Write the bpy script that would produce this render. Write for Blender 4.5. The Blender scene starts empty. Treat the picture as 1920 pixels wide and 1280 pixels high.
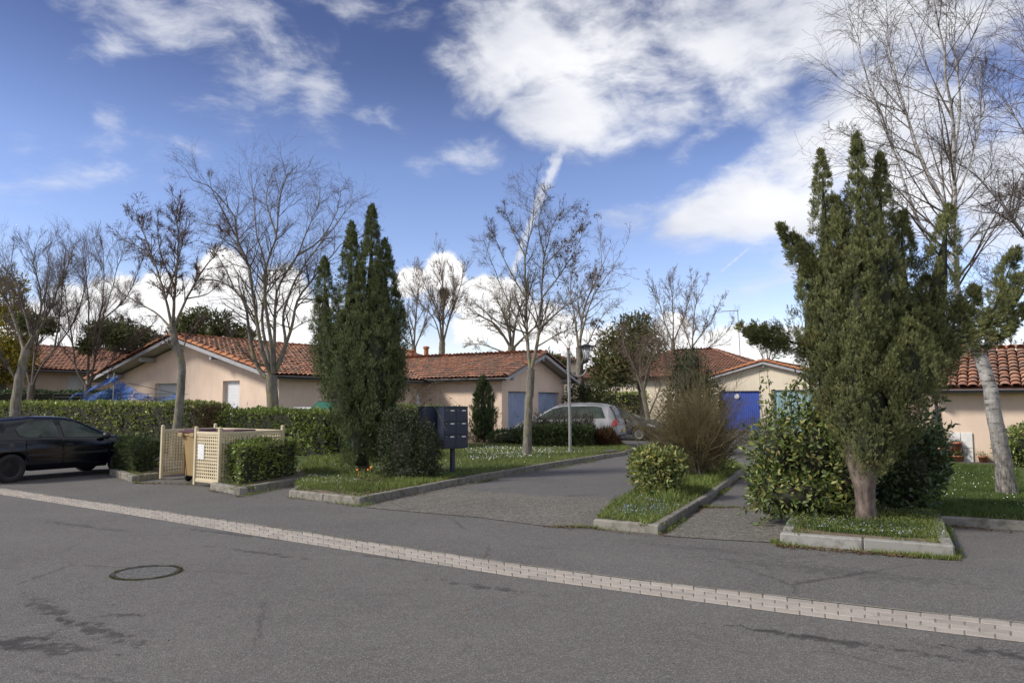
import bpy, math, random
import numpy as np
from math import radians, sin, cos, pi
rng = np.random.default_rng(7)
random.seed(7)
SC = bpy.context.scene
COL = SC.collection

# ------------------------------------------------------------------ camera model
F = 1400.0; EYE = 1.65; TH = math.atan(115.0 / F); CT, ST = cos(TH), sin(TH)
def ray(px, py):
    u = (px - 960) / F; v = (640 - py) / F
    return np.array([u, CT - v * ST, ST + v * CT])
def P(px, py, Y):
    d = ray(px, py); k = Y / d[1]
    return np.array([d[0] * k, Y, EYE + d[2] * k])
def G(px, py, z=0.0):
    d = ray(px, py); k = (z - EYE) / d[2]
    return np.array([d[0] * k, d[1] * k, z])
D1 = np.array([.84, -.54, 0]); D1 /= np.linalg.norm(D1)
D2 = np.array([-D1[1], D1[0], 0])
UP = np.array([0, 0, 1.0])
def V(*a): return np.array(a, dtype=float)
def nrm(a): return a / (np.linalg.norm(a, axis=-1, keepdims=True) + 1e-12)

# ------------------------------------------------------------------ materials
def new_mat(name):
    m = bpy.data.materials.new(name); m.use_nodes = True
    nt = m.node_tree; nt.nodes.clear()
    out = nt.nodes.new('ShaderNodeOutputMaterial')
    b = nt.nodes.new('ShaderNodeBsdfPrincipled')
    nt.links.new(b.outputs[0], out.inputs[0])
    return m, nt, b
def N(nt, t, **kw):
    n = nt.nodes.new(t)
    for k, v in kw.items():
        if k.startswith('i_'):
            key = k[2:]
            n.inputs[int(key) if key.isdigit() else key.replace('_', ' ')].default_value = v
        else: setattr(n, k, v)
    return n
def ramp(nt, fac, stops, interp='LINEAR'):
    r = nt.nodes.new('ShaderNodeValToRGB'); r.color_ramp.interpolation = interp
    el = r.color_ramp.elements
    while len(el) < len(stops): el.new(0.5)
    for e, (p, c) in zip(el, stops):
        e.position = p; e.color = (*c, 1) if len(c) == 3 else c
    nt.links.new(fac, r.inputs[0]); return r.outputs[0]
def mixc(nt, fac, a, b, mode='MIX'):
    m = nt.nodes.new('ShaderNodeMix'); m.data_type = 'RGBA'; m.blend_type = mode
    for inp, val in ((m.inputs[0], fac), (m.inputs[6], a), (m.inputs[7], b)):
        if isinstance(val, bpy.types.NodeSocket): nt.links.new(val, inp)
        elif isinstance(val, (int, float)): inp.default_value = val
        else: inp.default_value = (*val, 1)
    return m.outputs[2]
def noise(nt, scale, detail=4, rough=.6, vec=None, dist=0):
    n = N(nt, 'ShaderNodeTexNoise'); n.inputs['Scale'].default_value = scale
    n.inputs['Detail'].default_value = detail; n.inputs['Roughness'].default_value = rough
    n.inputs['Distortion'].default_value = dist
    if vec is None:
        tc = N(nt, 'ShaderNodeTexCoord'); vec = tc.outputs['Object']
    nt.links.new(vec, n.inputs['Vector']); return n.outputs[0]
def bump(nt, b, h, strength=.3, dist=.01):
    bp = N(nt, 'ShaderNodeBump'); bp.inputs['Strength'].default_value = strength
    bp.inputs['Distance'].default_value = dist
    nt.links.new(h, bp.inputs['Height']); nt.links.new(bp.outputs[0], b.inputs['Normal'])

def mat_plain(name, col, rough=.6, metal=0, var=.12, scale=6, spec=.5, bstr=0, bscale=60):
    m, nt, b = new_mat(name)
    c2 = tuple(max(0, x * (1 - var * 2)) for x in col); c3 = tuple(x * (1 + var) for x in col)
    n = noise(nt, scale, 5)
    nt.links.new(ramp(nt, n, [(.3, c2), (.7, c3)]), b.inputs['Base Color'])
    b.inputs['Roughness'].default_value = rough; b.inputs['Metallic'].default_value = metal
    b.inputs['Specular IOR Level'].default_value = spec
    if bstr: bump(nt, b, noise(nt, bscale, 3), bstr)
    return m

def mat_leaf(name, cols, rough=.45, trans=.25, nscale=1.2, spec=.5, patch=None):
    """random colour per leaf + broad patches; a little light passes through"""
    m, nt, b = new_mat(name)
    g = N(nt, 'ShaderNodeNewGeometry')
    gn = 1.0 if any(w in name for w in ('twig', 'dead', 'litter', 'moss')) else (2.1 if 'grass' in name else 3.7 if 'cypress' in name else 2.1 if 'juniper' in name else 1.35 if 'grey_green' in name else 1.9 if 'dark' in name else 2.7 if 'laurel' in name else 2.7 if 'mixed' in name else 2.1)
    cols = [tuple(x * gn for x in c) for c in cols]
    st = [(i / (len(cols) - 1), c) for i, c in enumerate(cols)]
    c = ramp(nt, g.outputs['Random Per Island'], st)
    n = noise(nt, nscale, 3)
    f = ramp(nt, n, [(.35, (.62, .62, .64)), (.65, (1, .99, .92))])
    c = mixc(nt, 1.0, c, f, 'MULTIPLY')
    if patch:
        col, sc, lo, hi = patch
        c = mixc(nt, ramp(nt, noise(nt, sc, 3), [(lo, (0, 0, 0)), (hi, (1, 1, 1))]), c, col)
    nt.links.new(c, b.inputs['Base Color'])
    b.inputs['Roughness'].default_value = rough; b.inputs['Specular IOR Level'].default_value = spec
    if trans:
        t = N(nt, 'ShaderNodeBsdfTranslucent'); nt.links.new(c, t.inputs[0])
        mx = N(nt, 'ShaderNodeMixShader'); mx.inputs[0].default_value = trans
        out = [x for x in nt.nodes if x.type == 'OUTPUT_MATERIAL'][0]
        nt.links.new(b.outputs[0], mx.inputs[1]); nt.links.new(t.outputs[0], mx.inputs[2])
        nt.links.new(mx.outputs[0], out.inputs[0])
    return m

def mat_bark(name, c1, c2, scale=8, rough=.9, moss=None):
    m, nt, b = new_mat(name)
    tc = N(nt, 'ShaderNodeTexCoord')
    mp = N(nt, 'ShaderNodeMapping'); mp.inputs['Scale'].default_value = (1, 1, .35)
    nt.links.new(tc.outputs['Object'], mp.inputs[0])
    n = noise(nt, scale, 6, .7, mp.outputs[0])
    c = ramp(nt, n, [(.32, c1), (.68, c2)])
    if moss: c = mixc(nt, ramp(nt, noise(nt, 3, 4), [(.5, (0, 0, 0)), (.68, (.8, .8, .8))]), c, moss)
    nt.links.new(c, b.inputs['Base Color']); b.inputs['Roughness'].default_value = rough
    b.inputs['Specular IOR Level'].default_value = .2
    bump(nt, b, n, .6, .02)
    return m

def mat_asphalt(name, dark, light, speck, speck_scale=95, stains=(), patchy=.5):
    m, nt, b = new_mat(name)
    tc = N(nt, 'ShaderNodeTexCoord'); ob = tc.outputs['Object']
    big = noise(nt, .7, 5, .6, ob); mid = noise(nt, 7, 5, .7, ob); fine = noise(nt, speck_scale, 2, .6, ob)
    vo = N(nt, 'ShaderNodeTexVoronoi'); vo.inputs['Scale'].default_value = speck_scale * .9
    nt.links.new(ob, vo.inputs['Vector'])
    c = ramp(nt, big, [(.3, dark), (.7, light)])
    c = mixc(nt, patchy, c, ramp(nt, mid, [(.3, dark), (.7, light)]))
    vc = N(nt, 'ShaderNodeSeparateColor'); nt.links.new(vo.outputs['Color'], vc.inputs[0])
    c = mixc(nt, ramp(nt, vc.outputs[0], [(.55, (0, 0, 0)), (.95, (.6, .6, .6))]), c, speck)
    c = mixc(nt, ramp(nt, fine, [(.34, (.8, .8, .8)), (.5, (0, 0, 0))]), c, tuple(x * .35 for x in dark))
    # tar stains and worn patches with a shape of their own
    warp = N(nt, 'ShaderNodeTexNoise'); warp.inputs['Scale'].default_value = 8; warp.inputs['Detail'].default_value = 9; warp.inputs['Roughness'].default_value = .72
    nt.links.new(ob, warp.inputs['Vector'])
    for (x, y, a, rx, ry, k) in stains:
        mp = N(nt, 'ShaderNodeMapping', vector_type='TEXTURE')
        mp.inputs['Location'].default_value = (x, y, 0); mp.inputs['Rotation'].default_value = (0, 0, a)
        mp.inputs['Scale'].default_value = (rx, ry, 1)
        nt.links.new(ob, mp.inputs[0])
        ln = N(nt, 'ShaderNodeVectorMath', operation='LENGTH'); nt.links.new(mp.outputs[0], ln.inputs[0])
        s = N(nt, 'ShaderNodeMath', operation='SUBTRACT'); s.inputs[0].default_value = 1.0
        nt.links.new(ln.outputs['Value'], s.inputs[1])
        w = N(nt, 'ShaderNodeMath', operation='MULTIPLY_ADD'); w.inputs[1].default_value = 5.5; w.inputs[2].default_value = -2.9
        nt.links.new(warp.outputs[0], w.inputs[0])
        s2 = N(nt, 'ShaderNodeMath', operation='ADD'); nt.links.new(s.outputs[0], s2.inputs[0]); nt.links.new(w.outputs[0], s2.inputs[1])
        mk = ramp(nt, s2.outputs[0], [(.05, (0, 0, 0)), (.6, (k * .85, k * .85, k * .85))])
        s3 = N(nt, 'ShaderNodeMath', operation='GREATER_THAN'); nt.links.new(s.outputs[0], s3.inputs[0]); s3.inputs[1].default_value = -.35
        mk2 = mixc(nt, 1.0, mk, s3.outputs[0], 'MULTIPLY')
        c = mixc(nt, mk2, c, tuple(x * .38 for x in dark))
    wv = N(nt, 'ShaderNodeVectorMath', operation='MULTIPLY_ADD'); nt.links.new(warp.outputs['Color'], wv.inputs[0]); wv.inputs[1].default_value = (.25, .25, 0); nt.links.new(ob, wv.inputs[2])
    ve = N(nt, 'ShaderNodeTexVoronoi', feature='DISTANCE_TO_EDGE'); ve.inputs['Scale'].default_value = .33; nt.links.new(wv.outputs[0], ve.inputs['Vector'])
    ck = ramp(nt, ve.outputs['Distance'], [(.0015, (.7, .7, .7)), (.005, (0, 0, 0))]); cm = ramp(nt, noise(nt, .45, 3, .5, ob), [(.47, (0, 0, 0)), (.58, (1, 1, 1))])
    c = mixc(nt, mixc(nt, 1.0, ck, cm, 'MULTIPLY'), c, tuple(x * .35 for x in dark))
    nt.links.new(c, b.inputs['Base Color'])
    b.inputs['Roughness'].default_value = .85; b.inputs['Specular IOR Level'].default_value = .3
    bump(nt, b, vo.outputs['Distance'], .5, .006)
    return m

def mat_island(name, cols, rough=.8, nscale=5, dirt=(.05, .045, .04), dirt_lo=.55, dirt_hi=.75, bstr=.2):
    m, nt, b = new_mat(name)
    g = N(nt, 'ShaderNodeNewGeometry')
    c = ramp(nt, g.outputs['Random Per Island'], [(i / (len(cols) - 1), c) for i, c in enumerate(cols)])
    n = noise(nt, nscale, 6, .65)
    c = mixc(nt, ramp(nt, n, [(dirt_lo, (0, 0, 0)), (dirt_hi, (.8, .8, .8))]), c, dirt)
    nt.links.new(c, b.inputs['Base Color']); b.inputs['Roughness'].default_value = rough
    b.inputs['Specular IOR Level'].default_value = .25
    bump(nt, b, noise(nt, 70, 3), bstr)
    return m

def mat_stucco(name, col, base_dirt=(.25, .22, .17)):
    m, nt, b = new_mat(name)
    tc = N(nt, 'ShaderNodeTexCoord'); ob = tc.outputs['Object']
    n = noise(nt, .8, 5, .6, ob)
    c = ramp(nt, n, [(.3, tuple(x * .88 for x in col)), (.7, tuple(x * 1.07 for x in col))])
    mp = N(nt, 'ShaderNodeMapping'); mp.inputs['Scale'].default_value = (5, 5, .35); nt.links.new(ob, mp.inputs[0])
    st = noise(nt, 1.2, 5, .7, mp.outputs[0])
    c = mixc(nt, ramp(nt, st, [(.52, (0, 0, 0)), (.8, (.35, .35, .35))]), c, tuple(x * .6 for x in col))
    sp = N(nt, 'ShaderNodeSeparateXYZ'); nt.links.new(ob, sp.inputs[0])
    dn = N(nt, 'ShaderNodeMath', operation='MULTIPLY_ADD'); nt.links.new(noise(nt, 3, 4, .6, ob), dn.inputs[0]); dn.inputs[1].default_value = -.5; nt.links.new(sp.outputs[2], dn.inputs[2])
    c = mixc(nt, ramp(nt, dn.outputs[0], [(-.0, (.4, .4, .4)), (.25, (0, 0, 0))]), c, base_dirt)
    nt.links.new(c, b.inputs['Base Color']); b.inputs['Roughness'].default_value = .9
    b.inputs['Specular IOR Level'].default_value = .15
    bump(nt, b, noise(nt, 90, 3, .6, ob), .35, .006)
    return m

def mat_paint(name, col, coat=1.0, metal=0.0, rough=.35):
    m, nt, b = new_mat(name)
    n = noise(nt, 5, 4)
    nt.links.new(ramp(nt, n, [(.3, tuple(x * .85 for x in col)), (.7, col)]), b.inputs['Base Color'])
    b.inputs['Metallic'].default_value = metal
    nt.links.new(ramp(nt, noise(nt, 9, 4), [(.3, (rough,) * 3), (.8, (rough + .12,) * 3)]), b.inputs['Roughness'])
    b.inputs['Coat Weight'].default_value = coat; b.inputs['Coat Roughness'].default_value = .05
    return m

M = {}
def make_materials():
    M['road'] = mat_asphalt('road_asphalt', (.098, .092, .086), (.158, .149, .140), (.27, .258, .242), 105,
        stains=[(*G(180, 1180)[:2], -.6, .75, .13, .85), (*G(90, 1140)[:2], -.75, .7, .10, .85), (*G(30, 1205)[:2], .1, .35, .22, .8), (*G(235, 1152)[:2], .1, .25, .08, .8),
                (*G(1560, 1200)[:2], -.5, .9, .10, .85), (*G(1880, 1225)[:2], -.5, .5, .12, .9), (*G(1460, 1185)[:2], -.5, .5, .05, .7), (*G(70, 1210)[:2], -.3, .6, .18, .85), (*G(430, 1000)[:2], -.5, 1.2, .09, .7), (*G(480, 1035)[:2], -.5, .9, .07, .7),
                (*G(910, 1100)[:2], -.5, .7, .09, .8), (*G(150, 985)[:2], -.5, 1.3, .10, .7), (*G(720, 1045)[:2], -.5, .7, .05, .7)])
    M['pavement'] = mat_asphalt('pavement_asphalt', (.098, .093, .088), (.150, .142, .134), (.26, .248, .232), 90,
        stains=[(*G(1330, 1030)[:2], -.5, 1.2, .18, .35), (*G(1560, 1070)[:2], -.5, 1.6, .35, .45)], patchy=.35)
    M['apron'] = mat_asphalt('coarse_aggregate', (.10, .092, .078), (.165, .153, .13), (.34, .32, .28), 48)
    M['drive'] = mat_asphalt('driveway_asphalt', (.105, .10, .096), (.155, .148, .14), (.2, .195, .19), 75,
        stains=[(*G(1060, 930)[:2], .5, 1.2, .12, .5)])
    M['ground'] = mat_plain('earth_and_grass', (.085, .10, .04), .95, var=.25, scale=.6, bstr=.4, bscale=12)
    M['lawn'] = mat_island('lawn_earth', [(.062, .085, .024), (.075, .1, .03)], .95, 2.2, (.10, .085, .05), .55, .8, .5)
    M['soil'] = mat_plain('bare_soil', (.17, .125, .085), .95, var=.2, scale=14, bstr=.8, bscale=40)
    M['kerb'] = mat_island('kerb_concrete', [(.20, .19, .165), (.26, .245, .215), (.23, .215, .185)], .9, 7, (.085, .08, .05), .46, .68, .4)
    M['kerb_new'] = mat_island('pale_kerb_concrete', [(.25, .245, .225), (.30, .29, .27)], .9, 8, (.11, .105, .08), .48, .72, .3)
    M['paver'] = mat_island('pink_pavers', [(.335, .30, .26), (.385, .345, .30), (.36, .325, .285), (.30, .268, .235)], .85, 9, (.22, .195, .165), .52, .8, .3)
    M['moss'] = mat_leaf('moss', [(.05, .06, .015), (.09, .10, .03), (.12, .11, .04)], .9, 0)
    M['mortar'] = mat_plain('dirty_mortar', (.20, .18, .15), .95, var=.2, scale=12)
    M['rustiron'] = mat_plain('rusty_iron', (.06, .052, .045), .8, var=.25, scale=20)
    M['concrete'] = mat_asphalt('old_concrete', (.09, .09, .088), (.14, .138, .13), (.22, .21, .2), 60)
    M['wall_pink'] = mat_stucco('pink_beige_render', (.72, .57, .455))
    M['wall_cream'] = mat_stucco('cream_render', (.72, .64, .50))
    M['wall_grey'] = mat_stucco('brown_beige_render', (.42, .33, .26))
    M['tile'] = mat_island('clay_tiles', [(.33, .15, .09), (.47, .23, .14), (.39, .175, .105), (.53, .28, .18), (.29, .16, .115), (.43, .20, .115)], .85, 2.2, (.17, .135, .11), .40, .62, .3)
    M['tile_old'] = mat_island('weathered_clay_tiles', [(.26, .12, .078), (.37, .18, .115), (.30, .14, .09), (.42, .22, .15)], .85, 3.5, (.095, .082, .07), .42, .66, .3)
    M['tile_warm'] = mat_island('orange_verge_tiles', [(.45, .19, .09), (.36, .14, .07), (.50, .24, .13)], .8, 7, (.13, .10, .07), .5, .75, .3)
    M['under'] = mat_plain('roof_underlay', (.12, .05, .032), .9)
    M['fascia'] = mat_plain('grey_painted_wood', (.36, .36, .38), .6, var=.08)
    M['soffit'] = mat_plain('soffit_boards', (.40, .37, .34), .7, var=.08)
    M['gutter'] = mat_plain('dark_grey_gutter', (.035, .037, .045), .4, var=.1)
    M['shutter'] = mat_plain('white_roller_shutter', (.72, .73, .75), .45, var=.03)
    M['shutter_grey'] = mat_plain('grey_roller_shutter', (.42, .44, .44), .5, var=.04)
    M['door_blue'] = mat_plain('faded_blue_door', (.29, .35, .50), .55, var=.1, scale=2)
    M['door_royal'] = mat_plain('royal_blue_door', (.05, .10, .43), .5, var=.08, scale=2)
    M['door_teal'] = mat_plain('pale_teal_door', (.28, .43, .46), .55, var=.08, scale=2)
    M['dark'] = mat_plain('dark_void', (.012, .012, .013), .9)
    M['white'] = mat_plain('white_plastic', (.72, .72, .70), .5, var=.05)
    M['panel'] = mat_plain('beige_lattice', (.58, .50, .335), .55, var=.07, scale=5)
    M['bin'] = mat_plain('ochre_plastic', (.34, .24, .115), .45, var=.07, scale=3)
    M['binlid'] = mat_plain('maroon_plastic', (.075, .022, .03), .4, var=.1)
    M['rubber'] = mat_plain('rubber', (.014, .014, .015), .75)
    M['mail'] = mat_plain('slate_blue_steel', (.033, .043, .072), .42, var=.08, scale=4)
    M['maildark'] = mat_plain('slate_blue_seam', (.010, .013, .02), .6)
    M['steel'] = mat_plain('galvanised_steel', (.30, .30, .29), .55, .4, var=.12, scale=8)
    M['rust'] = mat_plain('rusty_cap', (.30, .13, .06), .8)
    M['lampcap'] = mat_plain('dark_lantern_metal', (.06, .06, .065), .5, .3)
    m, nt, b = new_mat('lantern_glass'); b.inputs['Base Color'].default_value = (.8, .85, .9, 1); b.inputs['Roughness'].default_value = .15
    tr = N(nt, 'ShaderNodeBsdfTransparent'); mxs = N(nt, 'ShaderNodeMixShader'); mxs.inputs[0].default_value = .55; o_ = [x for x in nt.nodes if x.type == 'OUTPUT_MATERIAL'][0]
    nt.links.new(b.outputs[0], mxs.inputs[1]); nt.links.new(tr.outputs[0], mxs.inputs[2]); nt.links.new(mxs.outputs[0], o_.inputs[0]); M['lampglass'] = m
    M['car_black'] = mat_paint('blue_black_car_paint', (.002, .0025, .008), 0, 0, .10)
    M['car_silver'] = mat_paint('silver_car_paint', (.34, .345, .355), .15, .2, .42)
    M['car_navy'] = mat_paint('grey_blue_car_paint', (.05, .062, .085), .2, .3, .3)
    M['trim'] = mat_plain('black_trim', (.012, .012, .014), .5)
    m, nt, b = new_mat('car_glass'); nt.links.new(ramp(nt, noise(nt, 2.2, 3), [(.35, (.022, .030, .025)), (.7, (.075, .10, .08))]), b.inputs['Base Color']); b.inputs['Roughness'].default_value = .03; b.inputs['Specular IOR Level'].default_value = .35; M['glass'] = m  # mottled green in the base colour stands for the hedge reflected and seen through
    M['red'] = mat_paint('red_lamp', (.45, .012, .012), 1, 0, .2)
    M['lamp'] = mat_paint('clear_lamp', (.6, .62, .65), 1, .3, .15)
    M['rim'] = mat_plain('alloy', (.45, .45, .46), .35, .7, var=.08)
    M['rim_dark'] = mat_plain('dark_alloy', (.05, .05, .055), .4, .6, var=.1)
    M['plate'] = mat_plain('yellow_plate', (.62, .43, .05), .5, var=.03)
    M['orange'] = mat_plain('amber_lens', (.7, .3, .1), .3)
    M['terracotta'] = mat_plain('terracotta', (.40, .165, .095), .8, var=.12, scale=10)
    M['wire'] = mat_plain('dark_wire', (.03, .03, .032), .5)
    m, nt, b = new_mat('blue_net')
    nt.links.new(ramp(nt, noise(nt, 3, 4), [(.3, (.02, .09, .33)), (.7, (.06, .2, .58))]), b.inputs['Base Color']); b.inputs['Roughness'].default_value = .7
    tr = N(nt, 'ShaderNodeBsdfTransparent'); mx = N(nt, 'ShaderNodeMixShader')
    nt.links.new(ramp(nt, noise(nt, 7, 5), [(.36, (.1, .1, .1)), (.66, (.85, .85, .85))]), mx.inputs[0])
    out = [x for x in nt.nodes if x.type == 'OUTPUT_MATERIAL'][0]
    nt.links.new(b.outputs[0], mx.inputs[1]); nt.links.new(tr.outputs[0], mx.inputs[2]); nt.links.new(mx.outputs[0], out.inputs[0]); M['net'] = m
    M['tarp'] = mat_plain('green_tarpaulin', (.035, .15, .10), .55, var=.12, scale=3)
    # plants
    M['laurel'] = mat_leaf('laurel_leaves', [(.050, .070, .018), (.085, .115, .026), (.11, .135, .03), (.17, .175, .05), (.07, .10, .025)], .42, .25)
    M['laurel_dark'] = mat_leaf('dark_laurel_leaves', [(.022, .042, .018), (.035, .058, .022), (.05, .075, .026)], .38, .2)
    M['laurel_bright'] = mat_leaf('bright_laurel_leaves', [(.045, .072, .016), (.08, .11, .024), (.125, .145, .035), (.06, .09, .02)], .38, .25)
    M['laurel_yellow'] = mat_leaf('yellowing_laurel_leaves', [(.042, .062, .020), (.075, .098, .032), (.115, .13, .042), (.16, .145, .042), (.06, .085, .028)], .4, .3, 2.5)
    M['mixed_leaf'] = mat_leaf('mixed_shrub_leaves', [(.028, .046, .015), (.045, .068, .019), (.068, .092, .025), (.10, .115, .03), (.13, .11, .035)], .4, .3, 1.5)
    M['grey_leaf'] = mat_leaf('grey_green_leaves', [(.022, .033, .014), (.038, .052, .022), (.062, .074, .036)], .6, .15, 1.2, .25)
    M['cypress'] = mat_leaf('cypress_sprays', [(.024, .032, .014), (.040, .048, .020), (.058, .064, .027), (.080, .078, .032)], .65, .2, 4.2, .2, patch=((.20, .15, .055), 2.2, .6, .8))
    M['cypress_dark'] = mat_leaf('dark_cypress_sprays', [(.020, .029, .013), (.034, .044, .019), (.056, .060, .025)], .65, .2, 3.6, .2, patch=((.15, .14, .06), 2, .64, .85))
    M['juniper'] = mat_leaf('juniper_sprays', [(.020, .033, .013), (.034, .050, .019), (.052, .066, .026)], .6, .15, 2, .2)
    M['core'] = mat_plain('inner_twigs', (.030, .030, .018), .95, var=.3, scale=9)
    M['brown_twig'] = mat_leaf('brown_twigs', [(.07, .038, .02), (.12, .065, .032), (.10, .06, .036)], .9, 0, 2, .1)
    M['bare_twig'] = mat_leaf('bare_twigs', [(.11, .075, .042), (.16, .11, .062), (.13, .095, .06)], .9, 0, 2, .1)
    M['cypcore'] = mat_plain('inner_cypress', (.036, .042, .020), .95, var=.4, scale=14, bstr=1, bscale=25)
    M['grey_twig'] = mat_leaf('grey_twigs', [(.10, .085, .07), (.16, .14, .115), (.13, .115, .10)], .9, 0, 2, .1)
    M['olive_twig'] = mat_leaf('olive_brown_twigs', [(.125, .105, .058), (.20, .165, .09), (.26, .215, .12), (.16, .14, .078)], .9, 0, 2, .1)
    M['olive'] = mat_leaf('olive_foliage', [(.035, .044, .017), (.060, .066, .027), (.082, .080, .036), (.088, .072, .040)], .7, .15, .8, .1)
    M['mimosa'] = mat_leaf('yellow_foliage', [(.10, .09, .015), (.20, .16, .02), (.06, .07, .018)], .6, .25, .8, .2)
    M['evergreen'] = mat_leaf('evergreen_foliage', [(.032, .042, .016), (.055, .065, .026), (.085, .085, .036)], .6, .15, .6, .2)
    M['dead_leaf'] = mat_leaf('dead_leaves', [(.13, .075, .035), (.20, .12, .055), (.10, .06, .035)], .8, .2, 2, .1)
    M['bark'] = mat_bark('grey_bark', (.075, .07, .06), (.27, .25, .21), 11, moss=(.20, .18, .08))
    M['bark_dark'] = mat_bark('brown_bark', (.07, .058, .05), (.16, .14, .12), 9)
    M['twig'] = mat_bark('dark_twigs', (.085, .07, .06), (.15, .125, .105), 3)
    M['twig_red'] = mat_bark('reddish_twigs', (.075, .052, .048), (.13, .09, .082), 3)
    M['twig_pale'] = mat_bark('pale_twigs', (.13, .10, .075), (.21, .165, .125), 3)
    M['twig_yel'] = mat_bark('lichen_twigs', (.12, .095, .045), (.20, .16, .08), 3)
    M['bark_cyp'] = mat_bark('cypress_bark', (.05, .040, .034), (.25, .20, .17), 15)
    # birch
    m, nt, b = new_mat('birch_bark'); tc = N(nt, 'ShaderNodeTexCoord')
    mp = N(nt, 'ShaderNodeMapping'); mp.inputs['Scale'].default_value = (3, 3, 9); nt.links.new(tc.outputs['Object'], mp.inputs[0])
    n1 = noise(nt, 1.6, 6, .7, mp.outputs[0]); c = ramp(nt, n1, [(.36, (.045, .04, .036)), (.5, (.42, .41, .39)), (.8, (.62, .60, .57))])
    sp = N(nt, 'ShaderNodeSeparateXYZ'); nt.links.new(tc.outputs['Object'], sp.inputs[0])
    n2 = noise(nt, 7, 6, .75)
    zz = N(nt, 'ShaderNodeMath', operation='MULTIPLY_ADD'); nt.links.new(n2, zz.inputs[0]); zz.inputs[1].default_value = 3.2; nt.links.new(sp.outputs[2], zz.inputs[2])
    mpb = N(nt, 'ShaderNodeMapping'); mpb.inputs['Scale'].default_value = (1, 1, .3); nt.links.new(tc.outputs['Object'], mpb.inputs[0])
    rough_bark = ramp(nt, noise(nt, 22, 6, .75, mpb.outputs[0]), [(.38, (.025, .022, .02)), (.52, (.17, .155, .135)), (.72, (.40, .38, .35))])
    c = mixc(nt, ramp(nt, zz.outputs[0], [(.0, (0, 0, 0)), (1, (1, 1, 1))]), rough_bark, c)
    mr = N(nt, 'ShaderNodeMapRange'); nt.links.new(zz.outputs[0], mr.inputs[0]); mr.inputs[1].default_value = 2.0; mr.inputs[2].default_value = 4.2
    c = mixc(nt, mr.outputs[0], rough_bark, ramp(nt, n1, [(.36, (.045, .04, .036)), (.5, (.42, .41, .39)), (.8, (.62, .60, .57))]))
    nt.links.new(c, b.inputs['Base Color']); b.inputs['Roughness'].default_value = .8; bump(nt, b, n2, .7, .02); M['birch'] = m
    M['grass'] = mat_leaf('grass_blades', [(.062, .088, .022), (.085, .118, .030), (.115, .145, .042), (.14, .14, .06)], .6, .3, .9, .2)
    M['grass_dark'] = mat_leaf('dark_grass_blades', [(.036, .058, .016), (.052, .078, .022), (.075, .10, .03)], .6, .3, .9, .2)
    M['daisy'] = mat_plain('daisy_white', (.75, .75, .72), .7, var=.03)
    M['bluefl'] = mat_plain('speedwell_blue', (.36, .40, .62), .7, var=.1)
    M['orangefl'] = mat_plain('marigold_orange', (.75, .22, .02), .7, var=.1)
    M['yellowfl'] = mat_plain('yellow_petals', (.75, .42, .03), .7, var=.15)
    M['litter'] = mat_leaf('leaf_litter', [(.12, .075, .04), (.19, .12, .065), (.24, .17, .10), (.09, .055, .03)], .9, 0, 3, .1)
    M['brickwall'] = mat_plain('purple_brown_wall', (.22, .15, .13), .9, var=.2, scale=8)
make_materials()

# ------------------------------------------------------------------ objects & tagging
def wloc(o):
    p = V(0, 0, 0)
    while o is not None: p = p + np.array(o.location); o = o.parent
    return p
def tag(o, label=None, cat=None, group=None, kind=None):
    if label: o['label'] = label
    if cat: o['category'] = cat
    if group: o['group'] = group
    if kind: o['kind'] = kind
    return o
def root(name, label, cat, loc, group=None):
    o = bpy.data.objects.new(name, None); COL.objects.link(o)
    o.location = tuple(float(x) for x in loc); o.empty_display_size = .2
    return tag(o, label, cat, group)
def mesh_obj(name, verts, faces, mat, parent=None, smooth=False, loc=None, mats=None, midx=None):
    """verts in world space; the object's own origin is its parent's"""
    off = wloc(parent) if parent is not None else (np.array(loc, float) if loc is not None else V(0, 0, 0))
    v = np.asarray(verts, float).reshape(-1, 3) - off
    me = bpy.data.meshes.new(name)
    if isinstance(faces, np.ndarray):
        nf, k = faces.shape
        me.vertices.add(len(v)); me.vertices.foreach_set('co', v.astype(np.float32).ravel())
        me.loops.add(nf * k); me.loops.foreach_set('vertex_index', faces.astype(np.int32).ravel())
        me.polygons.add(nf); me.polygons.foreach_set('loop_start', np.arange(0, nf * k, k, dtype=np.int32))
        me.polygons.foreach_set('loop_total', np.full(nf, k, dtype=np.int32))
        me.update(calc_edges=True)
    else:
        me.from_pydata(v.tolist(), [], faces); me.update()
    for m in (mats or [mat]): me.materials.append(m)
    if midx is not None: me.polygons.foreach_set('material_index', np.asarray(midx, np.int32))
    if smooth: me.polygons.foreach_set('use_smooth', np.ones(len(me.polygons), bool))
    o = bpy.data.objects.new(name, me); COL.objects.link(o)
    if parent is not None: o.parent = parent
    elif loc is not None: o.location = tuple(off)
    return o

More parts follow.
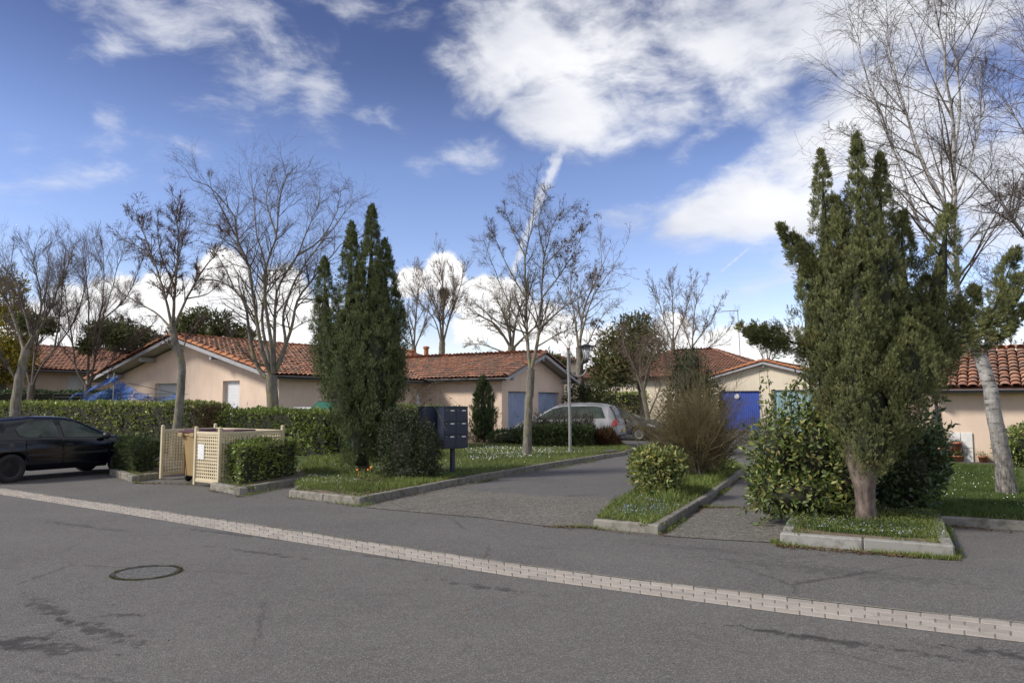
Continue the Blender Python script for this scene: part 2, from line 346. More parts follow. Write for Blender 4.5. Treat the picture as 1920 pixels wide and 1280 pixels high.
class MB:
    def __init__(s): s.v = []; s.f = []
    def add(s, vs, fs):
        b = len(s.v); s.v.extend([tuple(float(c) for c in v) for v in vs]); s.f.extend([tuple(b + i for i in f) for f in fs]); return s
    def box(s, o, ax, ay, az):
        """o corner, three edge vectors"""
        o, ax, ay, az = map(np.asarray, (o, ax, ay, az))
        vs = [o, o + ax, o + ax + ay, o + ay, o + az, o + ax + az, o + ax + ay + az, o + ay + az]
        fs = [(0, 3, 2, 1), (4, 5, 6, 7), (0, 1, 5, 4), (1, 2, 6, 5), (2, 3, 7, 6), (3, 0, 4, 7)]
        if np.dot(np.cross(ax, ay), az) < 0: fs = [f[::-1] for f in fs]
        return s.add(vs, fs)
    def cbox(s, c, ax, ay, az):
        c, ax, ay, az = map(np.asarray, (c, ax, ay, az))
        return s.box(c - ax / 2 - ay / 2 - az / 2, ax, ay, az)
    def bbox(s, c, ax, ay, az, bv=.01):
        """box with chamfered edges: ax, ay, az full edge vectors, centred"""
        c = np.asarray(c, float); L = [np.linalg.norm(a) for a in (ax, ay, az)]; U = [np.asarray(a) / l for a, l in zip((ax, ay, az), L)]
        vs = []; idx = {}
        for sx in (-1, 1):
            for sy in (-1, 1):
                for sz in (-1, 1):
                    for k in range(3):
                        h = [l / 2 - (bv if j != k else 0) for j, l in enumerate(L)]
                        idx[(sx, sy, sz, k)] = len(vs)
                        vs.append(c + U[0] * sx * h[0] + U[1] * sy * h[1] + U[2] * sz * h[2])
        fs = []
        for sx in (-1, 1): fs.append([idx[(sx, a, b, 0)] for a, b in ((-1, -1), (1, -1), (1, 1), (-1, 1))][::sx])
        for sy in (-1, 1): fs.append([idx[(a, sy, b, 1)] for a, b in ((-1, -1), (-1, 1), (1, 1), (1, -1))][::sy])
        for sz in (-1, 1): fs.append([idx[(a, b, sz, 2)] for a, b in ((-1, -1), (1, -1), (1, 1), (-1, 1))][::sz])
        for a in (-1, 1):
            for b in (-1, 1):
                fs.append([idx[(a, b, -1, 0)], idx[(a, b, 1, 0)], idx[(a, b, 1, 1)], idx[(a, b, -1, 1)]])
                fs.append([idx[(a, -1, b, 0)], idx[(a, 1, b, 0)], idx[(a, 1, b, 2)], idx[(a, -1, b, 2)]])
                fs.append([idx[(-1, a, b, 1)], idx[(1, a, b, 1)], idx[(1, a, b, 2)], idx[(-1, a, b, 2)]])
                for d in (-1, 1): fs.append([idx[(a, b, d, 0)], idx[(a, b, d, 1)], idx[(a, b, d, 2)]])
        # dedupe the corner triangles
        seen = set(); out = []
        for f in fs:
            k = tuple(sorted(f))
            if k in seen: continue
            seen.add(k)
            p = [vs[i] for i in f]; nn = np.cross(p[1] - p[0], p[2] - p[0])
            if np.dot(nn, np.mean(p, axis=0) - c) < 0: f = f[::-1]
            out.append(tuple(f))
        return s.add(vs, out)
    def tube(s, pts, rad, n=8, cap=True):
        pts = [np.asarray(p, float) for p in pts]; rad = [rad] * len(pts) if np.isscalar(rad) else rad
        vs = []; fs = []
        pa = None
        for i, p in enumerate(pts):
            t = nrm(pts[min(i + 1, len(pts) - 1)] - pts[max(i - 1, 0)])
            if pa is None: pa = nrm(np.cross(t, V(.3, .9, .2) if abs(t[2]) > .8 else UP))
            a = nrm(pa - t * np.dot(pa, t)); pa = a; b = np.cross(t, a)
            for k in range(n):
                q = 2 * pi * k / n; vs.append(p + (a * cos(q) + b * sin(q)) * rad[i])
        for i in range(len(pts) - 1):
            for k in range(n):
                k2 = (k + 1) % n; fs.append((i * n + k, i * n + k2, (i + 1) * n + k2, (i + 1) * n + k))
        if cap:
            fs.append(tuple(range(n))[::-1]); fs.append(tuple((len(pts) - 1) * n + k for k in range(n)))
        return s.add(vs, fs)
    def lathe(s, c, prof, n=20, axis=UP, u=None):
        c = np.asarray(c, float); axis = nrm(np.asarray(axis, float))
        a = nrm(np.cross(axis, V(1, .1, 0) if abs(axis[0]) < .8 else V(0, 0, 1))); b = np.cross(axis, a)
        vs = []; fs = []
        for (r, h) in prof:
            for k in range(n):
                q = 2 * pi * k / n; vs.append(c + axis * h + (a * cos(q) + b * sin(q)) * r)
        for i in range(len(prof) - 1):
            for k in range(n):
                k2 = (k + 1) % n; fs.append((i * n + k, i * n + k2, (i + 1) * n + k2, (i + 1) * n + k))
        if prof[0][0] > 1e-4: fs.append(tuple(range(n))[::-1])
        if prof[-1][0] > 1e-4: fs.append(tuple((len(prof) - 1) * n + k for k in range(n)))
        return s.add(vs, fs)
    def poly(s, pts): return s.add(pts, [tuple(range(len(pts)))])
    def build(s, name, mat, parent=None, smooth=False, loc=None): return mesh_obj(name, s.v, s.f, mat, parent, smooth, loc)

# ------------------------------------------------------------------ scattering of small leaves
def tpl_leaf(w=.42, fold=.10, droop=.12):
    v = np.array([[0, 0, 0], [-w / 2, .42, fold], [w / 2, .42, fold], [0, .45, 0], [0, 1, -droop], [-w * .3, .78, fold * .5 - droop * .5], [w * .3, .78, fold * .5 - droop * .5]])
    f = np.array([[0, 2, 3], [0, 3, 1], [3, 2, 6], [3, 6, 4], [3, 4, 5], [3, 5, 1]])
    return v, f
def tpl_spray(seed=1, blades=8, w=.085):
    r = np.random.default_rng(seed); v = []; f = []
    for k in range(blades):
        t = k / (blades - 1); base = np.array([0, t * .55, 0]); side = (-1) ** k
        a = side * (0.75 - .65 * t) ; ln = .48 - .08 * t
        d = np.array([sin(a), cos(a), r.uniform(-.45, .45)]); d /= np.linalg.norm(d)
        n = np.cross(d, [0, 0, 1]); n /= np.linalg.norm(n)
        b = len(v); v += [base, base + d * ln * .5 + n * w * .5, base + d * ln, base + d * ln * .5 - n * w * .5]
        f += [[b, b + 1, b + 2], [b, b + 2, b + 3]]
    return np.array(v), np.array(f)
def tpl_blade():
    return np.array([[-.08, 0, 0], [.08, 0, 0], [0, 1, .25]]), np.array([[0, 1, 2]])
def tpl_disc(n=5):
    v = [[0, 0, .1]] + [[cos(2 * pi * k / n), sin(2 * pi * k / n), 0] for k in range(n)]
    return np.array(v), np.array([[0, 1 + k, 1 + (k + 1) % n] for k in range(n)])
LEAF, SPRAY, SPRAY2, BLADE, DISC = tpl_leaf(), tpl_spray(1), tpl_spray(5, 6, .12), tpl_blade(), tpl_disc()
LEAFN = tpl_leaf(.28, .05, .15)

def scatter(tpl, pos, dirs, size, roll=None, nhint=None):
    """local +Y of the template along dirs; returns verts, faces"""
    tv, tf = tpl; n = len(pos)
    y = nrm(np.asarray(dirs, float))
    if nhint is None: nhint = rng.normal(size=(n, 3))
    x = nrm(np.cross(y, nhint)); z = np.cross(x, y)
    size = np.broadcast_to(np.asarray(size, float), (n,))
    vv = (tv[None, :, 0:1] * x[:, None] + tv[None, :, 1:2] * y[:, None] + tv[None, :, 2:3] * z[:, None]) * size[:, None, None] + np.asarray(pos)[:, None]
    ff = tf[None] + (np.arange(n) * len(tv))[:, None, None]
    return vv.reshape(-1, 3), ff.reshape(-1, 3)
def merge(parts):
    vs, fs, o = [], [], 0
    for v, f in parts: vs.append(v); fs.append(f + o); o += len(v)
    return np.concatenate(vs), np.concatenate(fs)

# ------------------------------------------------------------------ branches
def batch_tubes(pts, rad, sides):
    """pts (B,n,3), rad (B,n) -> verts, quad faces"""
    B, n, _ = pts.shape
    t = np.empty_like(pts); t[:, 1:-1] = pts[:, 2:] - pts[:, :-2]; t[:, 0] = pts[:, 1] - pts[:, 0]; t[:, -1] = pts[:, -1] - pts[:, -2]
    t = nrm(t); ref = np.where(np.abs(t[:, :1, 2:3]) > .85, V(1, .2, .1), V(.1, .15, 1.0))
    a = nrm(np.cross(t, np.broadcast_to(ref, t.shape))); b = np.cross(t, a)
    q = 2 * pi * np.arange(sides) / sides
    ring = pts[:, :, None] + (a[:, :, None] * np.cos(q)[None, None, :, None] + b[:, :, None] * np.sin(q)[None, None, :, None]) * rad[:, :, None, None]
    idx = np.arange(B * n * sides).reshape(B, n, sides)
    f = np.stack([idx[:, :-1], np.roll(idx, -1, 2)[:, :-1], np.roll(idx, -1, 2)[:, 1:], idx[:, 1:]], -1)
    return ring.reshape(-1, 3), f.reshape(-1, 4)
def grow(p, d, L, r0, n, wig, trop, r_end=.35):
    B = len(p); out = np.empty((B, n + 1, 3)); out[:, 0] = p; d = nrm(d)
    for k in range(n):
        d = nrm(d + rng.normal(size=(B, 3)) * wig + UP * trop)
        out[:, k + 1] = out[:, k] + d * (L / n)[:, None]
    rad = r0[:, None] * (1 + (r_end - 1) * np.linspace(0, 1, n + 1))[None]
    return out, rad
def spawn(pts, rad, L, per, ang, ratio, t0=.25, t1=1.0, aj=.3, rr=.6, rmin=.003, lmin=.1):
    B, n, _ = pts.shape
    cnt = np.maximum(1, np.round(per if np.ndim(per) else np.full(B, per)).astype(int))
    ids = np.repeat(np.arange(B), cnt); K = len(ids)
    t = rng.uniform(t0, t1, K); x = t * (n - 1); i = np.minimum(x.astype(int), n - 2); fr = x - i
    pos = pts[ids, i] * (1 - fr)[:, None] + pts[ids, i + 1] * fr[:, None]
    tg = nrm(pts[ids, i + 1] - pts[ids, i]); rv = nrm(np.cross(tg, rng.normal(size=(K, 3))))
    a = ang + rng.normal(size=K) * aj
    d = tg * np.cos(a)[:, None] + rv * np.sin(a)[:, None]
    ln = np.maximum(lmin, L[ids] * ratio * (1.10 - .38 * t) * rng.uniform(.6, 1.25, K))
    rp = rad[ids, i] * (1 - fr) + rad[ids, i + 1] * fr
    return pos, d, ln, np.maximum(rmin, rp * rr * rng.uniform(.7, 1, K)), t
def resample(pts, n):
    pts = np.asarray(pts, float)
    # Catmull-Rom then even spacing
    q = np.vstack([2 * pts[0] - pts[1], pts, 2 * pts[-1] - pts[-2]]); out = []
    for i in range(1, len(q) - 2):
        for t in np.linspace(0, 1, 12, endpoint=False):
            a, b, c, d = q[i - 1], q[i], q[i + 1], q[i + 2]
            out.append(.5 * ((2 * b) + (c - a) * t + (2 * a - 5 * b + 4 * c - d) * t ** 2 + (3 * b - a - 3 * c + d) * t ** 3))
    out.append(q[-2]); out = np.array(out)
    s = np.concatenate([[0], np.cumsum(np.linalg.norm(np.diff(out, axis=0), axis=1))])
    return np.stack([np.interp(np.linspace(0, s[-1], n), s, out[:, k]) for k in range(3)], 1), s[-1]

LIMB = .78
def bare_tree(name, label, Y, limbs, levels, barkm, twigm, seed=0, depth=.55, trunk_n=18, group=None, sides0=9, rmin=.0026, cat='tree', extra=None, base=None):
    """limbs: list of (pixel polyline, r0, r1, spawns). pixel polyline points may carry a depth offset as third value"""
    global rng; keep = rng; rng = np.random.default_rng(seed)
    if base is None:
        b0 = limbs[0][0][0]; base = P(b0[0], b0[1], Y); base = V(base[0], base[1], 0)
    rt = root(name, label, cat, base, group)
    A, R, LL, SP = [], [], [], []
    for (pl, r0, r1, sp) in limbs:
        slope = rng.uniform(-depth, depth); w = []; acc = 0; prev = None
        first = pl[0][2] if len(pl[0]) > 2 else 0
        for q in pl:
            if prev is not None: acc += math.hypot(q[0] - prev[0], q[1] - prev[1]) * Y / F
            prev = q
            off = q[2] if len(q) > 2 else first + slope * acc * (0 if pl is limbs[0][0] else 1)
            w.append(P(q[0], q[1], Y + off))
        pts, ln = resample(w, trunk_n)
        wob = rng.normal(size=pts.shape) * .012 * ln / 3; wob[0] = 0; pts = pts + wob * np.linspace(0, 1, trunk_n)[:, None]
        A.append(pts); tt = np.linspace(0, 1, trunk_n); rr = r0 + (r1 - r0) * tt ** .7
        if sp: rr = rr * LIMB
        if pl is limbs[0][0]: rr = rr * (1 + .35 * np.exp(-tt * 14))
        R.append(rr); LL.append(ln); SP.append(sp)
    A = np.array(A); R = np.array(R); LL = np.array(LL); SP = np.array(SP)
    v, f = batch_tubes(A, R, sides0)
    mesh_obj('trunk', v, f, barkm, rt, True)
    m = SP > 0; pts, rad, L = A[m], R[m], LL[m]; parts = []; per = SP[m] * 1.12; first = True; tips = []
    for (pr, ang, ratio, wig, trop, n, sd, t0) in levels:
        if first: pos, d, ln, r, t = spawn(pts, rad, L, per * pr, ang, ratio, t0, 1.0, rmin=rmin); first = False
        else: pos, d, ln, r, t = spawn(pts, rad, L, pr, ang, ratio, t0, 1.0, rmin=rmin)
        pts, rad = grow(pos, d, ln, r, n, wig, trop); L = ln
        parts.append(batch_tubes(pts, np.maximum(rad, rmin * .75), sd)); tips.append(pts)
    v, f = merge(parts); mesh_obj('crown', v, f, twigm, rt, False)
    if extra: extra(rt, tips)
    rng = keep
    return rt

# ------------------------------------------------------------------ foliage masses
def hedge_points(corners, h, zb, n, bulge=.06, top_frac=.3):
    """points and outward normals on the sides and top of a clipped hedge on a footprint (world xy, CCW)"""
    c = [np.asarray(p)[:2] for p in corners]; m = len(c); per = [np.linalg.norm(c[(i + 1) % m] - c[i]) for i in range(m)]
    ctr = np.mean(c, axis=0)
    ids = rng.choice(m, n, p=np.array(per) / sum(per)); t = rng.uniform(0, 1, n)
    a = np.array(c)[ids]; b = np.array([c[(i + 1) % m] for i in range(m)])[ids]
    xy = a + (b - a) * t[:, None]; e = nrm(b - a); nn = np.stack([e[:, 1], -e[:, 0]], 1)
    s = np.sign(np.sum(nn * (xy - ctr), 1)); nn = nn * s[:, None]
    z = zb + rng.uniform(0, 1, n) ** .9 * (h - zb)
    pos = np.column_stack([xy, z]); nor = np.column_stack([nn, np.zeros(n)])
    top = rng.uniform(0, 1, n) < top_frac
    k = top.sum()
    # top points: random mix of corner weights
    w = rng.dirichlet(np.ones(m) * .6, k); pos[top, :2] = w @ np.array(c); pos[top, 2] = h; nor[top] = UP
    return pos, nor
def leaf_dirs(nor, out=.6, up=.35, jit=.55):
    return nrm(nor * out + UP * up + rng.normal(size=nor.shape) * jit)
def wob3(p, s=1.0):
    x, y, z = p[:, 0] * s, p[:, 1] * s, p[:, 2] * s
    return (np.sin(2.1 * x + 1.7 * y + .3) + np.sin(3.3 * z - 1.3 * x + 1.1) + np.sin(2.7 * y + 2.2 * z + 2.0) + .6 * np.sin(6.1 * x + 5.3 * z) + .6 * np.sin(5.7 * y - 6.7 * z)) / 3.6
def hedge(name, label, corners, h, n, mat, zb=.05, size=(.07, .12), tpl=LEAF, bulge=.09, cat='hedge', core=.12, group=None, gaps=True):
    c = np.array([np.asarray(p)[:2] for p in corners]); ctr = c.mean(0)
    rt = root(name, label, cat, (ctr[0], ctr[1], 0), group)
    pos, nor = hedge_points(corners, h, zb, n)
    w = wob3(pos, 1.3); kp = wob3(pos, 3.1) + wob3(pos + 7, 6.5) * .7 + rng.normal(size=n) * .35 > (-.72 if gaps else -9); pos, nor, w = pos[kp], nor[kp], w[kp]; n = len(pos)
    pos = pos + nor * (w * bulge + rng.normal(size=len(pos)) * .035)[:, None] - nor * .03
    v, f = scatter(tpl, pos, leaf_dirs(nor), rng.uniform(*size, n), nhint=nor + rng.normal(size=(n, 3)) * .75)
    mesh_obj('foliage', v, f, mat, rt)
    ci = ctr + (c - ctr) * (1 - core / np.maximum(.3, np.linalg.norm(c - ctr, axis=1)))[:, None]
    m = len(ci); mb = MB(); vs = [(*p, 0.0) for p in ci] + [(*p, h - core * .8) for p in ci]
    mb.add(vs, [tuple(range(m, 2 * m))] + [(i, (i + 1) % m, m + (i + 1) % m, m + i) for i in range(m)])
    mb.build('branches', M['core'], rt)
    return rt

def blob_shrub(name, label, base, blobs, n, mat, size=(.06, .11), tpl=LEAF, cat='shrub', up=.3, core=.62, stems=None, out=.7, jit=.55, clump=0, parent=None, inner=.75, group=None, corem=None):
    """blobs: list of (centre xyz, rx, ry, rz)"""
    rt = parent or root(name, label, cat, base, group)
    vol = np.array([b[1] * b[2] + b[1] * b[3] + b[2] * b[3] for b in blobs]); ids = rng.choice(len(blobs), n, p=vol / vol.sum())
    C = np.array([b[0] for b in blobs])[ids]; Rr = np.array([b[1:4] for b in blobs])[ids]
    d = nrm(rng.normal(size=(n, 3)))
    if clump:
        cd = nrm(rng.normal(size=(clump, 3))); cid = rng.integers(0, clump, n)
        d = nrm(cd[cid] + rng.normal(size=(n, 3)) * .22)
    pos = C + d * Rr * (rng.uniform(inner, 1.05, n) + .09 * wob3(C + d * Rr, 2.2))[:, None]
    pos[:, 2] = np.maximum(pos[:, 2], (base[2] if len(base) else 0) + .04)
    nor = nrm(d / Rr)
    v, f = scatter(tpl, pos, leaf_dirs(nor, out, up, jit), rng.uniform(*size, n), nhint=nor + rng.normal(size=(n, 3)) * .7)
    mesh_obj('foliage', v, f, mat, rt)
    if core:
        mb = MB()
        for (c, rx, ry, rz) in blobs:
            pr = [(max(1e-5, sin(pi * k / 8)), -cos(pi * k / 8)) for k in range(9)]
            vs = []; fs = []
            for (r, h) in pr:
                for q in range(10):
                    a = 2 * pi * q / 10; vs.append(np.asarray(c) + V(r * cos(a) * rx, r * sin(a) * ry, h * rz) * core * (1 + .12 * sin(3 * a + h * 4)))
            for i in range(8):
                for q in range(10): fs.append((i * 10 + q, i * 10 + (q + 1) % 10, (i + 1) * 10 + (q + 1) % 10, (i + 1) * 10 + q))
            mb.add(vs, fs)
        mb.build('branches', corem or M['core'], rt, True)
    return rt

def column_sprays(cols, dens, size, tpl, core_mb=None, clump_r=.1, per=26, lean=.5, corek=.5):
    """cols: (base, tip, rmax, peak position 0..1). Clumped sprays pointing up and out along each column"""
    parts = []
    for (b, t, rm, pk) in cols:
        b = np.asarray(b, float); t = np.asarray(t, float); ax = t - b; L = np.linalg.norm(ax); ad = ax / L
        area = 2 * pi * rm * L * .6; nc = max(44, int(area * dens))
        u = rng.uniform(0, 1, nc) ** .82
        def prof(u): return np.where(u < pk, .35 + .65 * np.sqrt(np.clip(u / max(pk, 1e-3), 0, 1)), np.clip(1 - ((u - pk) / (1 - pk)) ** 1.35, 0, 1) * .97 + .03)
        a = rng.uniform(0, 2 * pi, nc); e1 = nrm(np.cross(ad, V(.2, 1, .1))); e2 = np.cross(ad, e1)
        rad = e1 * np.cos(a)[:, None] + e2 * np.sin(a)[:, None]
        cc = b + ad * (u * L)[:, None] + rad * (rm * prof(u) * rng.uniform(.68, 1.12, nc))[:, None]
        cc = np.repeat(cc, per, 0); rr = np.repeat(rad, per, 0); uu = np.repeat(u, per)
        off = rng.normal(size=cc.shape) * clump_r * np.repeat(rng.uniform(.6, 1.25, nc), per)[:, None] * np.clip(1.25 - uu * .95, .3, 1)[:, None] * np.array([.8, .8, 1.3]); pos = cc + off
        pos = pos + rr * np.abs(rng.normal(size=len(pos)))[:, None] * clump_r * .3
        d = nrm(ad[None] * 1.0 + rr * lean + nrm(off) * .45 + rng.normal(size=pos.shape) * .28)
        parts.append(scatter(tpl, pos, d, rng.uniform(*size, len(pos)), nhint=rr + rng.normal(size=pos.shape) * .5))
        if core_mb is not None:
            us = np.linspace(.07, .9, 14); core_mb.tube([b + ad * (x * L) for x in us], [max(.004, rm * float(prof(np.array([x]))[0]) * corek * (1 if x < .4 else max(.25, 1 - (x - .4) * 1.7))) for x in us], 9)
    return merge(parts)

# ================================================================== SKY, SUN, CAMERA
SKY_TINT = (.86, .66, .66)
def make_world():
    el, S = radians(36), nrm(V(-1, -.30, 0)); S = S * cos(el); S[2] = sin(el)
    w = bpy.data.worlds.new('World'); SC.world = w; w.use_nodes = True; nt = w.node_tree; nt.nodes.clear()
    out = N(nt, 'ShaderNodeOutputWorld')
    sky = N(nt, 'ShaderNodeTexSky', sky_type='NISHITA', sun_disc=False, sun_elevation=el, sun_rotation=math.atan2(S[0], S[1]), altitude=300, air_density=1.0, dust_density=.1, ozone_density=2.6)
    gm = N(nt, 'ShaderNodeGamma'); nt.links.new(sky.outputs[0], gm.inputs[0]); gm.inputs[1].default_value = 1.3
    tint = mixc(nt, 1.0, gm.outputs[0], SKY_TINT, 'MULTIPLY')
    tc = N(nt, 'ShaderNodeTexCoord'); g = tc.outputs['Generated']
    sp = N(nt, 'ShaderNodeSeparateXYZ'); nt.links.new(g, sp.inputs[0])
    deep = ramp(nt, sp.outputs[2], [(.08, (.95, .95, .95)), (.2, (1, 1, 1)), (.30, (.98, .98, .98)), (.42, (.62, .62, .66)), (.6, (.45, .45, .52))])
    tint = mixc(nt, 1.0, tint, deep, 'MULTIPLY')
    b1 = N(nt, 'ShaderNodeBackground'); b1.inputs[1].default_value = .106; nt.links.new(tint, b1.inputs[0])
    az = N(nt, 'ShaderNodeMath', operation='ARCTAN2'); nt.links.new(sp.outputs[0], az.inputs[0]); nt.links.new(sp.outputs[1], az.inputs[1])
    ela = N(nt, 'ShaderNodeMath', operation='ARCSINE'); nt.links.new(sp.outputs[2], ela.inputs[0])
    ae = N(nt, 'ShaderNodeCombineXYZ'); nt.links.new(az.outputs[0], ae.inputs[0]); nt.links.new(ela.outputs[0], ae.inputs[1])
    wn = N(nt, 'ShaderNodeTexNoise'); wn.inputs['Scale'].default_value = 5; wn.inputs['Detail'].default_value = 4; nt.links.new(ae.outputs[0], wn.inputs['Vector'])
    wsub = N(nt, 'ShaderNodeVectorMath', operation='SUBTRACT'); nt.links.new(wn.outputs['Color'], wsub.inputs[0]); wsub.inputs[1].default_value = (.5, .5, .5)
    wsc = N(nt, 'ShaderNodeVectorMath', operation='MULTIPLY'); nt.links.new(wsub.outputs[0], wsc.inputs[0]); wsc.inputs[1].default_value = (.11, .075, 0)
    wv = N(nt, 'ShaderNodeVectorMath', operation='ADD'); nt.links.new(ae.outputs[0], wv.inputs[0]); nt.links.new(wsc.outputs[0], wv.inputs[1])
    def AE(px, py):
        d = ray(px, py); d = d / np.linalg.norm(d); return math.atan2(d[0], d[1]), math.asin(d[2])
    def mask(px, py, rx, ry, rot, k, vec, hard=0.0):
        """an elliptical bank of cloud at a fixed heading and height in the sky"""
        if abs(px) < 4: a, e, sc, sy = px, py, 1, 1      # given as heading and height
        else: a, e = AE(px, py); a2, e2 = AE(px + 8, py); sc = abs(a2 - a) / 8; a3, e3 = AE(px, py + 8); sy = abs(e3 - e) / 8
        mp = N(nt, 'ShaderNodeMapping', vector_type='TEXTURE'); mp.inputs['Location'].default_value = (a, e, 0)
        mp.inputs['Rotation'].default_value = (0, 0, -radians(rot)); mp.inputs['Scale'].default_value = (rx * sc, ry * sy, 1)
        nt.links.new(vec, mp.inputs[0])
        ln = N(nt, 'ShaderNodeVectorMath', operation='LENGTH'); nt.links.new(mp.outputs[0], ln.inputs[0])
        mr = N(nt, 'ShaderNodeMapRange', interpolation_type='LINEAR'); nt.links.new(ln.outputs['Value'], mr.inputs[0])
        mr.inputs[1].default_value = 1.5; mr.inputs[2].default_value = hard; mr.inputs[3].default_value = 0; mr.inputs[4].default_value = k
        return mr.outputs[0]
    def total(items, vec):
        cur = None
        for it in items:
            m = mask(*it, vec)
            if cur is None: cur = m; continue
            a = N(nt, 'ShaderNodeMath', operation='MAXIMUM'); nt.links.new(cur, a.inputs[0]); nt.links.new(m, a.inputs[1]); cur = a.outputs[0]
        return cur
    def aniso_noise(scale, sx, sy, rot, detail, rough, vec):
        mp = N(nt, 'ShaderNodeMapping'); mp.inputs['Scale'].default_value = (sx, sy, 1); mp.inputs['Rotation'].default_value = (0, 0, radians(rot)); nt.links.new(vec, mp.inputs[0])
        return noise(nt, scale, detail, rough, mp.outputs[0], .15)
    cirrus = [(300, 25, 190, 50, 12, .70), (480, 40, 200, 60, 5, .66), (640, 5, 120, 25, 0, .6), (235, 75, 90, 45, -50, .55), (560, 95, 130, 45, -30, .48),
              (450, 185, 130, 55, -20, .58), (520, 140, 90, 40, -40, .45), (600, 190, 50, 95, 8, .62), (725, 225, 32, 22, 30, .55), (670, 215, 35, 20, 0, .38),
              (190, 325, 180, 42, -16, .60), (90, 350, 120, 25, -10, .5), (250, 240, 50, 35, 0, .38), (70, 290, 40, 35, 30, .42), (0, 330, 40, 60, 0, .4),
              (870, 290, 95, 28, -12, .62), (765, 30, 60, 40, -50, .42), (1300, 255, 70, 24, -22, .62), (1380, 215, 80, 14, -22, .5), (1190, 415, 60, 42, -18, .75), (1240, 310, 60, 25, -30, .35)]
    big = [(2.3, .55, .95, .5, 0, .9), (-2.5, .5, .6, .4, 0, .85), (1.35, .85, .6, .4, 0, .85), (-1.3, .95, .6, .35, 0, .75), (.1, 1.25, 1.6, .3, 0, .7), (930, 125, 110, 65, -12, .82), (1030, 90, 160, 95, 0, .9), (1160, 110, 230, 120, 12, .95), (1070, 190, 110, 80, 20, .88), (1080, 245, 60, 35, 0, .62), (1350, 70, 280, 120, 0, .95), (1560, 30, 260, 110, 8, .95), (1800, 60, 220, 95, 5, .95),  # leading banks lie out of view, added to whiten the ambient light
           (1280, 190, 130, 35, -18, .62), (1440, 150, 160, 45, -25, .62), (1400, 190, 120, 22, -20, .5),
           (1310, 410, 90, 55, -12, .9), (1430, 380, 160, 75, -18, 1.0), (1540, 330, 150, 120, -30, 1.0), (1640, 250, 140, 130, -20, .95), (1720, 330, 160, 130, 0, .95), (1880, 340, 140, 120, 0, .95), (1560, 480, 120, 40, -10, .7), (1420, 540, 120, 30, -8, .55), (1760, 560, 120, 30, 0, .3)]
    cumulus = [(40, 620, 150, 60, 0, .9), (200, 600, 120, 75, 0, .9), (425, 535, 62, 62, 0, 1.0), (340, 580, 90, 70, 0, .95), (525, 545, 55, 55, 0, .95), (470, 600, 170, 60, 0, .95), (620, 640, 120, 42, 0, .8), (150, 650, 260, 40, 0, .9),
               (770, 530, 48, 34, 0, .9), (835, 520, 45, 40, 0, .95), (890, 560, 120, 48, 0, .85), (980, 610, 170, 55, 0, .85), (1110, 640, 110, 45, 0, .8), (1260, 640, 80, 45, 0, .75), (1370, 655, 110, 45, 0, .9), (1480, 640, 80, 40, 0, .7), (1700, 680, 260, 40, 0, .8)]
    def density(items, nz, k, lo, hi, vec):
        t = total(items, vec)
        nz0 = N(nt, 'ShaderNodeMath', operation='SUBTRACT'); nt.links.new(nz, nz0.inputs[0]); nz0.inputs[1].default_value = .5
        a = N(nt, 'ShaderNodeMath', operation='MULTIPLY_ADD'); nt.links.new(nz0.outputs[0], a.inputs[0]); a.inputs[1].default_value = k; nt.links.new(t, a.inputs[2])
        mr = N(nt, 'ShaderNodeMapRange', interpolation_type='SMOOTHERSTEP'); nt.links.new(a.outputs[0], mr.inputs[0]); mr.inputs[1].default_value = lo; mr.inputs[2].default_value = hi
        g0 = N(nt, 'ShaderNodeMapRange'); nt.links.new(t, g0.inputs[0]); g0.inputs[1].default_value = 0; g0.inputs[2].default_value = .12
        mu = N(nt, 'ShaderNodeMath', operation='MULTIPLY'); nt.links.new(mr.outputs[0], mu.inputs[0]); nt.links.new(g0.outputs[0], mu.inputs[1])
        return mu.outputs[0]
    n_ci = aniso_noise(8, .7, 1.7, -25, 10, .66, wv.outputs[0]); n_bg = aniso_noise(6, .8, 1.6, -22, 10, .62, wv.outputs[0]); n_cu = aniso_noise(11, 1, 1.1, 0, 7, .55, ae.outputs[0])
    d_ci = density(cirrus, n_ci, 2.8, .0, 1.05, wv.outputs[0]); d_bg = density(big, n_bg, 2.5, -.05, .85, wv.outputs[0]); d_cu = density(cumulus, n_cu, 1.3, .22, .48, ae.outputs[0])
    trail = [(1056, 272, 60, 15, -57, .75), (1035, 322, 60, 12, -62, .8), (1013, 370, 60, 10, -66, .85), (994, 420, 60, 8, -69, .85), (976, 470, 60, 7, -70, .85), (962, 512, 50, 6, -72, .75), (1375, 490, 48, 3.0, -38, .5)]
    n_tr = aniso_noise(60, 1, 1, 0, 3, .6, ae.outputs[0]); d_tr = density(trail, n_tr, 1.2, .0, .8, ae.outputs[0])
    def mx(a, b):
        m = N(nt, 'ShaderNodeMath', operation='MAXIMUM'); nt.links.new(a, m.inputs[0]); nt.links.new(b, m.inputs[1]); return m.outputs[0]
    sc1 = N(nt, 'ShaderNodeMath', operation='MULTIPLY'); nt.links.new(d_ci, sc1.inputs[0]); sc1.inputs[1].default_value = .62
    sc2 = N(nt, 'ShaderNodeMath', operation='MULTIPLY'); nt.links.new(d_bg, sc2.inputs[0]); sc2.inputs[1].default_value = .95
    sc3 = N(nt, 'ShaderNodeMath', operation='MULTIPLY'); nt.links.new(d_tr, sc3.inputs[0]); sc3.inputs[1].default_value = .7
    dens = mx(mx(sc1.outputs[0], sc2.outputs[0]), mx(d_cu, sc3.outputs[0]))
    # cloud brightness: thick parts are a little greyer, cumulus tops whiter
    shade = aniso_noise(4, 1, 2, -15, 5, .55, ae.outputs[0])
    ccol = ramp(nt, shade, [(.35, (.60, .62, .68)), (.65, (.88, .885, .90))])
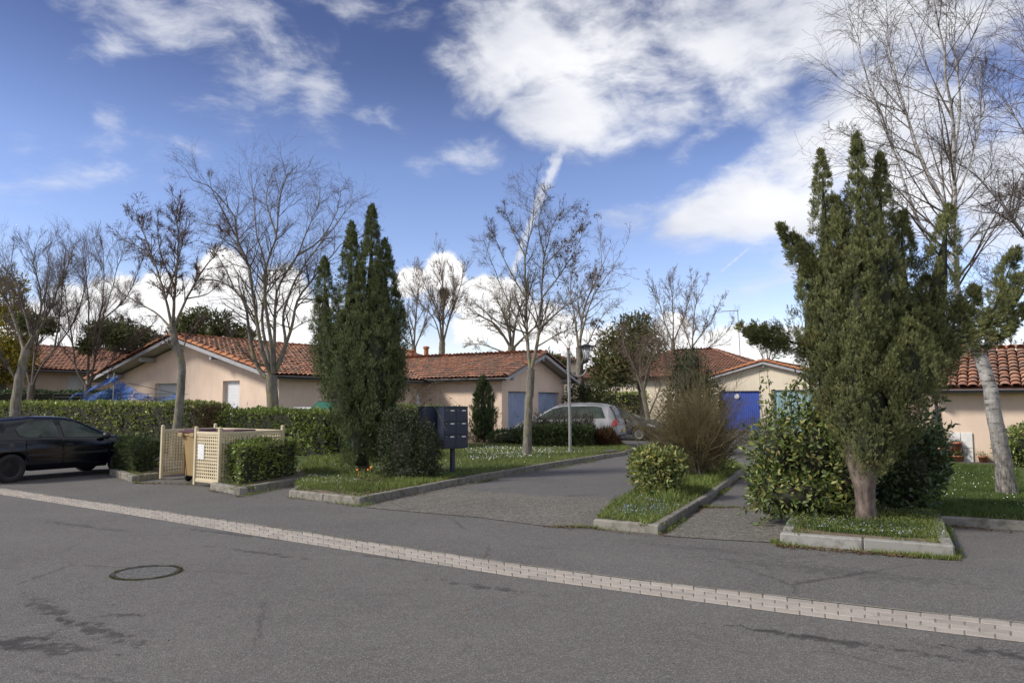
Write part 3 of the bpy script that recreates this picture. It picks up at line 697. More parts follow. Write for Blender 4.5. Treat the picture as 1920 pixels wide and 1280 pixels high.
    ccol = mixc(nt, d_cu, ccol, ramp(nt, n_cu, [(.3, (.80, .81, .84)), (.6, (1.0, .99, .98))]))
    b2 = N(nt, 'ShaderNodeBackground'); b2.inputs[1].default_value = .79; nt.links.new(ccol, b2.inputs[0])
    ms = N(nt, 'ShaderNodeMixShader'); nt.links.new(dens, ms.inputs[0]); nt.links.new(b1.outputs[0], ms.inputs[1]); nt.links.new(b2.outputs[0], ms.inputs[2]); nt.links.new(ms.outputs[0], out.inputs[0])
    w.cycles.sampling_method = 'MANUAL'; w.cycles.sample_map_resolution = 512
    L = bpy.data.lights.new('sun', 'SUN'); L.energy = 2.7; L.angle = radians(11); L.color = (1, .93, .83)
    lo = bpy.data.objects.new('sun', L); COL.objects.link(lo)
    from mathutils import Vector
    lo.rotation_euler = Vector(S).to_track_quat('Z', 'Y').to_euler(); lo.location = tuple(S * 50)
    cam = bpy.data.cameras.new('camera'); co = bpy.data.objects.new('camera', cam); COL.objects.link(co)
    cam.lens = F / 1920 * 36; cam.sensor_width = 36; cam.sensor_fit = 'HORIZONTAL'; cam.clip_end = 2000; cam.clip_start = .05
    co.location = (0, 0, EYE); co.rotation_euler = (pi / 2 + TH, 0, 0); SC.camera = co
    SC.view_settings.view_transform = 'Standard'; SC.view_settings.look = 'None'; SC.view_settings.exposure = EXPO; SC.view_settings.gamma = 1
    SC.cycles.max_bounces = 6; SC.cycles.transparent_max_bounces = 12; SC.cycles.caustics_reflective = False; SC.cycles.caustics_refractive = False
EXPO = .64
make_world()

# ================================================================== GROUND
def sheet(name, pts, z, mat, kind='structure'):
    vs = [(p[0], p[1], z) for p in pts]
    a = sum(vs[i][0] * vs[(i + 1) % len(vs)][1] - vs[(i + 1) % len(vs)][0] * vs[i][1] for i in range(len(vs)))
    if a < 0: vs = vs[::-1]
    return tag(mesh_obj(name, vs, [tuple(range(len(vs)))], mat), kind=kind)
def Gs(l): return [G(*p) for p in l]
KERBS = []
def kerb(name, pts, inner, mat, h=.12, w=.12, blk=1.0, sw=.2):
    """row of kerb stones along the outer edge polyline; inner = +1 / -1 side of travel"""
    mb = MB(); pts = [np.asarray(p, float) for p in pts]
    for i in range(len(pts) - 1):
        a, b = pts[i] * V(1, 1, 0), pts[i + 1] * V(1, 1, 0); d = b - a; L = np.linalg.norm(d); d /= L; n = V(-d[1], d[0], 0) * inner
        k = max(1, round(L / blk)); s = L / k
        for j in range(k):
            hh = h + random.uniform(-.006, .006); c = a + d * (s * (j + .5)) + n * (w / 2 + random.uniform(-.004, .004)) + UP * (hh / 2 - .02)
            mb.bbox(c, d * (s - .008), n * w, UP * (hh + .04), .015)
        KERBS.append((a, b, n, w, L))
        e = MB(); e.poly([a + n * (w * .5) + d * w + UP * (h - .018), b + n * (w * .5) - d * w + UP * (h - .018), b + n * (w + sw) - d * w + UP * .092, a + n * (w + sw) + d * w + UP * .092][::inner]); tag(e.build('soil', M['soil']), kind='structure')
    return tag(mb.build(name, mat), kind='structure')

up_px = [(0, 914.5), (240, 949), (480, 983), (720, 1020), (960, 1056), (1200, 1087), (1440, 1115), (1680, 1142), (1920, 1167)]
lo_px = [(0, 926.5), (240, 964), (480, 1004), (720, 1042), (960, 1080), (1200, 1113), (1440, 1145), (1680, 1175), (1920, 1204)]
SU = Gs(up_px); SL = Gs(lo_px)
dl = nrm(SU[0] - SU[2]); dr = nrm(SU[-1] - SU[-3])
SU = [SU[0] + dl * k for k in (60, 25, 8)] + SU + [SU[-1] + dr * k for k in (6, 30)]
SL = [SL[0] + dl * k for k in (60, 25, 8)] + SL + [SL[-1] + dr * k for k in (6, 30)]
def build_ground():
    sheet('ground', [(-420, -60), (420, -60), (420, 620), (-420, 620)], -.03, M['ground'])
    sheet('road', [(p[0], p[1]) for p in SL] + [(SL[-1][0] + 5, -25), (SL[0][0] - 5, -25)], 0, M['road'])
    sheet('pavement', [(p[0], p[1]) for p in SU] + [(34, -8), (40, 60), (-60, 62)], 0, M['pavement'])
    # pink paver strip: every paver modelled, laid in four courses on a mortar bed
    tag(mesh_obj('paver_bed', [(p[0], p[1], .003) for p in SU] + [(p[0], p[1], .003) for p in SL[::-1]], [tuple(range(2 * len(SU)))[::-1]], M['mortar']), kind='structure')
    U_, L_ = np.array(SU), np.array(SL); s = np.concatenate([[0], np.cumsum(np.linalg.norm(np.diff(U_, axis=0), axis=1))])
    def at(x, v): return np.array([np.interp(x, s, U_[:, k]) * (1 - v) + np.interp(x, s, L_[:, k]) * v for k in range(3)])
    mb = MB(); x0, x1 = s[1] + 2, s[-1] - 22
    for row in range(4):
        x = x0 + (0.1 if row % 2 else 0); va, vb = .07 + row * .2325, .07 + (row + 1) * .2325
        while x < x1:
            l = .2; g = .0035
            a, b, c, d = at(x + g, va + .007), at(x + l - g, va + .007), at(x + l - g, vb - .007), at(x + g, vb - .007)
            z = .008 + random.uniform(-.003, .003); ch = .008
            ctr = (a + b + c + d) / 4
            bot = [p * V(1, 1, 0) - UP * .01 for p in (a, b, c, d)]; mid = [p * V(1, 1, 0) + UP * (z - .005) for p in (a, b, c, d)]
            top = [(p + (ctr - p) * (ch / np.linalg.norm(ctr - p))) * V(1, 1, 0) + UP * z for p in (a, b, c, d)]
            vs = bot + mid + top; fs = [(11, 10, 9, 8)]
            for q in range(4):
                r = (q + 1) % 4; fs += [(q + 4, r + 4, r, q), (q + 8, r + 8, r + 4, q + 4)]
            mb.add(vs, fs); x += l
    tag(mb.build('paver_strip', M['paver']), kind='structure')
    # concrete edging and the moss that grows along it
    mbe = MB(); x = x0
    while x < x1:
        a, b = at(x + .004, -.0), at(x + .996, -.0); c, d = at(x + .996, .068), at(x + .004, .068)
        z = .010 + random.uniform(-.002, .002); mbe.add([p * V(1, 1, 0) + UP * z for p in (a, b, c, d)], [(3, 2, 1, 0)]); x += 1.0
    tag(mbe.build('edging', M['kerb']), kind='structure')
    n = 5200; xs = rng.uniform(x0 + 12, x1, n); keep = (wob3(np.column_stack([xs * 1.3, xs * .4, xs * 0]), 1) + rng.normal(size=n) * .25) > -.05; xs = xs[keep]
    e = np.array([at(x, rng.normal() * .03 - .012) for x in xs]); e[:, 2] = .003
    v, f = scatter(BLADE, e, rng.normal(size=e.shape) * .5 + UP, rng.uniform(.008, .028, len(e)))
    tag(mesh_obj('moss', v, f, M['moss']), kind='stuff')
    # asphalt of the drive and the coarse aprons
    sheet('driveway', Gs([(850, 917), (1002, 930), (1200, 936), (1255, 880), (1345, 862)]) + [(19, 60), (4, 60)] + Gs([(1120, 818), (1165, 835), (1180, 851), (1145, 859)]), .004, M['drive'])
    sheet('driveway_apron', Gs([(680, 951), (790, 961), (897, 970), (1025, 987), (1111, 988), (1160, 948), (1200, 935), (1002, 929), (850, 916)]), .008, M['apron'])
    sheet('path_apron', Gs([(1245, 1005), (1350, 1012), (1462, 1018), (1485, 975), (1430, 953), (1310, 953)]), .008, M['apron'])
    sheet('path', Gs([(1310, 953), (1430, 953), (1485, 900), (1470, 830), (1420, 820), (1390, 880)]), .004, M['drive'])
    # planted ground
    LA = Gs([(549, 921), (675, 938), (830, 907), (1145, 852), (1180, 848), (1166, 835)]) + [(-.5, 31.7), (2.2, 45), (-60, 66), (-60, 38), (-25, 30.6), (-17, 26.6), (-8.2, 22.9)] + Gs([(585, 895), (570, 908)])
    sheet('lawn', LA, .10, M['lawn'])
    sheet('planting_bed', Gs([(207, 887), (250, 898), (300, 893), (303, 872), (222, 866)]), .095, M['soil'])
    sheet('hedge_bed', Gs([(398, 912), (451, 921), (582, 899), (566, 880), (430, 886)]), .095, M['soil'])
    LM = Gs([(1116, 984), (1233, 994), (1330, 933), (1391, 886), (1380, 872), (1330, 864), (1262, 878), (1200, 926), (1150, 950)])
    sheet('bush_bed', LM, .10, M['lawn'])
    LR = Gs([(1472, 1005), (1780, 1031), (1759, 977), (1945, 991)]); e = LR[-1]
    LR2 = LR + [e + D1 * 8, e + D1 * 8 + D2 * 22, V(28, 46, 0)] + Gs([(1540, 822), (1482, 840), (1495, 900), (1503, 955)])
    sheet('right_lawn', LR2, .10, M['lawn'])
    # bare earth and a trodden path
    sheet('bare_earth', Gs([(612, 926), (668, 938), (700, 934), (760, 921), (790, 905), (720, 899), (660, 906)]), .104, M['soil'])
    sheet('earth_bed', Gs([(1610, 985), (1700, 990), (1760, 1000), (1750, 978), (1680, 968), (1600, 972)]), .104, M['soil'])
    sheet('footpath', Gs([(1140, 853), (1172, 848), (1075, 843), (930, 836), (905, 840), (1050, 849)]), .106, M['concrete'])
    sheet('wall_bed', Gs([(870, 838), (930, 836), (1075, 842), (1100, 836), (960, 822), (885, 822)]), .104, M['soil'])
    # kerbs
    kerb('kerb', Gs([(541, 931), (675, 947), (830, 914), (950, 891), (1145, 857)]), 1, M['kerb'], .12, .12, 1.0, .4)
    kerb('kerb', Gs([(575, 909), (541, 931)]), 1, M['kerb'])
    kerb('kerb', Gs([(1145, 857), (1170, 853), (1190, 845), (1172, 836)]), 1, M['kerb'], .10)
    kerb('kerb', Gs([(393, 917), (450, 928), (582, 904)]), 1, M['kerb'], .13, .15)
    kerb('kerb', Gs([(205, 890), (248, 903), (301, 897)]), 1, M['kerb'], .13, .15)
    kerb('kerb', Gs([(1112, 989), (1236, 1001), (1332, 938), (1394, 889)]), 1, M['kerb'], .11, .12, 1.0, .3)
    kerb('kerb', Gs([(1486, 978), (1463, 1019), (1791, 1046), (1764, 980)]), 1, M['kerb_new'], .13, .13, 1.0, .5)
    kerb('kerb', [G(1764, 984), G(1945, 996), G(1945, 996) + D1 * 6], 1, M['kerb'], .12, .14)
build_ground()

# ---- ground cover
def in_poly(pts, xy):
    p = np.array([q[:2] for q in pts]); x, y = xy[:, 0], xy[:, 1]; r = np.zeros(len(xy), bool); j = len(p) - 1
    for i in range(len(p)):
        c = ((p[i, 1] > y) != (p[j, 1] > y)) & (x < (p[j, 0] - p[i, 0]) * (y - p[i, 1]) / (p[j, 1] - p[i, 1] + 1e-12) + p[i, 0]); r ^= c; j = i
    return r
def fill(pts, n, thin=None):
    p = np.array([q[:2] for q in pts]); lo, hi = p.min(0), p.max(0); out = []
    k = 0
    while k < n:
        xy = rng.uniform(lo, hi, (n, 2)); xy = xy[in_poly(pts, xy)]
        if thin is not None: xy = xy[thin(xy)]
        out.append(xy); k += len(xy)
        if len(out) > 60: break
    return np.concatenate(out)[:n]
def patchy(s, t, j=.25):
    return lambda xy: (wob3(np.column_stack([xy * s, xy[:, :1] * 0]), 1) + rng.normal(size=len(xy)) * j) > t
def grass(name, pts, n, size, mat, z=.10, thin=None, upj=.35, tpl=BLADE):
    xy = fill(pts, n, thin); pos = np.column_stack([xy, np.full(len(xy), z)])
    s = rng.uniform(*size, len(pos)) * (1 + .35 * wob3(np.column_stack([xy * 2.2, xy[:, :1] * 0]), 1))
    v, f = scatter(tpl, pos, rng.normal(size=pos.shape) * upj + UP, s)
    return v, f
def flowers(pts, n, size, z, thin=None):
    xy = fill(pts, n, thin); pos = np.column_stack([xy, z + rng.uniform(-.01, .02, len(xy))])
    return scatter(DISC, pos, rng.normal(size=pos.shape) * .5 + V(0, 1, 0), rng.uniform(*size, len(pos)), nhint=V(1, 0, 0) + rng.normal(size=pos.shape) * .3)
def build_cover():
    front = Gs([(549, 921), (675, 938), (830, 907), (1145, 852), (1100, 838), (870, 836), (600, 848), (575, 895)])
    parts = [grass('g', front, 52000, (.04, .09), None), grass('g', Gs([(560, 893), (700, 900), (690, 850), (590, 850)]), 7000, (.07, .16), None),
             grass('g', Gs([(1090, 850), (1180, 849), (1168, 836), (1100, 838)]), 3500, (.06, .12), None)]
    LM = Gs([(1116, 984), (1233, 994), (1330, 933), (1391, 886), (1380, 872), (1330, 864), (1262, 878), (1200, 926), (1150, 950)])
    parts += [grass('g', LM, 15000, (.04, .09), None), grass('g', Gs([(1255, 965), (1360, 905), (1310, 890), (1225, 940)]), 4500, (.08, .18), None)]
    parts += [grass('g', Gs([(610, 921), (675, 936), (700, 925), (560, 917)]), 2500, (.05, .12), None), grass('g', Gs([(690, 936), (850, 907), (860, 897), (700, 918)]), 3000, (.06, .13), None)]
    v, f = merge(parts); tag(mesh_obj('grass', v, f, M['grass']), kind='stuff')
    R1 = Gs([(1472, 1005), (1780, 1031), (1759, 977), (1640, 960), (1510, 960)])
    R2 = Gs([(1640, 975), (1759, 977), (1945, 991)]) + [G(1945, 991) + D2 * 9, G(1700, 870)]
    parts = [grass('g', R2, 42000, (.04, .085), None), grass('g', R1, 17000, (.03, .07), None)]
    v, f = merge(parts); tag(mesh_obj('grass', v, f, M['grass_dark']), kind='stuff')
    # broad-leaved ground cover (small round leaves) in the plots by the road
    parts = []
    for pts, n in ((R1, 9000), (LM, 7000), (Gs([(549, 921), (660, 935), (690, 915), (575, 905)]), 7000)):
        xy = fill(pts, n, patchy(1.6, -.3)); pos = np.column_stack([xy, .10 + rng.uniform(0, .07, len(xy))])
        parts.append(scatter(LEAF, pos, rng.normal(size=pos.shape) * .8 + UP * .6, rng.uniform(.015, .035, len(pos))))
    v, f = merge(parts); tag(mesh_obj('ground_cover', v, f, M['grass']), kind='stuff')
    # daisies and speedwell
    D = [flowers(Gs([(880, 872), (1060, 862), (1110, 852), (1000, 846), (870, 842)]), 800, (.012, .021), .145, patchy(1.2, -.1)), flowers(front, 350, (.011, .018), .14),
         flowers(R2, 260, (.006, .010), .15, patchy(1.1, .15)), flowers(Gs([(560, 918), (650, 930), (680, 912), (580, 905)]), 200, (.007, .011), .18)]
    v, f = merge(D); tag(mesh_obj('daisies', v, f, M['daisy']), kind='stuff')
    B = [flowers(Gs([(1150, 980), (1233, 990), (1280, 962), (1200, 945)]), 300, (.005, .009), .15, patchy(1.5, -.2)), flowers(R1, 360, (.006, .011), .14, patchy(1.3, 0)), flowers(Gs([(590, 905), (830, 900), (870, 880), (600, 875)]), 240, (.01, .015), .15, patchy(1.2, 0))]
    v, f = merge(B); tag(mesh_obj('speedwell', v, f, M['bluefl']), kind='stuff')
    # leaf litter and weeds in the gutters along the kerbs
    lines = [([(541, 933), (675, 950), (830, 917), (1145, 860)], 700), ([(393, 920), (450, 931), (582, 907)], 160), ([(1108, 991), (1238, 1005), (1332, 943), (1394, 892)], 700), ([(1450, 1016), (1463, 1023), (1795, 1050)], 900), ([(1795, 1048), (1769, 985), (1900, 998)], 700), ([(250, 906), (365, 908)], 200), ([(1120, 990), (1020, 987)], 160), ([(1310, 952), (1390, 951)], 160)]
    parts, weeds = [], []
    for l, n in lines:
        w = np.array(Gs(l)); s = np.concatenate([[0], np.cumsum(np.linalg.norm(np.diff(w, axis=0), axis=1))])
        x = rng.uniform(0, s[-1], n); x = x[(np.sin(x * 2.3) + np.sin(x * 5.1 + 1) + rng.normal(size=n) * .7) > -.4]
        p = np.stack([np.interp(x, s, w[:, k]) for k in range(3)], 1); out = nrm(p * V(-1, -1, 0)); p = p + out * np.abs(rng.normal(size=len(x)) * .07)[:, None]
        p[:, 2] = .012 + rng.uniform(0, .012, len(x)); parts.append(scatter(LEAF, p, rng.normal(size=p.shape) * V(1, 1, .12), rng.uniform(.02, .05, len(p)), nhint=UP + rng.normal(size=p.shape) * .25))
        xw = rng.uniform(0, s[-1], n); xw = xw[(np.sin(xw * 3.1 + 2) + np.sin(xw * 1.3) + rng.normal(size=n) * .4) > .55]
        q = np.stack([np.interp(xw, s, w[:, k]) for k in range(3)], 1) + rng.normal(size=(len(xw), 3)) * .02; q[:, 2] = .005
        q = np.repeat(q, 3, 0) + rng.normal(size=(len(q) * 3, 3)) * V(.02, .02, 0); weeds.append(scatter(BLADE, q, rng.normal(size=q.shape) * .6 + UP, rng.uniform(.03, .08, len(q))))
    for (a, b, n_, w, L) in KERBS:
        k = int(L * 170); t = rng.uniform(0, 1, k); t = t[(np.sin(t * L * 2.7 + a[0]) + np.sin(t * L * 6.3) + rng.normal(size=k) * .8) > -.6]
        q = a + (b - a) * t[:, None] + n_ * (w + .01 + np.abs(rng.normal(size=len(t))) * .07)[:, None]; q[:, 2] = .092
        weeds.append(scatter(BLADE, q, rng.normal(size=q.shape) * .5 + UP - n_ * .35, rng.uniform(.04, .11, len(q))))
        q2 = a + (b - a) * t[::3][:, None] + n_ * (w + .05 + rng.normal(size=len(t[::3])) * .06)[:, None]; q2[:, 2] = .12 + rng.uniform(0, .02, len(q2)); parts.append(scatter(LEAF, q2, rng.normal(size=q2.shape) * V(1, 1, .3), rng.uniform(.02, .04, len(q2)), nhint=UP + rng.normal(size=q2.shape) * .4))
    xy = np.vstack([fill(Gs([(1300, 965), (1420, 965), (1440, 920), (1370, 910)]), 90), fill(Gs([(1300, 1060), (1640, 1090), (1640, 1030), (1300, 1010)]), 40), fill(Gs([(300, 915), (700, 980), (700, 950), (380, 925)]), 40), fill(Gs([(300, 1250), (1700, 1250), (1400, 1160), (100, 1000)]), 45)])
    p = np.column_stack([xy, np.full(len(xy), .014)]); parts.append(scatter(LEAF, p, rng.normal(size=p.shape) * V(1, 1, .1), rng.uniform(.012, .032, len(p)), nhint=UP + rng.normal(size=p.shape) * .3))
    v, f = merge(parts); tag(mesh_obj('leaf_litter', v, f, M['litter']), kind='stuff')
    v, f = merge(weeds); tag(mesh_obj('weeds', v, f, M['grass']), kind='stuff')
    # orange marigolds: a small plant by the cypress
    c = G(683, 912); rt = root('marigold', 'clump of orange marigolds flowering at the foot of the cypress beside the letterboxes', 'flower', (c[0], c[1], .10))
    st = MB()
    for k in range(7):
        a = rng.uniform(0, 2 * pi); t = c + V(cos(a) * .14, sin(a) * .14, .10 + rng.uniform(.12, .30)); st.tube([c + V(0, 0, .08), t], .004, 5)
        hd = MB(); hd.lathe(t, [(.004, -.01), (.022, .004), (.018, .012), (.001, .015)], 9, V(rng.normal() * .3, -1, .8)); hd.build('flower_head', M['orangefl'], rt)
    st.build('stems', M['grass'], rt)
    n = 260; p = c + rng.normal(size=(n, 3)) * V(.11, .11, .05) + UP * .2; v, f = scatter(LEAFN, p, rng.normal(size=p.shape) + UP, rng.uniform(.04, .08, n)); mesh_obj('leaves', v, f, M['grass'], rt)
    # manhole cover, sunk in a mossy ring
    c = G(275, 1073.5); r = .315
    rt = root('manhole_cover', 'round concrete-filled manhole cover sunk in the road inside a mossy ring', 'manhole cover', (c[0], c[1], 0))
    mb = MB(); n = 40; mb.add([(c[0] + r * .86 * cos(2 * pi * k / n), c[1] + r * .86 * sin(2 * pi * k / n), .007) for k in range(n)], [tuple(range(n))]); mb.build('cover', M['concrete'], rt)
    mb = MB(); mb.lathe(c, [(r * .87, .002), (r * .88, .007), (r * .95, .006), (r * .97, .002)], 40); mb.build('frame', M['rustiron'], rt)
    mb = MB(); aa = np.linspace(.7, 3.0, 18); mb.add([(c[0] + r * q * cos(t), c[1] + r * q * sin(t), .0085) for t, q in [(t, .93) for t in aa] + [(t, .93 - .13 * sin((t - .7) / 2.3 * pi)) for t in aa[::-1]]], [tuple(range(36))]); mb.build('gap', M['dark'], rt)
    n = 4200; a = rng.uniform(0, 2 * pi, n); k = (np.sin(a * 3 + 1) + np.sin(a * 7) + rng.normal(size=n) * .7) > -1.1; a = a[k]; rr = r * (.985 + rng.normal(size=len(a)) * .028)
    p = np.column_stack([c[0] + rr * np.cos(a), c[1] + rr * np.sin(a), np.full(len(a), .003)]); v, f = scatter(BLADE, p, rng.normal(size=p.shape) * .5 + UP, rng.uniform(.006, .022, len(a))); mesh_obj('moss_ring', v, f, M['moss'], rt)
build_cover()

# ================================================================== BUILDINGS
TILE_N = 6
def tile_rows(o, a, s, La, Ls, pitch=.215, exp=.34, mask=None, r=.105, hgt=.075, lift=.035):
    """curved clay tiles, each one its own island, laid in courses up a slope"""
    a = nrm(np.asarray(a, float)); s = nrm(np.asarray(s, float)); n = np.cross(a, s)
    if n[2] < 0: n = -n
    na, ns = int(La / pitch), int(math.ceil(Ls / exp)); pa = La / na
    q = np.linspace(0, pi, TILE_N); L = exp * 1.22
    t = np.array([[(r * cos(x) * (1 if e == 0 else .86), e * L, hgt * (.25 + .75 * sin(x)) * (1 if e == 0 else .9) + (lift if e == 0 else 0)) for x in q] for e in (0, 1)]).reshape(-1, 3)
    f = np.array([[i, i + 1, TILE_N + i + 1, TILE_N + i] for i in range(TILE_N - 1)])
    i, j = np.meshgrid(np.arange(na), np.arange(ns)); u = (i.ravel() + .5) * pa; w = j.ravel() * exp
    k = np.ones(len(u), bool) if mask is None else mask(u, w + exp * .5)
    u, w = u[k], w[k]; m = len(u); u = u + rng.normal(size=m) * .006; w = w + rng.normal(size=m) * .012; h = rng.normal(size=m) * .004
    vv = np.asarray(o)[None, None] + a * (t[None, :, 0:1] + u[:, None, None]) + s * (t[None, :, 1:2] + w[:, None, None]) + n * (t[None, :, 2:3] + h[:, None, None])
    ff = f[None] + (np.arange(m) * len(t))[:, None, None]
    # end walls so the arches read as solid clay seen from below
    return vv.reshape(-1, 3), ff.reshape(-1, 4)
def tile_line(p0, p1, up, r=.11, exp=.36):
    """a single line of ridge or verge tiles from p0 to p1"""
    p0, p1 = np.asarray(p0, float), np.asarray(p1, float); d = p1 - p0; L = np.linalg.norm(d); d /= L
    x = nrm(np.cross(d, up)); n = np.cross(x, d)
    k = max(1, int(L / exp)); e = L / k; q = np.linspace(0, pi, 7); vs, fs = [], []
    for j in range(k):
        b = len(vs); sc = random.uniform(.95, 1.05); dz = random.uniform(-.006, .006)
        for (yy, rr, h) in ((j * e - .02, 1.0, .028), ((j + 1) * e + .03, .86, 0)):
            for c in q: vs.append(p0 + d * yy + x * (r * rr * sc * cos(c)) + n * (r * .85 * rr * sin(c) + h + dz))
        for i in range(6): fs.append((b + i, b + i + 1, b + 7 + i + 1, b + 7 + i))
    return np.array(vs), np.array(fs)
def wall_holes(mb, o, ex, w, h, holes, depth=.18, nin=None, top=None):
    """flat wall w x h from corner o along ex with rectangular holes (x0,x1,z0,z1) and reveals going inwards (nin)"""
    xs = sorted({0, w, *[q for hh in holes for q in hh[:2]]}); zs = sorted({0, h, *[q for hh in holes for q in hh[2:]]})
    o = np.asarray(o, float)
    for i in range(len(xs) - 1):
        for j in range(len(zs) - 1):
            cx, cz = (xs[i] + xs[i + 1]) / 2, (zs[j] + zs[j + 1]) / 2
            if any(a < cx < b and c < cz < d for a, b, c, d in holes): continue
            mb.poly([o + ex * x + UP * z for x, z in ((xs[i], zs[j]), (xs[i + 1], zs[j]), (xs[i + 1], zs[j + 1]), (xs[i], zs[j + 1]))])
    for a, b, c, d in holes:
        P4 = [o + ex * x + UP * z for x, z in ((a, c), (b, c), (b, d), (a, d))]
        for k in range(4):
            p, q = P4[k], P4[(k + 1) % 4]; mb.poly([p, q, q + nin * depth, p + nin * depth])
def plane_uv(px, py, o, ex):
    """where the pixel's ray meets the vertical plane through o along ex: (distance along ex, height)"""
    n = V(-ex[1], ex[0], 0); d = ray(px, py); C = V(0, 0, EYE); k = np.dot(n, np.asarray(o) - C) / np.dot(n, d); p = C + d * k
    return float(np.dot(p - o, ex)), float(p[2])
def slats(mb, o, ex, w, h, nrmv, pitch=.055):
    k = int(h / pitch); e = h / k
    for i in range(k):
        p = o + UP * (i * e); mb.add([p, p + ex * w, p + ex * w + UP * e * .85 + nrmv * .008, p + UP * e * .85 + nrmv * .008, p + ex * w + UP * e, p + UP * e], [(0, 1, 2, 3), (3, 2, 4, 5)])
def gutter_run(mb, p, q, r=.07):
    """open half-round gutter with a rim"""
    d = nrm(q - p); x = nrm(np.cross(d, UP)); n = 9; vs = []; fs = []
    for e in (p, q):
        for k in range(n): c = pi + pi * k / (n - 1); vs.append(e + x * r * cos(c) + UP * r * sin(c))
        for k in range(n): c = 2 * pi - pi * k / (n - 1); vs.append(e + x * (r - .012) * cos(c) + UP * (r - .012) * sin(c))
    m = 2 * n
    for k in range(m): fs.append((k, (k + 1) % m, m + (k + 1) % m, m + k))
    mb.add(vs, fs)
    for e, s in ((p, 1), (q, -1)):
        mb.add([e + x * r * cos(pi + pi * k / (n - 1)) + UP * r * sin(pi + pi * k / (n - 1)) for k in range(n)], [tuple(range(n))[::s]])

def gable_house(name, label, o, ex, ey, w, l, eave, rise, wallm, tilem, holes=(), side_holes=(), left_holes=(), ovg=.55, ove=.40, purlins=(), gutters='R', cat='house', verge='tile_warm', ridge_from=0.0):
    """gable facing -ey; ridge along ey. o = ground corner at the left end of the gable wall"""
    o = np.asarray(o, float); rt = root(name, label, cat, o + ex * w / 2 + ey * l / 2)
    mb = MB()
    wall_holes(mb, o, ex, w, eave, list(holes), nin=ey); apex = o + ex * w / 2 + UP * (eave + rise)
    mb.poly([o + UP * eave, o + ex * w + UP * eave, apex])
    wall_holes(mb, o + ex * w, ey, l, eave, list(side_holes), nin=-ex)
    wall_holes(mb, o + ey * l, -ey, l, eave, list(left_holes), nin=ex)
    b = o + ey * l; mb.poly([b + ex * w, b, b + UP * eave, b + ex * w / 2 + UP * (eave + rise), b + ex * w + UP * eave])
    wall = mb.build('wall', wallm, rt)
    slope = rise / (w / 2); rid = o + ex * w / 2 + UP * (eave + rise + .16) - ey * ovg; Lr = l + 2 * ovg
    tiles, pieces = [], []
    for sg in (1, -1):
        ev = o + ex * (w / 2 + sg * (w / 2 + ove)) + UP * (eave + .16 - slope * ove) - ey * ovg
        s = rid - ev; Ls = np.linalg.norm(s); su = s / Ls; n = np.cross(ey, su) * (1 if np.cross(ey, su)[2] > 0 else -1)
        tiles.append(tile_rows(ev - su * .05, ey, su, Lr, Ls))
        deck, sof = MB(), MB()
        deck.add([ev - n * .012, ev + ey * Lr - n * .012, rid + ey * Lr - n * .012, rid - n * .012], [(0, 1, 2, 3)])
        sof.box(ev - n * .10, ey * Lr, s, n * .08)
        pieces += [(deck, 'roof_deck', M['under']), (sof, 'soffit', M['soffit'])]
        for e in (0, Lr):
            fas = MB(); fas.box(ev - n * .16 + ey * (e - (.024 if e == 0 else -.004)), s, ey * .02, n * .13); pieces.append((fas, 'bargeboard', M['fascia']))
            e2 = .02 if e == 0 else Lr - .02; vt = MB(); vv, ff = tile_line(ev + ey * e2 + n * .03, rid + ey * e2 + n * .03, n, .13, .36); vt.add(vv, [tuple(int(i) for i in q) for q in ff]); pieces.append((vt, 'verge_tiles', M[verge]))
        if (sg > 0 and 'R' in gutters) or (sg < 0 and 'L' in gutters):
            g = MB(); gp = ev - UP * .05 + ex * sg * .05; gutter_run(g, gp + ey * .05, gp + ey * (Lr - .05)); g.build('gutter', M['gutter'], rt)
            fb = MB(); fb.box(ev - n * .15 - ex * sg * .03 + ey * .03, ey * (Lr - .06), ex * sg * .02, UP * .12); fb.build('eaves_board', M['fascia'], rt)
    roof = mesh_obj('roof', *merge4(tiles), tilem, rt)
    for (pm, pn, pmat) in pieces: pm.build(pn, pmat, roof)
    mesh_obj('ridge_tiles', *tile_line(rid + UP * .02, rid + ey * Lr + UP * .02, UP, .13, .38), M[verge], roof)
    for x in purlins:
        z = eave + (1 - abs(x - w / 2) / (w / 2)) * rise - .10
        p = MB(); p.bbox(o + ex * x + UP * z - ey * (ovg / 2 - .06), ex * .13, ey * (ovg - .05), UP * .18, .01); p.build('purlin_end', M['fascia'], rt)
    return rt
def merge4(parts): return merge(parts)
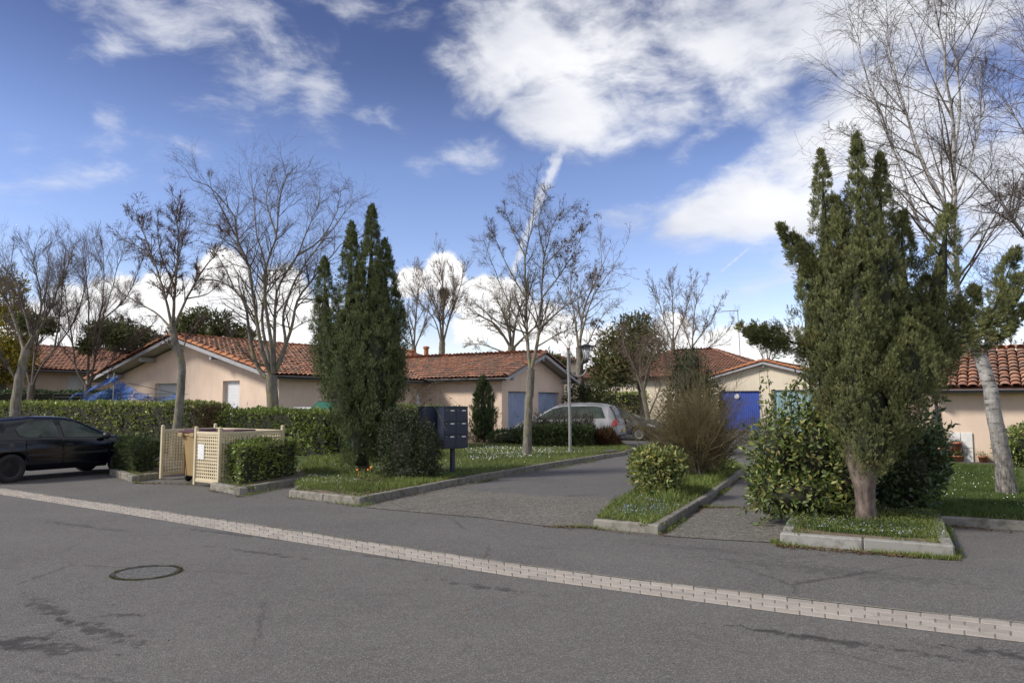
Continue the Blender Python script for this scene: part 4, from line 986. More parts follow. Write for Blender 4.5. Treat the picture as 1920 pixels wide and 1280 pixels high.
def hip_roof(rt, c0, ex, ey, w, l, z, rise, tilem, ov=.5):
    """hipped roof over rectangle; long side along ex (w), depth ey (l)"""
    e0 = c0 - ex * ov - ey * ov + UP * z; W, L = w + 2 * ov, l + 2 * ov; h = L / 2
    A, B, C, D = e0, e0 + ex * W, e0 + ex * W + ey * L, e0 + ey * L; R1, R2 = e0 + ex * h + ey * h + UP * rise, e0 + ex * (W - h) + ey * h + UP * rise
    tl = []
    for (p, q, top1, top2) in ((A, B, R1, R2), (B, C, R2, R2), (C, D, R2, R1), (D, A, R1, R1)):
        a = nrm(q - p); Lq = np.linalg.norm(q - p); base = p + a * np.dot(top1 - p, a); s = top1 - base; Ls = np.linalg.norm(s); t1 = np.dot(top1 - p, a); t2 = np.dot(top2 - p, a)
        tl.append(tile_rows(p, a, s, Lq, Ls, mask=lambda u, v, t1=t1, t2=t2, Lq=Lq, Ls=Ls: (u > t1 * v / Ls) & (u < Lq - (Lq - t2) * v / Ls)))
    roof = mesh_obj('roof', *merge(tl), tilem, rt)
    d = MB(); k = -UP * .02; d.add([x + k for x in (A, B, C, D, R1, R2)], [(0, 1, 5, 4), (1, 2, 5), (2, 3, 4, 5), (3, 0, 4)]); d.build('roof_deck', M['under'], roof)
    s = MB(); s.add([x - UP * .12 for x in (A, B, C, D)], [(3, 2, 1, 0)]); s.build('soffit', M['soffit'], roof)
    rl = [tile_line(p + UP * .04, q + UP * .04, UP, .12, .38) for p, q in ((A, R1), (B, R2), (C, R2), (D, R1), (R1, R2))]
    mesh_obj('hip_tiles', *merge(rl), M['tile_old'], roof)
    for p, q in ((A, B), (B, C)):
        g = MB(); gutter_run(g, p - UP * .05, q - UP * .05); g.build('gutter', M['gutter'], rt)
    return roof
def box_walls(rt, c0, ex, ey, w, l, z, mat, holes_f=(), holes_r=()):
    mb = MB(); wall_holes(mb, c0, ex, w, z, list(holes_f), nin=ey); wall_holes(mb, c0 + ex * w, ey, l, z, list(holes_r), nin=-ex)
    wall_holes(mb, c0 + ex * w + ey * l, -ex, w, z, [], nin=-ey); wall_holes(mb, c0 + ey * l, -ey, l, z, [], nin=ex)
    return mb.build('wall', mat, rt)
def shutter_window(rt, o, ex, nin, hole, m='shutter', drop=1.0, depth=.16):
    a, b, c, d = hole; g = MB(); f = MB(); nn = -nin
    p = o + ex * a + UP * c + nin * depth; H = d - c
    gl = MB(); gl.poly([p + nin * .02, p + ex * (b - a) + nin * .02, p + ex * (b - a) + UP * H + nin * .02, p + UP * H + nin * .02]); win = gl.build('window', M['glass'], rt)
    slats(g, p + UP * H * (1 - drop) + ex * .04, ex, (b - a) - .08, H * drop, nn); g.build('shutter', M[m], win)
    for x in (0, b - a - .04): f.box(p + ex * x - nin * .03, ex * .04, UP * H, nin * .05)
    f.box(p - nin * .06 + ex * .04, ex * (b - a - .08), UP * .03, nin * .07); f.build('frame', M['white'], win)
    return win
def plank_door(rt, o, ex, nin, hole, mat, depth=.14, pitch=.12):
    a, b, c, d = hole; mb = MB(); k = int((b - a) / pitch); e = (b - a) / k
    for i in range(k): mb.bbox(o + ex * (a + (i + .5) * e) + UP * (c + d) / 2 + nin * (depth + .02), ex * (e - .006), nin * .03, UP * (d - c - .02), .012)
    dr = mb.build('garage_door', mat, rt)
    bk = MB(); p = o + ex * a + UP * c + nin * (depth + .05); bk.poly([p, p + ex * (b - a), p + ex * (b - a) + UP * (d - c), p + UP * (d - c)]); bk.build('backing', M['dark'], dr)
    hd = MB(); hd.tube([o + ex * ((a + b) / 2 - .06) + UP * (c + 1.0) + nin * (depth - .03), o + ex * ((a + b) / 2 + .06) + UP * (c + 1.0) + nin * (depth - .03)], .014, 6); hd.build('handle', M['gutter'], dr)
    return dr

def build_houses():
    # --- the pink gable house behind the clipped hedge
    A0 = V(-17.75, 33.0, 0); w = 11.1
    h1 = plane_uv(291, 719, A0, D1); h1b = plane_uv(345, 790, A0, D1); h2 = plane_uv(418, 714, A0, D1); h2b = plane_uv(447, 800, A0, D1)
    holes = [(h1[0], h1b[0], .25, h1[1]), (h2[0], h2b[0], .9, h2[1])]
    cor = A0 + D1 * w; sw = plane_uv(580, 700, cor, D2)
    H = gable_house('gable_house', 'pink beige gable-fronted house with red tiles behind the clipped hedge and the big bare tree', A0, D1, D2, w, 9.6, 2.62, 1.50, M['wall_pink'], M['tile'], holes, ovg=.75, ove=.55, purlins=(w * .09, w * .30, w / 2, w * .72))
    for hh in holes: shutter_window(H, A0, D1, D2, hh, 'shutter' if hh is holes[1] else 'shutter_grey')
    # --- twin garage with its gable turned to the drive
    C = V(-.43, 31.5, 0); w = 5.45
    # local frame: gable faces +D1, so ex runs along D2 and "depth" runs along -D1
    d = []
    for (x0, x1, yt) in ((953, 993, 722), (1006, 1034, 727)):
        a = plane_uv(x0, yt, C, D2); b = plane_uv(x1, yt, C, D2); d.append((a[0], min(b[0], w - .35), .06, 2.12))
    d[0] = (d[0][0], d[0][0] + 1.95, .06, 2.14); d[1] = (d[0][1] + .55, d[0][1] + .55 + 1.95, .06, 2.14)
    front = gable_house('twin_garage', 'pink beige garage with two faded blue doors in its gable beside the silver car', C, D2, -D1, w, 9.0, 2.72, .98, M['wall_pink'], M['tile'], d, ovg=.55, ove=.5, purlins=(w * .04, w / 2, w * .96), gutters='LR', verge='tile')
    for hh in d: plank_door(front, C, D2, -D1, hh, M['door_blue'])
    dp = MB(); g = C - D1 * .75 - D2 * .09
    dp.tube([g - D2 * .42 + UP * 2.52, g - D2 * .42 + UP * 2.36, g - D2 * .02 - D1 * -.22 + UP * 2.05, g + D1 * .22 + UP * 1.9, g + D1 * .22 + UP * .12], .05, 10); dp.build('downpipe', M['gutter'], front)
    dp2 = MB(); g = C - D1 * 4.75 - D2 * .09; dp2.tube([g + UP * 2.5, g + UP * .1], .05, 8); dp2.build('downpipe', M['gutter'], front)
    # --- long house at far left seen side-on, in shade
    A0 = P(55, 687, 36); A0 = V(A0[0], A0[1], 0) - D2 * 7; e = 3.25
    hw = plane_uv(127, 702, A0, D2); hwb = plane_uv(157, 740, A0, D2)
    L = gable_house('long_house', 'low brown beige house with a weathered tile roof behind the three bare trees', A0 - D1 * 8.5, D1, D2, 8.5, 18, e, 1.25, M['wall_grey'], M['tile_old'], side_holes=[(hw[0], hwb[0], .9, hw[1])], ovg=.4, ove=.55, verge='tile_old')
    shutter_window(L, A0, D2, -D1, (hw[0], hwb[0], .9, hw[1]), 'shutter_grey', .55)
    # --- house behind the garage with orange chimney pots
    rt = root('hipped_house', 'house with an orange hipped roof and three clay chimney pots behind the twin garage', 'house', V(-9.5, 50, 0))
    R2 = P(752, 645, 48); cz = P(861, 667, 48)
    c0 = V(-22, 53, 0); box_walls(rt, c0, D1, D2, 17.5, 9, 3.4, M['wall_pink']); hip_roof(rt, c0, D1, D2, 17.5, 9, 3.35, 2.2, M['tile'], .5)
    for (px, y0, y1) in ((756, 668, 652), (772, 678, 655), (799, 672, 649)):
        p = P(px, y0, 45.0); q = P(px, y1, 45.0); m = MB(); m.lathe(p, [(.14, -.3), (.14, (q - p)[2] - .15), (.20, (q - p)[2] - .14), (.2, (q - p)[2] - .05), (.12, (q - p)[2])], 12); m.build('chimney', M['tile_warm'], rt)
    # --- pale house with dull roof beyond, between the tree trunks
    rt = root('dull_roof_house', 'house with a dull brown roof just showing over the ridge of the twin garage', 'house', V(-1, 62, 0))
    c0 = P(865, 700, 60) * V(1, 1, 0); box_walls(rt, c0, V(1, 0, 0), V(0, 1, 0), 9.5, 8, 5.0, M['wall_cream']); hip_roof(rt, c0, V(1, 0, 0), V(0, 1, 0), 9.5, 8, 4.95, 1.0, M['tile_old'], .5)
    # --- cream garage with a royal blue door
    Yc = 44.0; ap = P(1433, 690, Yc); A0 = V(ap[0], ap[1], 0) - D1 * 3.75; w = 7.5
    d1a = plane_uv(1348, 733, A0, D1); d1b = plane_uv(1424, 733, A0, D1); d2a = plane_uv(1450, 731, A0, D1); d2b = plane_uv(1533, 731, A0, D1)
    hs = [(d1a[0], d1b[0], .02, d1a[1]), (d2a[0], min(d2b[0], w - .3), .02, d2a[1])]
    el, er = plane_uv(1342, 716, A0, D1)[1], plane_uv(1520, 702, A0, D1)[1]
    RG = gable_house('cream_garage', 'cream garage with one royal blue and one pale teal door at the path end', A0, D1, D2, w, 9, 2.90, 1.02, M['wall_cream'], M['tile_old'], hs, ovg=.35, ove=.25, purlins=(w / 2,), gutters='', verge='tile_warm')
    dr = plank_door(RG, A0, D1, D2, hs[0], M['door_royal'])
    c = P(1381, 744, 0.01 + Yc + .35); lp = MB(); x, z = plane_uv(1381, 743, A0, D1); lp.lathe(A0 + D1 * x + UP * z + D2 * .10, [(.16, 0), (.16, -.0), (.15, .03), (.001, .035)], 14, -D2); lp.build('round_window', M['white'], dr)
    plank_door(RG, A0, D1, D2, hs[1], M['door_teal'])
    # --- hipped house behind it
    rt = root('weathered_house', 'house with a weathered hipped tile roof and television aerial left of the cream garage', 'house', V(18, 54, 0))
    r = P(1330, 667, 54); c0 = V(r[0] - 9.5, 52.5, 0); box_walls(rt, c0, D1, D2, 13, 10, 3.3, M['wall_cream']); hip_roof(rt, c0, D1, D2, 13, 10, 3.3, 2.05, M['tile_old'], .5)
    # aerial on the roof
    b = P(1389, 672, 53); t = P(1383, 581, 53); an = root('tv_aerial', 'thin television aerial standing on the weathered hipped roof', 'aerial', b)
    m = MB(); m.tube([b - UP * 1.2, t], .03, 6); m.build('mast', M['steel'], an)
    m = MB(); m.tube([t - UP * .05, P(1352, 583.5, 53)], .022, 6)
    for k in range(9): q = t + (P(1352, 583.5, 53) - t) * (k / 8) - UP * .05; m.tube([q - V(.03, .35, 0), q + V(.03, .35, 0)], .010, 4)
    for s in (-1, 1):
        for k in range(3): q = t - UP * .1; m.tube([q + UP * .15 * k, q + UP * (.15 * k) + V(.22 * s, .1, .2)], .010, 4)
    m.build('antenna_boom', M['steel'], an)
    m = MB(); q = t - UP * 1.0; m.tube([q - V(.45, 0, 0), q + V(.25, 0, 0)], .015, 5)
    for k in range(6): w_ = q + V(-.45 + .14 * k, 0, 0); m.tube([w_ - V(0, .25, 0), w_ + V(0, .25, 0)], .008, 4)
    m.build('small_antenna', M['steel'], an)
    # --- small cream house with white shutters beyond the cars
    rt = root('shuttered_house', 'small cream house with white shutters far behind the silver car', 'house', V(8, 62, 0))
    c0 = P(1088, 740, 60) * V(1, 1, 0); ex, ey = V(1, .02, 0) / np.linalg.norm(V(1, .02, 0)), V(-.02, 1, 0) / np.linalg.norm(V(-.02, 1, 0)); W = 9.5
    hs = []
    for (x0, x1, y0, y1) in ((1131, 1143, 716, 737), (1172, 1184, 716, 737)):
        a, zt = plane_uv(x0, y0, c0, ex); b, zb = plane_uv(x1, y1, c0, ex); hs.append((a, b, zb, zt))
    box_walls(rt, c0, ex, ey, W, 8, 3.9, M['wall_cream'], hs); hip_roof(rt, c0, ex, ey, W, 8, 3.9, 1.7, M['tile_old'], .4)
    for hh in hs: shutter_window(rt, c0, ex, ey, hh, 'shutter', .9)
    for hh in hs:
        m = MB(); m.bbox(c0 + ex * (hh[1] + .45) + UP * (hh[2] + hh[3]) / 2 - ey * .04, ex * .8, ey * .04, UP * (hh[3] - hh[2]), .01); m.build('shutter_leaf', M['shutter'], rt)
    # --- the house at the right with flower pots
    A0 = V(11.30, 20.0, 0); e = 1.98; l = 16.0
    A0 = G(1757, 871); A0 = V(A0[0], A0[1], 0)
    rt = root('tiled_house', 'pink beige house with a close red tiled roof and dark gutter behind the leaning birch', 'house', A0 + D1 * 5 + D2 * 3)
    zb = plane_uv(1779, 810, A0, D1); zc = plane_uv(1826, 867, A0, D1)
    mb = MB(); wall_holes(mb, A0, D1, l, 2.0, [], nin=D2); wall_holes(mb, A0 + D2 * 7, -D2, 7, 2.0, [], nin=D1)
    mb.poly([A0 + D2 * 7 + UP * 2, A0 + UP * 2, A0 + D2 * 3.5 + UP * 3.0]); mb.poly([A0 + D1 * l, A0 + D1 * l + D2 * 7, A0 + D1 * l + D2 * 7 + UP * 2, A0 + D1 * l + D2 * 3.5 + UP * 3, A0 + D1 * l + UP * 2])
    mb.build('wall', M['wall_pink'], rt)
    ev = A0 - D2 * .45 - D1 * .15 + UP * 2.02; rg = A0 + D2 * 3.5 - D1 * .15 + UP * 3.22; s = rg - ev
    t1 = tile_rows(ev, D1, s, l, np.linalg.norm(s), pitch=.235, exp=.36, r=.118, hgt=.085); ev2 = A0 + D2 * 7.45 - D1 * .15 + UP * 2.02; s2 = rg - ev2; t2 = tile_rows(ev2, D1, s2, l, np.linalg.norm(s2), pitch=.235, exp=.36)
    rf = mesh_obj('roof', *merge([t1, t2]), M['tile'], rt)
    d = MB(); q = -UP * .02; d.add([ev + q, ev + D1 * l + q, rg + D1 * l + q, rg + q, ev2 + q, ev2 + D1 * l + q], [(0, 1, 2, 3), (3, 2, 5, 4)]); d.build('roof_deck', M['under'], rf)
    sf = MB(); sf.box(ev - UP * .11, D1 * l, D2 * .45, UP * .02); sf.build('soffit', M['soffit'], rf)
    mesh_obj('ridge_tiles', *tile_line(rg + UP * .03, rg + D1 * l + UP * .03, UP, .13, .4), M['tile'], rf)
    mesh_obj('verge_tiles', *tile_line(ev + UP * .04, rg + UP * .04, UP, .13, .36), M['tile'], rf)
    g = MB(); gutter_run(g, ev - UP * .04 - D2 * .06, ev - UP * .04 - D2 * .06 + D1 * l, .075); g.build('gutter', M['gutter'], rt)
    fb = MB(); fb.box(ev - UP * .13 + D2 * .01, D1 * l, D2 * .02, UP * .11); fb.build('eaves_board', M['fascia'], rt)
    dp = MB(); gg = A0 - D2 * .07 + D1 * .05; dp.tube([gg - D2 * .4 + UP * 1.88, gg - D2 * .4 + UP * 1.8, gg + UP * 1.6, gg + UP * .1], .045, 10); dp.build('downpipe', M['gutter'], rt)
    m = MB(); x0, x1, z0, z1 = zb[0], zc[0], max(.1, zc[1]), zb[1]; mid = (x0 + x1) / 2; hz = z0 + (z1 - z0) * .48
    for (a, b, c, dd) in ((x0, mid - .004, hz + .004, z1), (mid + .004, x1, hz + .004, z1), (x0, x1, z0, hz - .004)): m.bbox(A0 + D1 * (a + b) / 2 + UP * (c + dd) / 2 - D2 * .025, D1 * (b - a), D2 * .05, UP * (dd - c), .008)
    m.build('meter_cupboard', M['white'], rt)
    m = MB(); m.box(A0 - D2 * .30 - D1 * .2, D1 * l, D2 * .28, UP * .115); m.build('plinth', M['concrete'], rt)
    # roof beyond it
    rt = root('far_roof_house', 'house whose brown roof shows beyond the tiled house at the birch fork', 'house', V(22, 40, 0))
    c0 = P(1790, 700, 40) * V(1, 1, 0); box_walls(rt, c0, V(1, 0, 0), V(0, 1, 0), 3.0, 5, 4.0, M['wall_grey']); hip_roof(rt, c0 - V(1.5, 0, 0), V(1, 0, 0), V(0, 1, 0), 4.4, 3.4, 4.0, 1.1, M['tile_old'], .3)
    # pots and stand on the right house's plinth
    def pot(px, r, h, label, plant=None, z=.115, Yoff=-.17, cat='flower pot', flower=None):
        x, _ = plane_uv(px, 860, A0, D1); c = A0 + D1 * x + D2 * Yoff + UP * z
        p = root('flower_pot', label, cat, c, None); m = MB(); m.lathe(c, [(r * .70, 0), (r * .95, h * .8), (r * 1.06, h * .8), (r * 1.06, h), (r * .93, h), (r * .9, h * .88), (.001, h * .86)], 18); m.build('pot', M['terracotta'], p, True)
        if plant:
            n, sz, sp, mt, tp = plant; q = c + UP * h + rng.normal(size=(n, 3)) * V(sp[0], sp[0], 0) + UP * np.abs(rng.normal(size=(n, 1))) * sp[1]
            v, f = scatter(tp, q, rng.normal(size=q.shape) * .6 + UP * .8, rng.uniform(*sz, n)); mesh_obj('plant', v, f, mt, p)
        if flower: v, f = scatter(DISC, c + UP * h + rng.normal(size=(40, 3)) * V(.09, .09, .03) + UP * .1, V(0, -1, .6) + rng.normal(size=(40, 3)) * .4, .022); mesh_obj('blooms', v, f, M['yellowfl'], p)
        return c
    pot(1767, .25, .36, 'large terracotta pot under the downpipe of the tiled house', (160, (.08, .16), (.09, .22), M['laurel_dark'], LEAFN))
    pot(1797, .14, .16, 'low dark planter of yellow flowers on the plinth below the hanging pot', (160, (.05, .09), (.1, .06), M['laurel_dark'], LEAFN), flower=True)
    pot(1843, .11, .17, 'small terracotta pot alone on the plinth right of the white cupboard', (90, (.03, .06), (.05, .05), M['laurel_yellow'], LEAFN))
    x, _ = plane_uv(1795, 860, A0, D1); c = A0 + D1 * x - D2 * .19 + UP * .115; _, zt = plane_uv(1795, 835, A0, D1)
    st = root('plant_stand', 'thin wire plant stand in front of the white meter cupboard', 'plant stand', c); m = MB()
    for k in range(4): a = pi / 4 + k * pi / 2; m.tube([c + V(cos(a) * .15, sin(a) * .15, 0), c + V(cos(a) * .17, sin(a) * .17, (zt - .115) * .7), c + V(cos(a) * .12, sin(a) * .12, zt - .115)], .006, 5)
    m.build('legs', M['wire'], st); m = MB(); m.lathe(c + UP * (zt - .125), [(.125, 0), (.135, .006), (.125, .012)], 16); m.build('ring', M['wire'], st)
    pot(1795, .13, .21, 'terracotta pot standing on the wire plant stand', (110, (.03, .06), (.07, .03), M['laurel_dark'], LEAFN), z=zt - .11, Yoff=-.19)
build_houses()

# ================================================================== CARS
def car(name, label, rear, heading, paint, Lc, Wc, zt, belt, wheels, wr, side_windows, screens, rimm, doors=(), group=None, rails=False, clear=.24, zk=1.0):
    """lofted car body. x runs from the rear bumper (0) to the nose (Lc)"""
    h = nrm(np.asarray(heading, float)); lf = np.cross(UP, h); rear = np.asarray(rear, float)
    def W(p): p = np.asarray(p, float); return rear + p[..., 0:1] * h + p[..., 1:2] * lf + p[..., 2:3] * zk * UP
    rt = root(name, label, 'car', rear + h * Lc / 2, group)
    xs = np.unique(np.round(np.concatenate([np.linspace(0, Lc, 75), *[np.linspace(x - R - .04, x + R + .04, 15) for x, R in wheels]]), 4)); xs = xs[(xs >= 0) & (xs <= Lc)]
    def sm(tab, x):
        t = np.array(tab); return np.interp(x, t[:, 0], t[:, 1])
    hw = Wc / 2
    def section(x):
        z0 = sm(zt, x); wm = hw * (1 - .16 * max(0, (x - (Lc - .55)) / .55) ** 2.2 - .10 * max(0, (.35 - x) / .35) ** 2)
        zb = min(sm(belt, x), z0 - .05); r = sm(wr, x) * hw; r = min(r, wm - .05); wb = wm - .055
        bot = clear + .10 * max(0, (x - (Lc - .4)) / .4) + .12 * max(0, (.35 - x) / .35)
        arch = 0
        for wx, R in wheels:
            if abs(x - wx) < R: arch = max(arch, .31 + math.sqrt(R * R - (x - wx) ** 2))
        zm = min(.66, zb - .06); k = z0 - zb
        pts = [(0, z0), (.5 * r, z0 - .012 * (1 if k > .2 else .5)), (.88 * r, z0 - min(.045, k * .4)), (r, z0 - min(.10, k * .6)), ((r + wb) / 2 + .02, (z0 - min(.10, k * .6) + zb) / 2), (wb, zb), (wb + .03, zb - .05), (wm, zm), (wm, zm - .18), (wm - .015, .34), (wm - .05, bot), (wm * .5, bot), (0, bot)]
        if arch: pts = [(y, max(z, arch) if i >= 7 else z) for i, (y, z) in enumerate(pts)]
        return np.array(pts)
    S = np.array([section(x) for x in xs]); K = S.shape[1]
    # round the plan of nose and tail slightly
    vs, fs = [], []
    for i, x in enumerate(xs):
        for s in (1, -1):
            for (y, z) in S[i]:
                bow = .10 * (y / hw) ** 2 * (np.clip((x - (Lc - .5)) / .5, 0, 1) - np.clip((.4 - x) / .4, 0, 1))
                vs.append((x - bow, s * y, z))
    n = len(xs)
    for i in range(n - 1):
        for s in range(2):
            for k in range(K - 1):
                a = i * 2 * K + s * K + k; b = a + 2 * K; q = (a, a + 1, b + 1, b); fs.append(q if s == 1 else q[::-1])
    for i, rev in ((0, False), (n - 1, True)):
        b = i * 2 * K; loop = [b + k for k in range(K)] + [b + K + k for k in range(K - 2, 0, -1)]; fs.append(tuple(loop[::-1] if rev else loop))
    body = mesh_obj('body', W(np.array(vs)), fs, paint, rt, True)
    def side_y(x, z):
        s = section(x)[2:11]; return float(np.interp(-z, -s[:, 1], s[:, 0]))
    def top_z(x, y):
        s = section(x)[:4]; return float(np.interp(abs(y), s[:, 0], s[:, 1]))
    def side_patch(poly, s, off, nx=36, nz=10):
        """grid draped on the side inside a polygon given as lower and upper (x,z) edges"""
        lo, up = np.array(poly[0]), np.array(poly[1]); v = []; f = []
        tl = np.linspace(0, 1, len(lo)); tu = np.linspace(0, 1, len(up))
        for i in range(nx + 1):
            t = i / nx; a = V(np.interp(t, tl, lo[:, 0]), np.interp(t, tl, lo[:, 1])); b = V(np.interp(t, tu, up[:, 0]), np.interp(t, tu, up[:, 1]))
            for j in range(nz + 1): q = a + (b - a) * j / nz; v.append((q[0], s * (side_y(q[0], q[1]) + off), q[1]))
        for i in range(nx):
            for j in range(nz): a = i * (nz + 1) + j; q = (a, a + nz + 1, a + nz + 2, a + 1); f.append(q if s < 0 else q[::-1])
        return np.array(v), f
    for s in (1, -1):
        for (poly, par) in side_windows:
            v, f = side_patch(poly, s, .010); mesh_obj('side_window', W(v), f, M['glass'], rt, True)
        for (x0, x1, hx) in doors:
            zb0, zb1 = sm(belt, x0) - .03, sm(belt, x1) - .03
            v, f = side_patch(([(x0, .36), (x1, .36)], [(x0, zb0), (x1, zb1)]), s, .005, 10, 8); d = mesh_obj('door', W(v), f, paint, rt, True)
            m = MB(); z = min(zb0, zb1) - .08; m.bbox(W(V(hx, s * (side_y(hx, z) + .02), z)), h * .17, lf * .03, UP * .035, .008); m.build('handle', M['trim'], d)
            m = MB(); z = .55
            for k in range(8): xa, xb = x0 + .03 + (x1 - x0 - .06) * k / 8, x0 + .03 + (x1 - x0 - .06) * (k + 1) / 8; m.add([W(V(xa, s * (side_y(xa, z) + .014), z)), W(V(xb, s * (side_y(xb, z) + .014), z)), W(V(xb, s * (side_y(xb, z + .05) + .014), z + .05)), W(V(xa, s * (side_y(xa, z + .05) + .014), z + .05))], [(0, 1, 2, 3) if s < 0 else (3, 2, 1, 0)])
            m.build('rubbing_strip', M['trim'], d)
            for (a, b) in ((x0, x0 + .008), (x1 - .008, x1)):
                v, f = side_patch(([(a, .36), (b, .36)], [(a, zb0), (b, zb0)]), s, .008, 1, 8); mesh_obj('door_gap', W(v), f, M['dark'], d)
    for (nm, x0, x1, w0, w1) in screens:
        v, f = [], []; nx, ny = 8, 10
        for i in range(nx + 1):
            x = x0 + (x1 - x0) * i / nx; w = (w0 + (w1 - w0) * i / nx)
            for j in range(ny + 1): y = w * (2 * j / ny - 1); v.append((x, y, top_z(x, y) + .008))
        for i in range(nx):
            for j in range(ny): a = i * (ny + 1) + j; f.append((a, a + ny + 1, a + ny + 2, a + 1))
        mesh_obj(nm, W(np.array(v)), f, M['glass'], rt, True)
    for wx, R in wheels:
        for s in (1, -1):
            c = V(wx, s * (hw - .10), R - .075 + .02); r = c[2]; e = bpy.data.objects.new('wheel', None); COL.objects.link(e); e.parent = rt
            cw = W(c); ax = lf * s
            m = MB(); m.lathe(cw, [(r * .62, -.09), (r * .9, -.095), (r, -.07), (r, .07), (r * .92, .095), (r * .66, .085), (r * .62, .06)], 32, ax); m.build('tyre', M['rubber'], e, True)
            m = MB(); m.lathe(cw, [(.001, .05), (.055, .06), (.06, .04), (.055, .0)], 16, ax)
            m.lathe(cw, [(r * .60, .075), (r * .66, .08), (r * .64, .0), (r * .58, .0), (r * .60, .075)], 28, ax)
            u = nrm(np.cross(ax, UP)); w_ = np.cross(u, ax)
            for k in range(9):
                a = 2 * pi * k / 9; d = u * cos(a) + w_ * sin(a); t = np.cross(ax, d); m.bbox(cw + d * r * .34 + ax * .055, d * r * .58, t * .035, ax * .025, .006)
            m.build('rim', rimm, e)
            m = MB(); m.lathe(cw, [(r * .6, -.05), (r * .6, .01), (.001, .012)], 24, ax); m.build('brake_disc', M['dark'], e)
    # wheel wells: dark liner
    m = MB()
    for wx, R in wheels:
        for s in (1, -1):
            n = 14; v = [W(V(wx + (R - .004) * cos(pi * k / n), s * (hw - .02 - e), .31 + (R - .004) * sin(pi * k / n))) for e in (.03, .36) for k in range(n + 1)]
            v2 = [W(V(wx + (R - .004) * cos(pi * k / n), s * (hw - .38), .31 + (R - .004) * sin(pi * k / n))) for k in range(n + 1)]
            ml = MB(); ml.add(v, [(k, k + 1, n + 2 + k, n + 1 + k) for k in range(n)]); ml.add(v2, [tuple(range(n + 1))]); ml.build('wheel_well', M['dark'], rt)
    for s in (1, -1):
        # door mirror
        bx = [p for p in doors][-1][1] - .12 if doors else Lc * .62; z = sm(belt, bx) + .06; c = V(bx, s * (hw + .07), z); m = MB(); pr = [(max(.001, sin(pi * k / 8)), -cos(pi * k / 8)) for k in range(9)]
        m2 = [(r_ * .085, q * .10) for r_, q in pr]; m.lathe(W(c), m2, 12, lf); m.tube([W(V(bx, s * (side_y(bx, z - .06) - .02), z - .06)), W(c)], .025, 6); m.build('door_mirror', M['trim'], rt, True)
        # lamps
        v, f = side_patch(([(.02, .80), (.36, .84)], [(.07, .98), (.32, .93)]) if Lc < 4 else ([(.03, .82), (.30, .80)], [(.06, 1.08), (.22, 1.0)]), s, .012, 5, 5); mesh_obj('tail_light', W(v), f, M['red'], rt, True)
        xs_ = Lc - .46
        v, f = side_patch(([(xs_, .66), (Lc - .12, .58)], [(xs_ - .03, .76), (Lc - .14, .68)]), s, .010, 6, 4); mesh_obj('headlight', W(v), f, M['lamp'], rt, True)
    # plates and bumper trims
    m = MB(); m.bbox(W(V(-.008, 0, .62)), h * .012, lf * .52, UP * .11, .004); m.build('number_plate', M['plate'], rt)
    m = MB(); m.bbox(W(V(.005, 0, .44)), h * .05, lf * Wc * .74, UP * .07, .015); m.build('rear_bumper', M['trim'], rt)
    if rails:
        for s in (1, -1):
            m = MB(); m.tube([W(V(x, s * hw * .70, top_z(x, hw * .70) + q)) for x, q in ((.62, 0), (.75, .05), (1.5, .06), (2.3, .05), (2.45, 0))], .016, 6); m.build('roof_rail', M['steel'], rt)
    return rt
